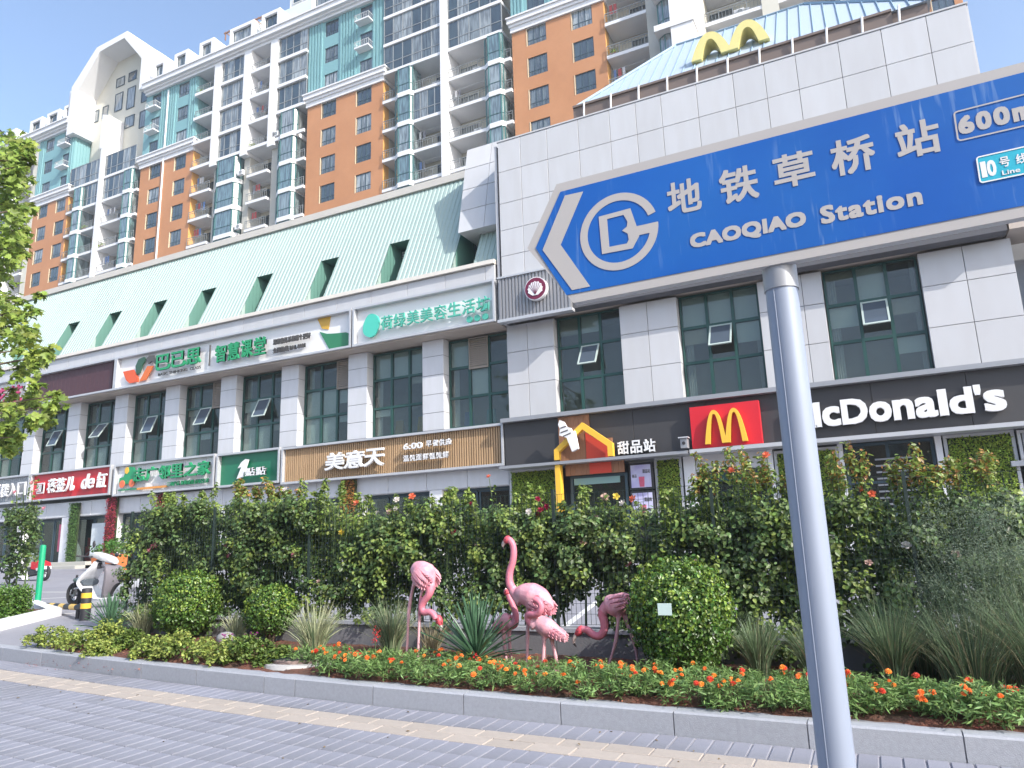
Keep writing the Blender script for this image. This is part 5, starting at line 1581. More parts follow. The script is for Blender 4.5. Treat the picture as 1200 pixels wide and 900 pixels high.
# shop steps and pots
st = thing('shop_steps', 'three grey stone steps below the door under the red sign', 'steps', (-31.7, 20.4, pz(-31.7, 20)))
z0 = pz(-31.7, 20.0)
for i in range(3):
    part('step', MB().bbox(-33.9, -29.6, 19.3+i*.42, 22.2, z0-.2 if i == 0 else z0-.35+i*.15+.002, z0-.05+i*.15, .015), m_beige, st)
m_pot = mat('terracotta', (.60, .17, .05), .7)
m_leafg = mat('shop_plant_leaf', (.08, .20, .03), .55, isl=.4, trans=.3)
for i, (px, py, Yp, lab) in enumerate(((137, 658, 18.6, 'orange square pot with leafy green plant behind the scooter'), (122, 656, 18.9, 'orange pot with bushy low plant left of the taller potted plant'))):
    p = on_plane(px, py, Yp); g = pz(p.x, p.y)
    pt = thing('potted_plant', lab, 'potted plant', (p.x, p.y, g), 'potted plants by the shop steps')
    part('pot', MB().hull([(p.x-.25, p.y-.25, g), (p.x+.25, p.y-.25, g), (p.x+.25, p.y+.25, g), (p.x-.25, p.y+.25, g)], [(p.x-.34, p.y-.34, g+.6), (p.x+.34, p.y-.34, g+.6), (p.x+.34, p.y+.34, g+.6), (p.x-.34, p.y+.34, g+.6)]), m_pot, pt)
    cs = [(p.x+random.uniform(-.4, .4), p.y+random.uniform(-.3, .3), g+.7+random.uniform(0, .4)) for _ in range(14)]
    part('foliage', None, m_leafg, pt, mesh=cluster_leaves('foliage', cs, .18, 22, .12, .06, off=ORG[pt.name]))

n = 46
P = np.stack([RNG.uniform(-8.5, .8, n), RNG.uniform(3.6, 5.25, n), np.zeros(n)], 1); P[:, 2] = [gz(a, b)+.004 for a, b in P[:, :2]]
N = rnd_unit(n)*.25+np.array([0, 0, 1.]); T = np.cross(N, rnd_unit(n))
fl = part('fallen_leaves', None, mat('dry_leaf', (.16, .11, .05), .8, isl=.5), mesh=leaf_mesh('fallen_leaves', P, T, N, RNG.uniform(.012, .035, n), .014, 0, fold=.25))
tag(fl, 'few small dry fallen leaves scattered on the grey paving by the kerb', 'leaves', kind='stuff')

# ------------------------------------------------------------------ the big blue direction sign
BS = thing('metro_direction_sign', 'large blue arrow sign reading CAOQIAO Station in Chinese and English on a grey pole', 'direction sign', (-.18, 2.18, gz(-.2, 2.18)))
m_reflw = mat('weathered_reflective', (.44, .42, .405), .45, var=.03, scale=6)
# blue face: faded, with pale streaks where water has run
m_blue = mat('sign_blue', (.008, .095, .40), .36, var=.10, scale=3, col2=(.014, .12, .42), mix_scale=2)
def streaks(m):
    n = m.node_tree.nodes; l = m.node_tree.links
    b = n['Principled BSDF']; src = b.inputs['Base Color'].links[0].from_socket
    tc = n.new('ShaderNodeTexCoord'); mp = n.new('ShaderNodeMapping'); mp.inputs['Scale'].default_value = (55, 1, 5)
    nz = n.new('ShaderNodeTexNoise'); nz.inputs['Scale'].default_value = 1.; nz.inputs['Detail'].default_value = 3
    l.new(tc.outputs['Object'], mp.inputs[0]); l.new(mp.outputs[0], nz.inputs[0])
    rp = n.new('ShaderNodeValToRGB'); rp.color_ramp.elements[0].position = .56; rp.color_ramp.elements[1].position = .72
    l.new(nz.outputs[0], rp.inputs[0])
    n2 = n.new('ShaderNodeTexNoise'); n2.inputs['Scale'].default_value = 4.; l.new(tc.outputs['Object'], n2.inputs[0])
    r2_ = n.new('ShaderNodeValToRGB'); r2_.color_ramp.elements[0].position = .48; r2_.color_ramp.elements[1].position = .68
    l.new(n2.outputs[0], r2_.inputs[0])
    mu = n.new('ShaderNodeMath'); mu.operation = 'MULTIPLY'; l.new(rp.outputs[0], mu.inputs[0]); l.new(r2_.outputs[0], mu.inputs[1])
    m2 = n.new('ShaderNodeMath'); m2.operation = 'MULTIPLY'; m2.inputs[1].default_value = .85; l.new(mu.outputs[0], m2.inputs[0])
    mx = n.new('ShaderNodeMixRGB'); mx.inputs[2].default_value = (.22, .34, .55, 1)
    l.new(m2.outputs[0], mx.inputs[0]); l.new(src, mx.inputs[1]); l.new(mx.outputs[0], b.inputs['Base Color'])
streaks(m_blue)
KS = .82
Y0 = 2.6*KS
C_ = [on_plane(618, 291, Y0), on_plane(652, 216, Y0), on_plane(1200, 72.5, Y0), on_plane(1200, 254, Y0), on_plane(672, 355, Y0)]
zt = lambda x: C_[1].z+(C_[2].z-C_[1].z)*(x-C_[1].x)/(C_[2].x-C_[1].x)
zb = lambda x: C_[4].z+(C_[3].z-C_[4].z)*(x-C_[4].x)/(C_[3].x-C_[4].x)
XR = 1.12
part('backing', MB().prism([(C_[0].x, C_[0].z), (C_[1].x, C_[1].z), (XR, zt(XR)), (XR, zb(XR)), (C_[4].x, C_[4].z)], Y0+.003, Y0+.03), m_lgrey, BS)
part('border', MB().prism([(C_[0].x, C_[0].z), (C_[1].x, C_[1].z), (XR, zt(XR)), (XR, zb(XR)), (C_[4].x, C_[4].z)], Y0, Y0+.0029), m_reflw, BS)
I_ = [on_plane(628, 291, Y0), on_plane(657, 225, Y0), on_plane(1200, 85, Y0), on_plane(1200, 241, Y0), on_plane(664, 346, Y0)]
zt2 = lambda x: I_[1].z+(I_[2].z-I_[1].z)*(x-I_[1].x)/(I_[2].x-I_[1].x)
zb2 = lambda x: I_[4].z+(I_[3].z-I_[4].z)*(x-I_[4].x)/(I_[3].x-I_[4].x)
part('blue_face', MB().prism([(I_[0].x, I_[0].z), (I_[1].x, I_[1].z), (XR-.03, zt2(XR-.03)), (XR-.03, zb2(XR-.03)), (I_[4].x, I_[4].z)], Y0-.002, Y0-.0002), m_blue, BS)
YF = Y0-.003
def flat(pxs, name, m=m_reflw, d=.0005):
    P = [on_plane(a, b_, Y0) for a, b_ in pxs]
    return part(name, MB().prism([(p.x, p.z) for p in P], YF-d, YF), m, BS)
flat([(636.3, 293.3), (662.5, 229.5), (683.8, 224.8), (657.5, 287.3), (692, 336), (670.8, 340.3)], 'arrow_mark')
# round emblem: open ring joined to a slanted block letter
cxy = on_plane(725, 271.5, Y0); ro, ri = .158*KS, .127*KS
pts = []
A0, A1 = math.radians(17), math.radians(361.5)
for a in np.linspace(A0, A1, 48): pts.append((cxy.x+ro*math.cos(a), cxy.z+ro*math.sin(a)))
e1 = (cxy.x+.066*KS, cxy.z+.004*KS); e2 = (cxy.x+.076*KS, cxy.z-.034*KS)
pts += [e1, e2]
for a in np.linspace(math.radians(344.5), A0, 46): pts.append((cxy.x+ri*math.cos(a), cxy.z+ri*math.sin(a)))
part('emblem_ring', MB().prism(pts, YF-.0006, YF), m_reflw, BS)
def ez(zx, zy):
    q = on_plane(600+zx/4, 164+zy/4, Y0); return (q.x, q.z)
lo_ = [(408, 362), (556, 322), (586, 407), (598, 452), (567, 510), (424, 537)]
li_ = [(458, 503), (540, 487), (549, 470), (544, 441), (518, 427), (540, 408), (543, 385), (524, 353), (447, 373)]
part('emblem_letter', MB().ring_prism([ez(*p) for p in lo_], [ez(*p) for p in li_], YF-.0008, YF), m_reflw, BS)
def sign_chars(txt, boxes, bold):
    for ch, (a, b_, c, d) in zip(txt, boxes):
        p, q = on_plane(a, (c+d)/2, Y0), on_plane(b_, (c+d)/2, Y0)
        u_, v_ = on_plane((a+b_)/2, c, Y0), on_plane((a+b_)/2, d, Y0)
        heavy(ch, p.x, q.x, v_.z, u_.z, YF, .0005, m_reflw, BS, .0026, .0, name='character')
sign_chars('地铁草桥站', [(782, 822, 211, 250), (843, 889, 196, 237), (906, 955, 179, 219), (973, 1026, 161, 204), (1049, 1102, 142, 184)], .045)
def sign_text(txt, x0, x1, pxm0, pxm1, name, e=.0025, m=m_reflw, y=None, bold=.02, split=True, sp=1.0):
    """x0,x1: left and right picture columns; pxm: (top,bottom) rows at the left and right ends"""
    a, b_ = on_plane(x0, pxm0[1], Y0), on_plane(x1, pxm1[1], Y0)
    t0, t1 = on_plane(x0, pxm0[0], Y0), on_plane(x1, pxm1[0], Y0)
    z0 = (a.z+b_.z)/2; z1 = (t0.z+t1.z)/2
    heavy(txt, a.x, b_.x, z0, z1, y or YF, .0005, m, BS, e, bold, name=name, sp=sp)
sign_text('CAOQIAO', 810, 946, (275, 294.8), (246.2, 267), 'lettering', e=.0030, bold=.006, sp=1.08)
sign_text('Station', 963, 1082, (242, 264), (217.5, 239.5), 'lettering', e=.0024, bold=.006, sp=1.12)
# distance box and line box
def rounded(p00, p10, p11, p01, r, th, name, m, y, fill=False):
    P = [on_plane(*q, Y0) for q in (p00, p10, p11, p01)]
    P = [(p.x, p.z) for p in P]
    def path(ins):
        o = []
        cx = sum(p[0] for p in P)/4; cz = sum(p[1] for p in P)/4
        for i, p in enumerate(P):
            sx = 1 if p[0] > cx else -1; sz = 1 if p[1] > cz else -1
            c = (p[0]-sx*(r), p[1]-sz*(r)); st_ = {(-1, 1): 90, (1, 1): 0, (1, -1): 270, (-1, -1): 180}[(sx, sz)]
            aa = np.radians(np.linspace(st_+90, st_, 6)) if True else 0
            for a in aa: o.append((c[0]+(r-ins)*math.cos(a), c[1]+(r-ins)*math.sin(a)))
        return o
    if fill: return part(name, MB().prism(path(0), y-.0008, y), m, BS)
    A, B_ = path(0), path(th)
    mb = MB(); n = len(A)
    for i in range(n):
        j = (i+1) % n
        mb.add([(A[i][0], y-.001, A[i][1]), (A[j][0], y-.001, A[j][1]), (B_[j][0], y-.001, B_[j][1]), (B_[i][0], y-.001, B_[i][1])], [(0, 1, 2, 3)])
    return part(name, mb, m, BS)
RX = 1262
sl_ = -.253
rounded((1116.5, 132), (RX, 132+(RX-1116.5)*-.255), (RX+4, 167+(RX-1122)*-.235), (1122, 167), .010, .004, 'distance_box', m_reflw, YF)
for ch, a, b_ in zip('600', (1124, 1145, 1165.5), (1143.5, 1164, 1185.5)):
    m_ = (a+b_)/2; yb_ = 157-(m_-1134)*.243
    sign_text(ch, a, b_, (yb_-22, yb_), (yb_-22, yb_), 'digit', e=.0028, bold=.006)
sign_text('m', 1188, 1212, (127, 143.5), (122, 139), 'letter', e=.0025)
m_cy = mat('line_cyan', (.03, .42, .55), .4)
rounded((1143, 185), (RX, 185+(RX-1143)*-.225), (RX+3, 216+(RX-1148)*-.21), (1148, 216), .008, 0, 'line_box', m_cy, YF, True)
rounded((1143, 185), (RX, 185+(RX-1143)*-.225), (RX+3, 216+(RX-1148)*-.21), (1148, 216), .008, .0035, 'line_box_border', m_letter, YF-.001)
for ch, a, b_ in zip('10', (1151, 1158), (1157.5, 1169)):
    m_ = (a+b_)/2; sign_text(ch, a, b_, (190-(m_-1155)*.2, 209-(m_-1155)*.2), (189-(m_-1155)*.2, 208-(m_-1155)*.2), 'digit', e=.0012, m=m_letter, y=YF-.001, bold=.01)
for ch, a, b_ in zip('号线', (1171, 1190), (1183, 1203)):
    m_ = (a+b_)/2; yc = 190.5-(m_-1177)*.2
    p, q = on_plane(a, yc, Y0), on_plane(b_, yc, Y0); u_, v_ = on_plane(m_, yc-6, Y0), on_plane(m_, yc+6, Y0)
    lettering(ch, p.x, q.x, v_.z, u_.z, YF-.001, .001, m_letter, BS, .02, name='character')
p, q = on_plane(1174, 203, Y0), on_plane(1212, 196, Y0)
lettering('Line 10', p.x, q.x, p.z-.008, p.z+.005, YF-.001, .001, m_letter, BS, .03)
# pole
m_pole = mat('pole_paint', (.265, .305, .385), .5, var=.06, scale=3, metal=.15, stretch=(4, 4, .6))
pb = Vector((-.187, 2.185, gz(-.19, 2.185)))
PT = CZ+(2.37-CZ)*KS-pb.z
part('pole', MB().lathe(pb, [(.0455, 0), (.0455, 1.2), (.0445, PT)], 36), m_pole, BS, smooth=True)
part('pole_seam', MB().tube([pb+Vector((-.018, -.0425, 0)), pb+Vector((-.018, -.0425, PT-.06))], .0016, 5), m_pole, BS)
part('pole_cap', MB().lathe(pb+Vector((0, 0, PT-.055)), [(.048, 0), (.048, .07), (.03, .08)], 28), m_grey, BS, smooth=True)
part('base_plate', MB().box(pb.x-.14, pb.x+.14, pb.y-.14, pb.y+.14, pb.z-.01, pb.z+.015), m_grey, BS)
mb = MB()
for z in (2.31, 2.52): mb.box(-.8, 1.05, Y0+.031, Y0+.06, z-.02, z+.02)
part('rear_rail', mb, m_grey, BS)
me = MB().lathe((0, 0, 0), [(.012, 0), (.012, .02)], 6).mesh('bolt')
for sx in (-.1, .1):
    for sy in (-.1, .1): part('bolt', None, m_grey, BS, mesh=me, loc=(pb.x+sx, pb.y+sy, pb.z+.015))
# ------------------------------------------------------------------ plants
m_leaf = mat('rose_leaf', (.085, .145, .045), .42, isl=.7, hue=.035, trans=.25)
m_leaf2 = mat('rose_leaf_fresh', (.20, .29, .065), .45, isl=.45, hue=.03, trans=.35)
m_leaf3 = mat('rose_leaf_red', (.36, .23, .06), .45, isl=.45, hue=.04, trans=.3)
m_stem = mat('green_stem', (.06, .10, .03), .6)
m_bark = mat('brown_bark', (.12, .09, .065), .9, var=.2, scale=20, bump=.6, bscale=40)
m_box = mat('euonymus_leaf', (.075, .16, .03), .35, isl=.5, hue=.03, trans=.25)
m_boxy = mat('euonymus_tip', (.21, .32, .05), .4, isl=.4, hue=.02, trans=.3)

HY = 7.3
def top_z(px, py): return on_plane(px, py, HY).z
TOPX = [(140, 612), (180, 598), (230, 592), (300, 590), (360, 588), (400, 592), (440, 612), (480, 612), (520, 592), (560, 600), (600, 598), (640, 606), (700, 602), (760, 600), (800, 600), (850, 582), (900, 590), (950, 592), (1000, 588), (1060, 592), (1120, 585), (1200, 585), (1300, 580), (1500, 575)]
TW = [(on_plane(a, b, HY).x, on_plane(a, b, HY).z) for a, b in TOPX]
def hedge_top(x): return float(np.interp(x, [t[0] for t in TW], [t[1] for t in TW]))
LOWX = [(140, 705), (200, 725), (300, 722), (335, 712), (343, 665), (362, 660), (372, 712), (430, 724), (470, 715), (500, 672), (515, 678), (540, 715), (590, 705), (620, 705), (650, 708), (668, 690), (676, 672), (690, 668), (702, 690), (730, 735), (800, 750), (900, 768), (1000, 775), (1500, 780)]
LW = [(on_plane(a, b, HY).x, on_plane(a, b, HY).z) for a, b in LOWX]
def hedge_low(x): return float(np.interp(x, [t[0] for t in LW], [t[1] for t in LW]))

ROSES = [
    (-9.45, -8.85, 'dense climbing rose at the left end of the hedge, behind the yucca and scooter', 0),
    (-8.85, -8.15, 'rose with pink blooms above the larger left clipped ball', 0),
    (-8.15, -7.25, 'rose with bronze young shoots between the two left clipped balls', 1),
    (-7.25, -6.45, 'tall rose behind the smaller clipped ball, bronze tips above it', 1),
    (-6.45, -5.65, 'bright leafed rose just right of the gap in the wire fence', 2),
    (-5.65, -4.75, 'rose with pale blooms above the striped grass behind the stooping flamingo', 2),
    (-4.75, -4.0, 'light green rose between stooping flamingo and tall flamingo', 2),
    (-4.0, -3.2, 'rose with lime streaks directly behind the tall upright flamingo', 2),
    (-3.2, -2.4, 'dark rose over the feeding flamingo at the right of the flock', 0),
    (-2.4, -1.6, 'dark rose hiding its lower half behind the big round bush', 0),
    (-1.6, -.8, 'rose with amber shoots between big round bush and sign pole', 3),
    (-.8, .0, 'rose right of the sign pole with two coral blooms high up', 3),
    (.0, .9, 'rose with orange bronze tips toward the right edge', 3),
    (.9, 2.0, 'rose at the far right end of the hedge beyond the wispy grass', 3),
]
def petal_flower(name, m, r=.035):
    """a small double bloom of cupped petals"""
    mb = MB()
    for ring, (n, tilt, rr) in enumerate(((5, .35, 1.), (5, .75, .72), (4, 1.1, .45))):
        for i in range(n):
            a = 2*math.pi*(i+ring*.5)/n; w_ = .62
            c = lambda d, s, h: (r*rr*(d*math.cos(a)-s*math.sin(a)), r*rr*(d*math.sin(a)+s*math.cos(a)), r*h)
            mb.add([c(.05, 0, 0), c(.6, .5*w_*1.2, tilt*.5), c(1., .25, tilt*.9), c(1., -.25, tilt*.9), c(.6, -.5*w_*1.2, tilt*.5)], [(0, 4, 3, 2, 1)])
    me = mb.mesh(name); me.materials.append(m); return me
fl_mats = {k: mat('rose_'+k, c, .6, trans=.25) for k, c in (('pink', (.72, .30, .36)), ('white', (.75, .70, .66)), ('coral', (.78, .20, .10)), ('crimson', (.30, .01, .05)), ('yellow', (.75, .60, .10)), ('blush', (.75, .52, .45)))}
fl_mesh = {k: petal_flower('rose_flower', m) for k, m in fl_mats.items()}
FLOWERS = [(22, 575, 'pink'), (265, 640, 'pink'), (268, 652, 'pink'), (176, 645, 'pink'), (180, 640, 'pink'), (324, 629, 'white'), (400, 624, 'yellow'), (334, 574, 'white'), (418, 590, 'coral'), (374, 682, 'blush'), (465, 586, 'white'), (464, 597, 'white'), (457, 600, 'blush'), (483, 582, 'coral'), (496, 616, 'coral'), (484, 617, 'blush'), (474, 629, 'white'), (553, 590, 'crimson'), (533, 625, 'crimson'), (573, 559, 'coral'),
           (512, 629, 'white'), (443, 601, 'white'), (630, 585, 'crimson'), (637, 591, 'crimson'), (634, 598, 'crimson'), (641, 594, 'crimson'), (632, 603, 'crimson'), (679, 594, 'white'), (709, 583, 'blush'), (722, 582, 'yellow'), (742, 585, 'coral'), (698, 608, 'blush'), (698, 638, 'white'), (730, 590, 'white'), (737, 662, 'pink'), (888, 607, 'pink'), (683, 636, 'blush'), (898, 534, 'coral'),
           (1009, 574, 'coral'), (1022, 579, 'coral'), (1018, 660, 'blush'), (857, 552, 'coral'), (975, 630, 'white'), (1165, 608, 'coral'), (955, 655, 'white'), (620, 600, 'white'), (345, 650, 'pink'), (560, 640, 'blush'), (410, 680, 'yellow'), (815, 660, 'blush'), (1062, 640, 'white'), (1120, 650, 'blush')]
fpts = [(on_plane(a, b, 7.02+.1*random.random()), k) for a, b, k in FLOWERS]
for ri, (xa, xb, lab, kind) in enumerate(ROSES):
    xm = (xa+xb)/2; g = pz(xm, 7.3)
    t = thing('rose_bush', lab, 'rose bush', (xm, 7.3, g), 'roses climbing the wire fence')
    R = random.Random(100+ri)
    # canes
    mb = MB()
    shoots = []
    for i in range(7):
        x0 = R.uniform(xa, xb); y0 = R.uniform(7.2, 7.5); x = x0+R.uniform(-.15, .15)
        zt_ = hedge_top(x)+R.uniform(-.25, .05)
        mb.tube([(x0, y0, g), (x0+R.uniform(-.05, .05), y0-.05, g+.5), (x, y0-.1, (g+zt_)/2), (x+R.uniform(-.1, .1), y0-.12, zt_)], [.014, .012, .009, .005], 5)
    # long free shoots above the hedge
    nshoot = {0: 5, 1: 7, 2: 8, 3: 16}[kind]
    for i in range(nshoot):
        x = R.uniform(xa+.05, xb-.05); y = R.uniform(7.05, 7.45)
        if kind == 3: hh = R.uniform(.15, .48)
        else: hh = R.uniform(.10, .30)
        if xm < -9.2: hh *= .4
        zt_ = hedge_top(x)
        p = [(x, y, zt_-.3), (x+R.uniform(-.04, .04), y, zt_+hh*.4), (x+R.uniform(-.08, .08), y-.02, zt_+hh)]
        mb.tube(p, [.007, .005, .003], 5); shoots.append(p)
    part('canes', mb, m_stem, t)
    # leaf clumps: the hedge is a thick lumpy sheet with hollows
    cs, rs = [], []
    dens = int((xb-xa)*440)
    for i in range(dens):
        x = R.uniform(xa-.08, xb+.08); lo = hedge_low(x)-.06; hi = hedge_top(x)
        z = lo+(hi-lo)*R.random()**.9
        hollow = math.sin(x*5.3+1.3*math.sin(z*4))*math.sin(z*6.1+x*2.2)
        if hollow < -.45 and R.random() < .6: continue
        y = (7.00 if z > pz(x, 7)+.36 else 6.86)+.75*R.random()**1.4+(.12 if hollow < 0 else -.04)
        cs.append((x, y, z)); rs.append(R.uniform(.06, .13))
    k = len(cs); cut = int(k*(.80, .70, .55, .72)[kind])
    out = [0, -.7, 0]
    part('foliage', None, m_leaf, t, mesh=cluster_leaves('foliage', cs[:cut], rs[:cut], 42, .048, .031, up=.45, outw=out, off=ORG[t.name]), kind='stuff')
    part('fresh_foliage', None, m_leaf2, t, mesh=cluster_leaves('fresh_foliage', cs[cut:], rs[cut:], 28, .046, .029, up=.5, outw=out, off=ORG[t.name]), kind='stuff')
    sc_, sr = [], []
    for p in shoots:
        for q in range(9):
            u = q/8; a, b, c = map(Vector, p)
            pt = a.lerp(b, u*2) if u < .5 else b.lerp(c, u*2-1)
            sc_.append(tuple(pt)); sr.append((.085 if kind != 3 else .12)*(1.1-u*.7))
    red = kind in (1, 3)
    me = cluster_leaves('young_shoots', sc_, sr, 13, .048, .026, up=.5, off=ORG[t.name])
    part('young_shoots', None, m_leaf2, t, mesh=me, kind='stuff')
    if kind == 3 or kind == 1:
        me = cluster_leaves('bronze_tips', [s for i, s in enumerate(sc_) if i % 9 > 4], [.05]*sum(1 for i in range(len(sc_)) if i % 9 > 4), 10, .042, .020, up=.5, off=ORG[t.name])
        part('bronze_tips', None, m_leaf3, t, mesh=me, kind='stuff')
    for p, kk in fpts:
        if xa <= p.x < xb:
            if p.z > hedge_top(p.x)-.02: part('flower_stem', MB().tube([(p.x+.03, p.y+.05, hedge_top(p.x)-.25), (p.x+.02, p.y+.02, (p.z+hedge_top(p.x))/2-.05), tuple(p)], .004, 5), m_stem, t); part('stem_leaves', None, m_leaf2, t, mesh=cluster_leaves('stem_leaves', [(p.x+.02, p.y+.02, hedge_top(p.x)-.1+(p.z-hedge_top(p.x)+.1)*u) for u in (.1, .4, .7)], .06, 8, .045, .028, off=ORG[t.name]))
            o = part('rose_flower', None, None, t, mesh=fl_mesh[kk], loc=tuple(p))
            o.rotation_euler = (R.uniform(.6, 1.3), R.uniform(-.4, .4), R.uniform(-.6, .6)); s = R.uniform(.85, 1.25); o.scale = (s, s, s)

# separate rose at the far left behind the box hedge
t = thing('rose_bush', 'single rose bush behind the green post at the left edge, shops behind it', 'rose bush', (-17.3, 10.8, pz(-17.3, 10.8)))
cs = []
for i in range(110):
    px = random.uniform(8, 43); py = random.uniform(598, 672)
    if px > 30 and py > 650: continue
    p = on_plane(px, py, 10.8+random.uniform(-.3, .3)); cs.append(tuple(p))
part('foliage', None, m_leaf, t, mesh=cluster_leaves('foliage', cs, .16, 24, .085, .055, up=.5, off=ORG[t.name]), kind='stuff')
cs = [tuple(on_plane(px, py, 10.7)) for px, py in ((40, 565), (38, 578), (42, 590), (20, 585), (33, 600), (36, 655), (30, 650), (22, 600))]
part('young_shoots', None, m_leaf2, t, mesh=cluster_leaves('young_shoots', cs, .14, 16, .08, .05, off=ORG[t.name]), kind='stuff')
mb = MB()
for px in (20, 28, 38): a = on_plane(px, 600, 10.8); mb.tube([(a.x, 10.8, pz(a.x, 10.8)), (a.x, 10.8, a.z), (a.x+.05, 10.7, a.z+.5)], [.02, .015, .008], 5)
part('canes', mb, m_stem, t)
for px, py in ((18, 577), (44, 575), (38, 566), (52, 596)):
    o = part('rose_flower', None, None, t, mesh=fl_mesh['pink'], loc=tuple(on_plane(px, py, 10.6))); o.scale = (1.6, 1.6, 1.6); o.rotation_euler = (1, 0, 0)

# clipped balls
def clipped_ball(px, py, Y, rx, rz, label, leaf=.042, n=2600, ry=None, stem=True):
    c = on_plane(px, py, Y); ry = ry or rx*.95; g = pz(c.x, Y)
    t = thing('clipped_bush', label, 'bush', (c.x, Y, g), 'round clipped bushes')
    d = rnd_unit(n)
    lump = 1+.07*np.sin(d[:, 0]*9+c.x)*np.sin(d[:, 2]*8)+.05*np.sin(d[:, 1]*13+d[:, 0]*5)
    rr = RNG.uniform(.82, 1.03, n)*lump
    P = np.array(c)+d*np.stack([rx*rr, ry*rr, rz*rr], 1)
    keep = P[:, 2] > g+.02
    N = d*.9+rnd_unit(n)*.7+np.array([0, 0, .25]); T = np.cross(N, rnd_unit(n)); T[:, 2] += .4
    L = leaf*RNG.uniform(.7, 1.2, n)
    yk_ = (RNG.random(n) < .35) & (d[:, 2] > -.2)
    for nm, mm_, sel in (('foliage', m_box, keep & ~yk_), ('fresh_tips', m_boxy, keep & yk_)):
        part(nm, None, mm_, t, mesh=leaf_mesh(nm, P[sel], T[sel], N[sel], L[sel], L[sel]*.62, 0, off=ORG[t.name]), kind='stuff')
    d = rnd_unit(n//3); P = np.array(c)+d*np.array([rx, ry, rz])*RNG.uniform(.4, .8, n//3)[:, None]; k2_ = P[:, 2] > g
    part('inner_foliage', None, m_box, t, mesh=leaf_mesh('inner_foliage', P[k2_], rnd_unit(k2_.sum()), d[k2_], leaf, leaf*.6, 0, off=ORG[t.name]), kind='stuff')
    mb = MB()
    for i in range(6):
        a = i*1.05; mb.tube([(c.x+.02*math.cos(a), Y+.02*math.sin(a), g), (c.x+rx*.3*math.cos(a), Y+ry*.3*math.sin(a), c.z-rz*.4), (c.x+rx*.6*math.cos(a), Y+ry*.6*math.sin(a), c.z+rz*.2)], [.016, .012, .006], 6)
    part('stems', mb, m_bark, t)
clipped_ball(219, 708, 6.75, .41, .40, 'larger of the two clipped balls in the left half of the bed', n=6500, leaf=.034)
clipped_ball(318, 715, 7.0-.25, .31, .28, 'smaller clipped ball on visible stems right of the larger one', n=4200, leaf=.032)
clipped_ball(798, 722, 6.38, .43, .47, 'big round bush right of the flamingos with a pale plate in its leaves', n=8000, leaf=.034)
pl = on_plane(779, 714, 5.93)
t = thing('pale_plate', 'small pale rectangular plate hanging among the leaves of the big round bush', 'plate', tuple(pl))
part('plate', MB().box(pl.x-.055, pl.x+.055, pl.y-.004, pl.y, pl.z-.045, pl.z+.045), mat('pale_mint_plate', (.55, .68, .66), .4), t)
part('hook', MB().tube([(pl.x, pl.y-.002, pl.z+.05), (pl.x+.01, pl.y+.05, pl.z+.09)], .003, 5), m_wire, t)

# clipped box hedge at the far left
t = thing('box_hedge', 'low rectangular clipped hedge behind the white kerb at the left edge', 'hedge', (-14, 8.2, pz(-14, 8.2)))
n = 9000
def hp(n, jitter):
    u = RNG.random((n, 3)); face = RNG.integers(0, 3, n)
    u[face == 0, 2] = 1; u[face == 1, 1] = 0; u[face == 2, 0] = 1
    return u
u = hp(n, 0)
Yb = 6.5+u[:, 1]*1.35
X_ = -16.2+u[:, 0]*4.05-.52*(Yb-6.5)
Z_ = np.array([pz(a, b) for a, b in zip(X_, Yb)])+.06+u[:, 2]*.44
P = np.stack([X_, Yb, Z_], 1)+RNG.normal(size=(n, 3))*.025
N = rnd_unit(n)+np.array([.3, -.3, .5]); T = np.cross(N, rnd_unit(n))
part('foliage', None, m_box, t, mesh=leaf_mesh('foliage', P, T, N, .045, .028, 0, off=ORG[t.name]), kind='stuff')
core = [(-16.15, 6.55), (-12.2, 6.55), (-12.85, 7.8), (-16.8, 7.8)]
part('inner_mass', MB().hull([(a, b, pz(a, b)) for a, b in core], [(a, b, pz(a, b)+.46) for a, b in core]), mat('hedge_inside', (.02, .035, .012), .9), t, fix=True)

# low yellow-green mounds
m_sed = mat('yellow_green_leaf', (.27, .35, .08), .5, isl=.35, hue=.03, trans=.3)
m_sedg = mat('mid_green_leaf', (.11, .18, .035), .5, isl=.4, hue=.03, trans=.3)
mounds = [(58, 752, 5.95, .30, .15, 'yellow green mound at the left tip of the bed'), (98, 757, 5.85, .30, .16, 'yellow green mound second from the left tip'),
          (128, 748, 6.1, .24, .20, 'taller bright mound in front of the spiky yucca'), (118, 768, 5.72, .20, .12, 'small yellow mound at the kerb below the yucca'),
          (180, 766, 5.75, .26, .16, 'mound at the kerb below the left side of the larger ball'), (215, 768, 5.75, .30, .17, 'mound at the kerb directly below the larger ball'),
          (258, 770, 5.72, .28, .16, 'pale yellow mound left of the magenta flowers'), (292, 768, 5.78, .25, .18, 'greener mound beneath the magenta flowers'), (322, 764, 5.8, .20, .13, 'green mound at the right end beside the round cover'),
          (152, 757, 6.0, .20, .14, 'dark green mound between the yucca mounds and the ball')]
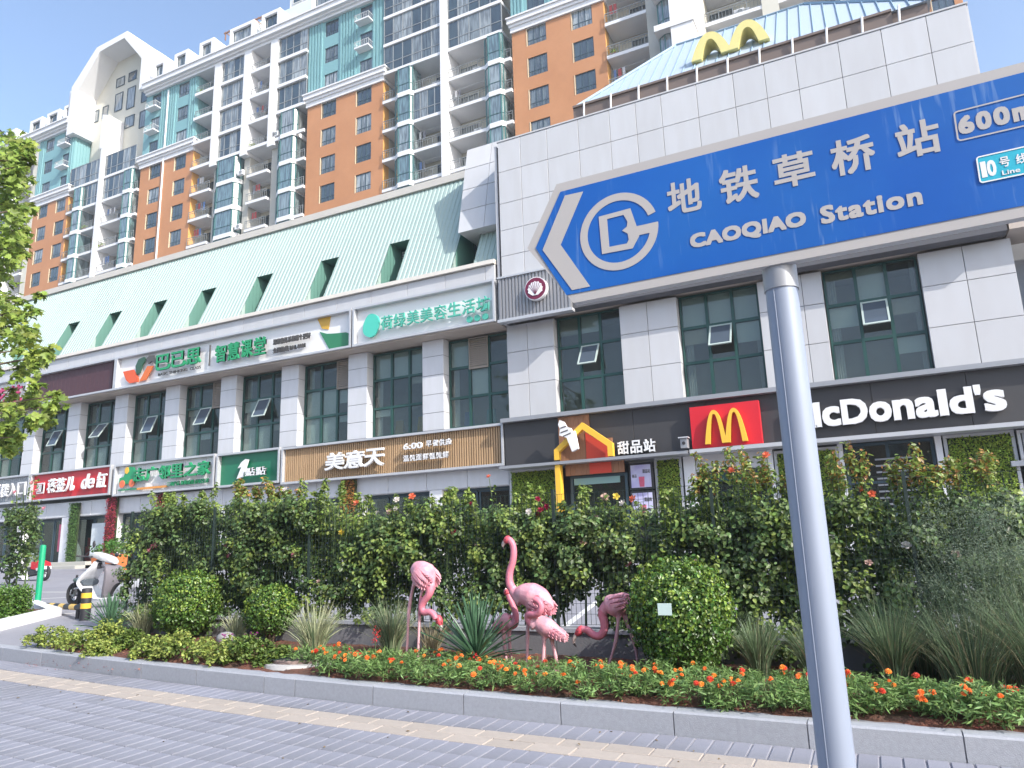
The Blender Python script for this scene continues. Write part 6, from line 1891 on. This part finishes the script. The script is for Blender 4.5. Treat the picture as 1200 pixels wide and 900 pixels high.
for i, (px, py, Y, r, h, lab) in enumerate(mounds):
    c = on_plane(px, py, Y); g = soil_z(c.x, Y)
    t = thing('low_shrub', lab+' of low shrubs', 'shrub', (c.x, Y, g), 'low mounding shrubs along the left kerb')
    cs = []
    for k in range(46):
        d = Vector((random.gauss(0, 1), random.gauss(0, 1), abs(random.gauss(0, 1)))).normalized()
        q = random.uniform(.75, 1.05)
        cs.append((c.x+d.x*r*q, Y+d.y*r*q*.85, g+.03+d.z*h*1.25*q))
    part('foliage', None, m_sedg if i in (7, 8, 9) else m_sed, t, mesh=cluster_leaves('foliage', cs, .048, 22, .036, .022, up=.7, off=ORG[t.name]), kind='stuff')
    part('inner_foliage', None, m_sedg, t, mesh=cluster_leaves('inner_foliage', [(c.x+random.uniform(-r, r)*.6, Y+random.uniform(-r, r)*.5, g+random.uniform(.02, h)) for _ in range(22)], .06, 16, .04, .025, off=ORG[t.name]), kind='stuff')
m_mag = mat('magenta_petal', (.50, .08, .38), .6, trans=.2)
mag = petal_flower('magenta_flower', m_mag, .017)
t = thing('magenta_flowers', 'small magenta flower cluster beside the pale stone under the clipped balls', 'flowers', tuple(on_plane(283, 752, 6.0)))
part('foliage', None, m_sedg, t, mesh=cluster_leaves('foliage', [tuple(on_plane(random.uniform(262, 300), random.uniform(750, 762), 6.05)) for _ in range(12)], .05, 16, .035, .018, off=ORG[t.name]), kind='stuff')
for i in range(22):
    part('flower', None, None, t, mesh=mag, loc=tuple(on_plane(random.uniform(256, 302), random.uniform(742, 753), 5.98+random.uniform(-.1, .1))))
c = on_plane(265, 748, 6.6)
t = tag(part('pale_stone', MB().ell((c.x, 6.6, pz(c.x, 6.6)+.08), (.13, .10, .08), 10, 6), mat('pale_rock', (.3, .3, .3), .8, var=.1, scale=5, bump=.5), smooth=True), 'pale flat rock between the two clipped balls behind the magenta flowers', 'rock')

# grasses
def grass_mesh(name, c, n, h, spread, w_, lean=.5, droop=.5, base=.05, off=(0, 0, 0), seg=5, hvar=.35):
    th = RNG.uniform(0, 2*np.pi, n); b0 = RNG.uniform(0, base, n)
    ln = h*(1-hvar*RNG.random(n)); sp = spread*RNG.random(n)**.6
    V = np.empty((n, seg*2, 3)); d = np.stack([np.cos(th), np.sin(th), np.zeros(n)], 1)
    rot = RNG.uniform(0, 2*np.pi, n); s = np.stack([np.cos(rot), np.sin(rot), np.zeros(n)], 1)
    for k in range(seg):
        u = k/(seg-1)
        hor = (b0+sp*(u**1.7))[:, None]*d
        z = ln*(u-.5*droop*(sp/max(spread, 1e-6))*u**2.6)
        p = np.array(c)+hor; p[:, 2] += z
        ww = w_*(1-u**2*.93)/2
        V[:, 2*k] = p+s*ww; V[:, 2*k+1] = p-s*ww
    V = V.reshape(-1, 3)-np.array(off)
    f = []
    base_ = np.arange(n)*seg*2
    q = [(2*k, 2*k+1, 2*k+3, 2*k+2) for k in range(seg-1)]
    idx = (base_[:, None, None]+np.array(q)[None]).reshape(-1)
    me = bpy.data.meshes.new(name); nf = n*(seg-1)
    me.vertices.add(len(V)); me.vertices.foreach_set('co', V.reshape(-1))
    me.loops.add(nf*4); me.loops.foreach_set('vertex_index', idx)
    me.polygons.add(nf); me.polygons.foreach_set('loop_start', np.arange(nf)*4)
    me.update(calc_edges=True)
    return me
m_gvar = mat('striped_grass', (.42, .45, .28), .5, isl=.4, hue=.02, trans=.3)
m_ggr = mat('green_grass_blade', (.16, .235, .13), .5, isl=.5, hue=.03, trans=.3)
m_gdry = mat('dry_grass_blade', (.34, .30, .19), .6, isl=.3, trans=.3)
m_yuc = mat('yucca_leaf', (.075, .16, .09), .38, isl=.35, trans=.12)
def grass(px, py, Y, n, h, spread, w_, lab, mats, group='grass clumps', base=.08, droop=.6):
    p = on_ground(px, py); x = on_plane(px, py, Y).x; g = soil_z(x, Y)
    t = thing('grass_clump', lab, 'grass', (x, Y, g), group)
    for i, (m_, fr) in enumerate(mats):
        part('blades', None, m_, t, mesh=grass_mesh('blades', (x, Y, g-.01), int(n*fr), h*(1 if i == 0 else .85), spread, w_, off=ORG[t.name], base=base, droop=droop), kind='stuff')
    return t
grass(368, 775, 6.15, 420, .66, .34, .010, 'pale striped grass clump right of the smaller clipped ball', [(m_gvar, .75), (m_ggr, .25)])
grass(458, 770, 6.55, 420, .74, .36, .009, 'grey green grass clump beside the legs of the stooping flamingo', [(m_ggr, .5), (m_gvar, .5)])
grass(505, 772, 6.75, 110, .48, .30, .008, 'thin dry grass tuft between stooping flamingo and yucca', [(m_gdry, .8), (m_ggr, .2)])
grass(166, 745, 6.8, 200, .50, .20, .010, 'pale grass tuft between left yucca and larger clipped ball', [(m_gvar, .9), (m_ggr, .1)])
grass(277, 742, 6.75, 80, .42, .20, .022, 'broad leaved cream striped tuft between the two clipped balls', [(m_gvar, 1)])
grass(890, 785, 6.55, 420, .60, .30, .007, 'fine green grass clump between big round bush and sign pole', [(m_ggr, .9), (m_gdry, .1)])
grass(955, 790, 6.6, 260, .58, .32, .007, 'fine grass clump partly behind the sign pole', [(m_ggr, .85), (m_gdry, .15)])
grass(1050, 800, 6.5, 560, .78, .42, .007, 'tall green grass clump right of the sign pole', [(m_ggr, .85), (m_gdry, .15)])
grass(1145, 800, 6.45, 650, .85, .55, .005, 'very large wispy grass clump nearest the right edge', [(m_ggr, .8), (m_gdry, .2)], base=.2)
grass(1235, 800, 6.4, 700, 1.0, .62, .005, 'wispy grass clump cut by the right edge', [(m_ggr, .8), (m_gdry, .2)], base=.2)
grass(1080, 770, 6.8, 300, .95, .50, .005, 'loose dark grass behind the tall clump at the right', [(m_ggr, .9), (m_gdry, .1)], base=.15)
# feathery haze of seed stalks over the right-hand grass
for i, px in enumerate((1150, 1205)):
    x = on_plane(px, 700, 6.6).x; g = soil_z(x, 6.6)
    t = thing('wispy_perennial', ('airy grey green perennial behind the grass at the right', 'airy grey green perennial against the right edge')[i], 'plant', (x, 6.6, g), 'airy perennials')
    cs = [(x+random.gauss(0, .22), 6.62+random.gauss(0, .15), g+.2+random.random()*1.15*(1 if random.random() < .7 else .7)) for _ in range(300)]
    part('foliage', None, mat('grey_green_leaf', (.20, .26, .18), .6, isl=.4, trans=.3) if i == 0 else bpy.data.materials['grey_green_leaf'], t, mesh=cluster_leaves('foliage', cs, .13, 60, .026, .0035, shape=1, off=ORG[t.name]), kind='stuff')
    part('stems', None, m_ggr, t, mesh=grass_mesh('stems', (x, 6.7, g), 90, 1.35, .45, .006, off=ORG[t.name], base=.15, droop=.2), kind='stuff')

def yucca(px, py, Y, n, L, lab):
    x = on_plane(px, py, Y).x; g = soil_z(x, Y)
    t = thing('yucca', lab, 'yucca', (x, Y, g), 'spiky yuccas')
    me_ = []
    for v in range(3):
        mb = MB(); w_ = .034; prof = [(0, .6), (.25, 1), (.6, .85), (.85, .45), (1, .02)]; bend = (.02, .10, .2)[v]
        vs = []
        for u, q in prof:
            zz = -bend*L*u*u
            vs += [(L*u, -w_/2*q, zz+.006), (L*u, 0, zz-.004), (L*u, w_/2*q, zz+.006)]
        fs = []
        for i in range(4):
            a = i*3; fs += [(a, a+1, a+4, a+3), (a+1, a+2, a+5, a+4)]
        mb.add(vs, fs); m_ = mb.mesh('leaf'); m_.materials.append(m_yuc); me_.append(m_)
    for i in range(n):
        el = math.radians(12+76*(i/n)**.9); az = i*2.399963+random.uniform(-.2, .2)
        o = part('leaf', None, None, t, mesh=me_[0 if el > .9 else (1 if el > .5 else 2)], loc=(x, Y, g+.03+.10*(i/n)))
        o.rotation_euler = Euler((random.uniform(-.4, .4), -el, az), 'XYZ'); s = random.uniform(.82, 1.08); o.scale = (s, s, s)
yucca(558, 782, 6.2, 78, .54, 'large spiky blue green yucca between the stooping and tall flamingos')
yucca(128, 742, 6.75, 52, .42, 'smaller spiky yucca at the left end of the bed')

# marigolds
m_mleaf = mat('marigold_leaf', (.17, .29, .09), .5, isl=.4, hue=.02, trans=.3)
m_morg = mat('marigold_orange', (.80, .17, .02), .6, rand=.12)
m_mred = mat('marigold_red', (.60, .05, .02), .6, rand=.15)
m_mora2 = mat('marigold_amber', (.82, .27, .03), .6)
def head(m):
    mb = MB(); r = .021
    for k, (n, rr, h) in enumerate(((9, 1., .0), (8, .72, .008), (6, .42, .013))):
        for i in range(n):
            a = 2*math.pi*(i+.5*k)/n; da = math.pi/n*1.15
            mb.add([(0, 0, h), (r*rr*.75*math.cos(a-da), r*rr*.75*math.sin(a-da), h+.004), (r*rr*math.cos(a), r*rr*math.sin(a), h+.001), (r*rr*.75*math.cos(a+da), r*rr*.75*math.sin(a+da), h+.004)], [(0, 1, 2, 3)])
    me = mb.mesh('flower'); me.materials.append(m); return me
heads = [head(m_morg), head(m_morg), head(m_mora2), head(m_mred)]
protos = []
for v in range(4):
    cs = []
    for k in range(26):
        d = Vector((random.gauss(0, 1), random.gauss(0, 1), random.gauss(0, 1))).normalized()
        cs.append((d.x*.10, d.y*.10, .115+d.z*.085))
    me = cluster_leaves('foliage', cs, .045, 13, .058, .013, up=.5, shape=1, droop=-.3); me.materials.append(m_mleaf)
    mb = MB()
    for k in range(5): a = k*1.26; mb.tube([(0, 0, -.01), (.04*math.cos(a), .04*math.sin(a), .1), (.07*math.cos(a), .07*math.sin(a), .19)], [.004, .003, .002], 4)
    ms = mb.mesh('stems'); ms.materials.append(m_stem)
    protos.append((me, ms))
MARKS = [(-5.0, 'beside the round cover'), (-4.4, 'in front of the stooping flamingo'), (-3.8, 'below the yucca'), (-3.25, 'below the tall flamingo'), (-2.8, 'below the small front flamingo'), (-2.3, 'below the feeding flamingo'), (-1.85, 'left of the big round bush'), (-1.4, 'below the big round bush'), (-.95, 'below the fine grass clump'), (-.55, 'just left of the sign pole'), (-.1, 'at the foot of the sign pole'), (.35, 'just right of the sign pole'), (.8, 'below the tall grass clump'), (1.3, 'below the wispy grass'), (3, 'past the wispy grass')]
ROWS = ['kerbside', 'middle row', 'back row']
xs_ = np.arange(-5.1, 2.2, .225)
for xi, x in enumerate(xs_):
    for yj in range(3):
        y = 5.52+yj*.225+random.uniform(-.05, .05)+.0062*(x+1.5)**2*.8; xx = x+random.uniform(-.06, .06)
        if xx < -4.9 and yj == 0: continue
        g = soil_z(xx, y)
        tone = xx > .35
        where = next(w_ for lim, w_ in MARKS if xx < lim or lim == 3)
        t = thing('marigold', ('Red' if tone else 'Orange').lower()+' flowered leafy marigold, '+ROWS[yj]+', '+where, 'marigold', (xx, y, g), 'marigolds along the kerb')
        me, ms = protos[(xi*3+yj) % 4]
        s = random.uniform(.80, 1.08)*(1.1 if xx > -2.2 else .95)*(1, .95, .85)[yj]
        o = part('foliage', None, None, t, mesh=me, loc=(xx, y, g)); o.rotation_euler.z = random.uniform(0, 6.28); o.scale = (s*1.12, s*1.12, s*random.uniform(.80, .95)); o['kind'] = 'stuff'
        o = part('stems', None, None, t, mesh=ms, loc=(xx, y, g)); o.scale = (s, s, s*.9)
        for k in range(max(0, min(5, int(2.9+2.3*math.sin(xx*4.3+y*7)+random.uniform(-.8, 1.2)))) if xx < 1.0 else 1):
            a = random.uniform(0, 6.28); r = random.uniform(.0, .12)
            hm = heads[3] if (tone and random.random() < .6) or random.random() < .22 else random.choice(heads[:3])
            o = part('flower', None, None, t, mesh=hm, loc=(xx+r*math.cos(a), y+r*math.sin(a)-.02, g+.195*s-r*.35+random.uniform(-.03, .015)))
            o.rotation_euler = (random.uniform(.1, .9), random.uniform(-.3, .5), 0); q = random.uniform(.85, 1.3); o.scale = (q, q, q)
# salvia spikes
m_sal = mat('scarlet_spike', (.55, .02, .03), .6, isl=.3)
for i, (px, py, Y, lab) in enumerate(((440, 750, 6.0, 'small scarlet flower spike left of the stooping flamingo legs'), (410, 775, 5.95, 'low dark red flower spike beside the round cover'), (555, 780, 5.9, 'short scarlet spike in front of the yucca'))):
    p = on_plane(px, py, Y); g = soil_z(p.x, Y)
    t = thing('salvia', lab, 'flower', (p.x, Y, g), 'scarlet salvia spikes')
    part('stem', MB().tube([(p.x, Y, g), (p.x, Y, p.z)], .004, 5), m_stem, t)
    part('flower_spike', None, m_sal, t, mesh=cluster_leaves('flower_spike', [(p.x+random.uniform(-.02, .02), Y, p.z-.02+.03*k) for k in range(5)], .03, 12, .022, .010, off=ORG[t.name]))
    part('foliage', None, m_mleaf, t, mesh=cluster_leaves('foliage', [(p.x+random.uniform(-.06, .06), Y+random.uniform(-.05, .05), g+random.uniform(.03, .12)) for k in range(8)], .05, 14, .05, .02, off=ORG[t.name]))

# round access cover lying in the bed
a = on_plane(357, 787, 5.98); g = soil_z(a.x, 5.98)
t = thing('round_cover', 'flat round concrete cover under netting, lying in the bed at the kerb', 'cover', (a.x, 5.98, g))
part('collar', MB().lathe((a.x, 5.98, g-.02), [(.40, 0), (.385, .035), (.33, .042), (.32, .035)], 36), mat('pale_concrete', (.42, .41, .40), .85, var=.12, scale=8, bump=.4), t, smooth=True)
part('lid', MB().lathe((a.x, 5.98, g+.0), [(.315, 0), (.315, .045), (.30, .052)], 36), mat('stained_lid', (.26, .19, .17), .85, var=.25, scale=9, bump=.4), t, smooth=True)
mb = MB()
for i in range(-5, 6):
    w_ = math.sqrt(max(.0, .36**2-(i*.065)**2))
    mb.tube([(a.x+i*.065, 5.98-w_, g+.058), (a.x+i*.065, 5.98, g+.064), (a.x+i*.065, 5.98+w_, g+.058)], .003, 4)
    mb.tube([(a.x-w_, 5.98+i*.065, g+.060), (a.x, 5.98+i*.065, g+.067), (a.x+w_, 5.98+i*.065, g+.060)], .003, 4)
part('netting', mb, m_wire, t)

# ------------------------------------------------------------------ flamingo statues
m_fbody = mat('flamingo_pink', (.60, .24, .30), .5, var=.10, scale=14, col2=(.66, .35, .40), mix_scale=9, bump=.35, bscale=45)
m_fneck = mat('flamingo_rose', (.60, .19, .25), .5, var=.10, scale=12, bump=.2, bscale=60)
m_fleg = mat('flamingo_leg', (.66, .36, .40), .5, var=.08, scale=9)
m_fhead = mat('flamingo_head', (.62, .09, .12), .45)
m_beak = mat('pale_beak', (.55, .45, .42), .4)
m_beakb = mat('black_beak_tip', (.05, .04, .04), .35)
def smooth_path(P, R, n=6):
    P = [Vector(p) for p in P]; o = []; ro = []
    for i in range(len(P)-1):
        p0 = P[max(i-1, 0)]; p1 = P[i]; p2 = P[i+1]; p3 = P[min(i+2, len(P)-1)]
        for k in range(n):
            t = k/n
            o.append(.5*((2*p1)+(-p0+p2)*t+(2*p0-5*p1+4*p2-p3)*t*t+(-p0+3*p1-3*p2+p3)*t**3)); ro.append(R[i]*(1-t)+R[i+1]*t)
    o.append(P[-1]); ro.append(R[-1])
    return o, ro
def fz(zx, zy, Y): return on_plane(460+zx/4, 610+zy/4, Y)
def flamingo(label, Y, body, neck, legs, headp, beak, wing=True):
    """body: list of (zx,zy,dy,radius); neck likewise; legs: lists of (zx,zy,dy); all in the bird's own plane"""
    x0 = fz(*body[len(body)//2][:2], Y).x
    t = thing('flamingo_statue', label, 'flamingo statue', (x0, Y, soil_z(x0, Y)), 'pink flamingo statues')
    Rr = lambda L: [q[3] for q in L]
    pts = lambda L: [fz(q[0], q[1], Y)+Vector((0, q[2], 0)) for q in L]
    mb = MB()
    P, R_ = smooth_path(pts(body), Rr(body)); mb.tube(P, R_, 16)
    P, R_ = smooth_path(pts(neck), Rr(neck)); mb.tube(P, R_, 14)
    for L in legs:
        L4 = [(a, b, c, r) for (a, b, c), r in zip(L, ([.026, .016, .019, .014, .015][:len(L)] if len(L) > 3 else [.024, .017, .014]))]
        P, R_ = smooth_path(pts(L4), Rr(L4)); 
        P[-1].z = soil_z(P[-1].x, P[-1].y)-.01
        mb.tube(P, R_, 10)
        f = P[-1]
        # webbed foot
        mb.hull([(f.x-.10, f.y-.035, f.z), (f.x+.02, f.y-.012, f.z), (f.x+.02, f.y+.012, f.z), (f.x-.10, f.y+.035, f.z)], [(f.x-.10, f.y-.033, f.z+.018), (f.x+.015, f.y-.012, f.z+.035), (f.x+.015, f.y+.012, f.z+.035), (f.x-.10, f.y+.033, f.z+.018)])
    me = mb.mesh('body', ORG[t.name])
    tmp = bpy.data.objects.new('tmp', me); COL.objects.link(tmp)
    md = tmp.modifiers.new('r', 'REMESH'); md.mode = 'VOXEL'; md.voxel_size = .0085; md.use_smooth_shade = True
    sm_ = tmp.modifiers.new('s', 'SMOOTH'); sm_.factor = .5; sm_.iterations = 6
    dg = bpy.context.evaluated_depsgraph_get(); dg.update()
    me2 = bpy.data.meshes.new_from_object(tmp.evaluated_get(dg)); bpy.data.objects.remove(tmp)
    me2.name = 'body'
    for m_ in (m_fbody, m_fneck, m_fleg): me2.materials.append(m_)
    # painted zones: rose neck, paler legs
    NP = np.array([list(p-Vector(ORG[t.name])) for p in smooth_path(pts(neck), Rr(neck))[0][8:]])
    BP, BR = smooth_path(pts(body), Rr(body)); BP = np.array([list(p-Vector(ORG[t.name])) for p in BP]); BR = np.array(BR)
    for pl_ in me2.polygons:
        c = np.array(pl_.center)
        dn = np.min(np.linalg.norm(NP-c, axis=1)); db = np.min(np.linalg.norm(BP-c, axis=1)-BR)
        pl_.material_index = 0 if db < .012 else (1 if dn < .06 else 2)
        pl_.use_smooth = True
    b = part('body', None, [], t, mesh=me2)
    # folded wings: overlapping feather slabs on either side
    if wing:
        bp = pts(body); a, c = bp[1], bp[-1]
        br = body[len(body)//2][3]
        for side in (-1, 1):
            mb = MB()
            for row in range(4):
                for k in range(7):
                    u = .12+k*.125+row*.02; p = a.lerp(c, min(u, 1)); d = (c-a).normalized()
                    up = Vector((0, 0, 1)); up = (up-d*up.dot(d)).normalized()
                    prof_ = math.sin(math.pi*min(.95, u*.85+.12))**.5
                    off_ = up*(br*(.62-.38*row))*prof_
                    o_ = p+off_+Vector((0, side*br*math.sqrt(max(.05, 1-((.62-.38*row))**2))*prof_*1.01, 0))
                    L_ = br*.62; W_ = br*.30
                    n_ = (off_+Vector((0, side*br, 0))).normalized(); s_ = d.cross(n_)
                    q = [o_-d*L_*.2-s_*W_*.5, o_-d*L_*.2+s_*W_*.5, o_+d*L_*.5+s_*W_*.5+n_*.006, o_+d*L_*.9+n_*.010, o_+d*L_*.5-s_*W_*.5+n_*.006]
                    q2 = [v_-n_*.012 for v_ in q]
                    mb.hull([tuple(v_) for v_ in q2], [tuple(v_) for v_ in q])
            part('wing_feathers', mb, m_fbody, t, smooth=False, fix=True)
    h0, h1 = fz(headp[0], headp[1], Y), fz(headp[2], headp[3], Y)
    d = (h1-h0); L_ = d.length; d.normalize()
    hd = part('head', MB().tube(*smooth_path([h0-d*L_*.7, h0-d*L_*.2, h0+d*L_*.35, h1], [.022, .034, .034, .020], 5), 14), m_fhead, t, smooth=True)
    bk = [fz(a_, b_, Y) for a_, b_ in beak]
    P, R_ = smooth_path(bk, [.020, .017, .011, .004][:len(bk)], 4)
    cut = int(len(P)*.62)
    part('beak', MB().tube(P[:cut+1], R_[:cut+1], 10), m_beak, hd, smooth=True)
    part('beak_tip', MB().tube(P[cut:], [r*1.04 for r in R_[cut:]], 10), m_beakb, hd, smooth=True)
    for s_ in (-1, 1):
        e = h0+d*L_*.25+Vector((0, s_*.031, .004)); part('eye', MB().ell(tuple(e), (.006, .006, .006), 8, 6), m_beakb, hd, smooth=True)
    return t
flamingo('stooping flamingo, leftmost, its head hanging low beside its right leg', 6.12,
         [(100, 215, 0, .05), (125, 232, 0, .10), (145, 252, 0, .125), (160, 270, 0, .11), (178, 292, 0, .06)],
         [(172, 285, -.02, .075), (186, 318, -.04, .045), (184, 345, -.05, .036), (160, 378, -.05, .033), (150, 405, -.05, .032), (160, 428, -.05, .031), (190, 427, -.05, .031), (208, 442, -.05, .030), (217, 462, -.05, .030)],
         [[(98, 285, .03), (84, 330, .03), (70, 410, .03), (63, 520, .03), (58, 668, .03)], [(158, 300, -.03), (142, 350, -.03), (136, 420, -.03), (131, 540, -.03), (126, 690, -.03)]],
         (217, 465, 226, 492), [(227, 490), (228, 503), (224, 513), (218, 520)])
flamingo('tall upright flamingo with its neck raised, centre of the flock', 6.3,
         [(585, 345, 0, .06), (615, 345, 0, .095), (655, 352, 0, .115), (695, 368, 0, .10), (725, 390, 0, .065), (747, 420, 0, .025)],
         [(610, 372, 0, .075), (582, 348, 0, .055), (560, 318, 0, .042), (548, 285, 0, .037), (550, 240, 0, .034), (564, 190, 0, .033), (568, 140, 0, .032), (560, 105, 0, .031), (543, 86, 0, .031)],
         [[(645, 400, -.03), (641, 450, -.03), (640, 540, -.03), (638, 620, -.03), (636, 712, -.03)], [(672, 400, .06), (684, 450, .06), (694, 540, .06), (700, 620, .06), (706, 690, .06)]],
         (540, 88, 526, 100), [(525, 98), (519, 112), (518, 122), (524, 135)])
flamingo('small flamingo in front of the tall one, neck curled back under its wing', 6.22,
         [(668, 480, 0, .05), (690, 482, 0, .075), (725, 502, 0, .085), (760, 522, 0, .065), (790, 540, 0, .045), (812, 555, 0, .02)],
         [(675, 492, -.02, .055), (652, 472, -.03, .040), (643, 448, -.04, .033), (658, 436, -.06, .031), (690, 436, -.08, .031), (712, 420, -.09, .031), (716, 395, -.09, .030), (702, 372, -.09, .030), (682, 364, -.09, .030)],
         [[(716, 540, -.02), (714, 580, -.02), (711, 640, -.02), (708, 695, -.02)], [(738, 545, .03), (745, 585, .03), (757, 635, .03), (768, 690, .03)]],
         (680, 366, 665, 376), [(664, 375), (658, 385), (657, 394), (662, 402)])
flamingo('small flamingo seen behind the yucca leaves, looking left with straight neck', 6.5,
         [(555, 470, 0, .05), (535, 468, 0, .07), (518, 480, 0, .075), (503, 495, 0, .055), (492, 512, 0, .02)],
         [(548, 490, 0, .05), (570, 486, 0, .038), (578, 460, 0, .032), (574, 425, 0, .030), (560, 390, 0, .029), (546, 360, 0, .028), (540, 340, 0, .028)],
         [[(526, 515, -.02), (527, 560, -.02), (532, 610, -.02), (538, 675, -.02)], [(540, 515, .03), (541, 560, .03), (544, 610, .03), (549, 670, .03)]],
         (539, 338, 535, 322), [(535, 324), (529, 330), (527, 338), (530, 346)])
flamingo('feeding flamingo at the right of the flock, head stretched down to the left', 6.5,
         [(1003, 395, 0, .06), (1020, 392, 0, .085), (1048, 398, 0, .10), (1072, 392, 0, .08), (1090, 378, 0, .035)],
         [(1020, 400, 0, .075), (996, 412, 0, .050), (984, 440, 0, .042), (992, 475, 0, .038), (992, 515, 0, .036), (970, 541, 0, .035), (940, 535, 0, .034), (912, 512, 0, .033), (885, 510, 0, .032)],
         [[(1066, 440, -.03), (1062, 480, -.03), (1052, 560, -.03), (1036, 620, -.03), (1018, 675, -.03)], [(1080, 440, .03), (1100, 500, .03), (1130, 580, .03), (1140, 640, .03), (1147, 700, .03)]],
         (880, 514, 862, 535), [(860, 535), (850, 556), (851, 576), (862, 592)])

# ------------------------------------------------------------------ plane tree at the left edge
m_tl = mat('tree_leaf', (.22, .31, .055), .5, rand=.30, trans=.35)
m_tls = mat('tree_leaf_mass', (.20, .29, .05), .5, isl=.45, hue=.03, trans=.35)
TX, TY = -14.6, 6.2
t = thing('plane_tree', 'broad leaved street tree reaching in from the left edge', 'tree', (TX, TY, gz(TX, TY)))
mb = MB(); gg = gz(TX, TY)
mb.tube([(TX, TY, gg), (TX+.05, TY, gg+1.5), (TX-.05, TY+.05, gg+3), (TX+.1, TY+.1, gg+5), (TX, TY, gg+8)], [.22, .17, .15, .11, .04], 14)
part('trunk', mb, m_bark, t, smooth=True)
CL = []   # leaf clumps (px, py, Y, r)
def band(x0, x1, y0, y1, n, r=.30, Y=(7.0, 8.8)):
    for _ in range(n): CL.append((random.uniform(x0, x1), random.uniform(y0, y1), random.uniform(*Y), r*random.uniform(.7, 1.1)))
band(-60, 18, 170, 330, 60); band(0, 34, 158, 245, 20, .22); band(10, 38, 190, 300, 8, .16); band(5, 30, 262, 320, 10, .2); band(-60, 8, 330, 360, 8, .2)
band(-60, 22, 355, 530, 38); band(0, 38, 365, 400, 9, .2); band(20, 50, 345, 380, 5, .13); band(25, 58, 398, 425, 8, .14); band(10, 45, 425, 470, 10, .16)
band(35, 68, 462, 500, 9, .14); band(0, 22, 480, 532, 10, .16); band(-5, 12, 500, 530, 6, .15); band(24, 36, 170, 190, 3, .12); band(-60, 6, 330, 420, 8, .2)
cc = [tuple(on_plane(a, b, y)) for a, b, y, r in CL]; cr = [c[3] for c in CL]
# boughs run out to the clumps
for k in range(0, len(cc), 4):
    c = Vector(cc[k]); b0 = Vector((TX, TY, max(gg+2.2, c.z-1.2))); mid = b0.lerp(c, .55)+Vector((0, 0, .25))
    part('branch', MB().tube(*smooth_path([b0, mid, c], [.045, .022, .007], 4), 7), m_bark, t, smooth=True)
per = 24
centers = np.array(cc); k = len(centers)
d = rnd_unit(k*per); r = np.repeat(np.array(cr), per)*RNG.uniform(.3, 1.1, k*per)
P = np.repeat(centers, per, axis=0)+d*r[:, None]
N = rnd_unit(k*per)*.55+d*.3+np.array([.25, -.25, .6]); T = np.cross(N, rnd_unit(k*per)); T[:, 2] -= .35*np.linalg.norm(T, axis=1)
Ls = RNG.uniform(.10, .165, k*per)
near = np.argsort(P[:, 1]+1000*(P[:, 0] < -14.9))[:300]
msk = np.zeros(k*per, bool); msk[near] = True
part('foliage', None, m_tls, t, mesh=leaf_mesh('foliage', P[~msk], T[~msk], N[~msk], Ls[~msk], Ls[~msk]*.95, 2, off=ORG[t.name]), kind='stuff')
lm = [leaf_mesh('leaf', [[0, 0, 0]], [[1, 0, 0]], [[0, 0, 1]], 1., w_, 2, fold=f) for w_, f in ((.95, .12), (1.05, .2), (.85, .05))]
for m_ in lm: m_.materials.append(m_tl)
for i in near:
    Tn = Vector(T[i]).normalized(); Nn = Vector(N[i]); Sd = Nn.cross(Tn).normalized(); N2 = Tn.cross(Sd)
    Mx = Matrix((Tn, Sd, N2)).transposed().to_4x4(); Mx = Mx @ Matrix.Scale(float(Ls[i]), 4)
    Mx.translation = Vector(P[i])-Vector(ORG[t.name])
    o = bpy.data.objects.new('leaf', lm[i % 3]); COL.objects.link(o); o.parent = t; o.matrix_local = Mx

# ------------------------------------------------------------------ the other side of the street, seen only in the glass
OB = thing('opposite_building', 'tan brick apartment house across the street, seen only as reflections in windows', 'building', (0, -34, -1))
part('wall', MB().box(-45, 30, -44, -34, -3, 16), mat('tan_brick', (.34, .20, .10), .8, var=.1, scale=1), OB)
wmesh = MB().box(0, 2.0, -.02, .1, 0, 1.7).mesh('window'); 
for i in range(18):
    for j in range(4): part('window', None, m_gl, OB, mesh=wmesh, loc=(-43+i*4.0, -34.05, 1.2+j*3.6))
for i, x in enumerate((-26, -12, 4)):
    tt = thing('street_tree', ('left', 'middle', 'right')[i]+' street tree behind the viewer, seen only in reflections', 'tree', (x, -16, gz(x, -16)), 'trees across the street')
    g = gz(x, -16)
    part('trunk', MB().tube([(x, -16, g), (x, -16, g+3), (x+.2, -16, g+6)], [.2, .16, .08], 10), m_bark, tt)
    cs = [(x+random.gauss(0, 1.5), -16+random.gauss(0, 1.4), g+5+random.gauss(0, 1.5)) for _ in range(110)]
    part('crown', None, m_box, tt, mesh=cluster_leaves('crown', cs, .6, 24, .22, .16, off=ORG[tt.name]), kind='stuff')
# ------------------------------------------------------------------ the thin haze of the day
hz = bpy.data.materials.new('air')
hz.use_nodes = True
hn = hz.node_tree.nodes; hl = hz.node_tree.links
for n_ in list(hn):
    if n_.type != 'OUTPUT_MATERIAL': hn.remove(n_)
pv = hn.new('ShaderNodeVolumePrincipled')
pv.inputs['Color'].default_value = (.82, .90, 1, 1)
pv.inputs['Density'].default_value = .0009
pv.inputs['Anisotropy'].default_value = .3
hl.new(pv.outputs[0], [n_ for n_ in hn if n_.type == 'OUTPUT_MATERIAL'][0].inputs['Volume'])
part('haze', MB().box(-420, 420, -220, 720, -15, 90), hz, kind='stuff')
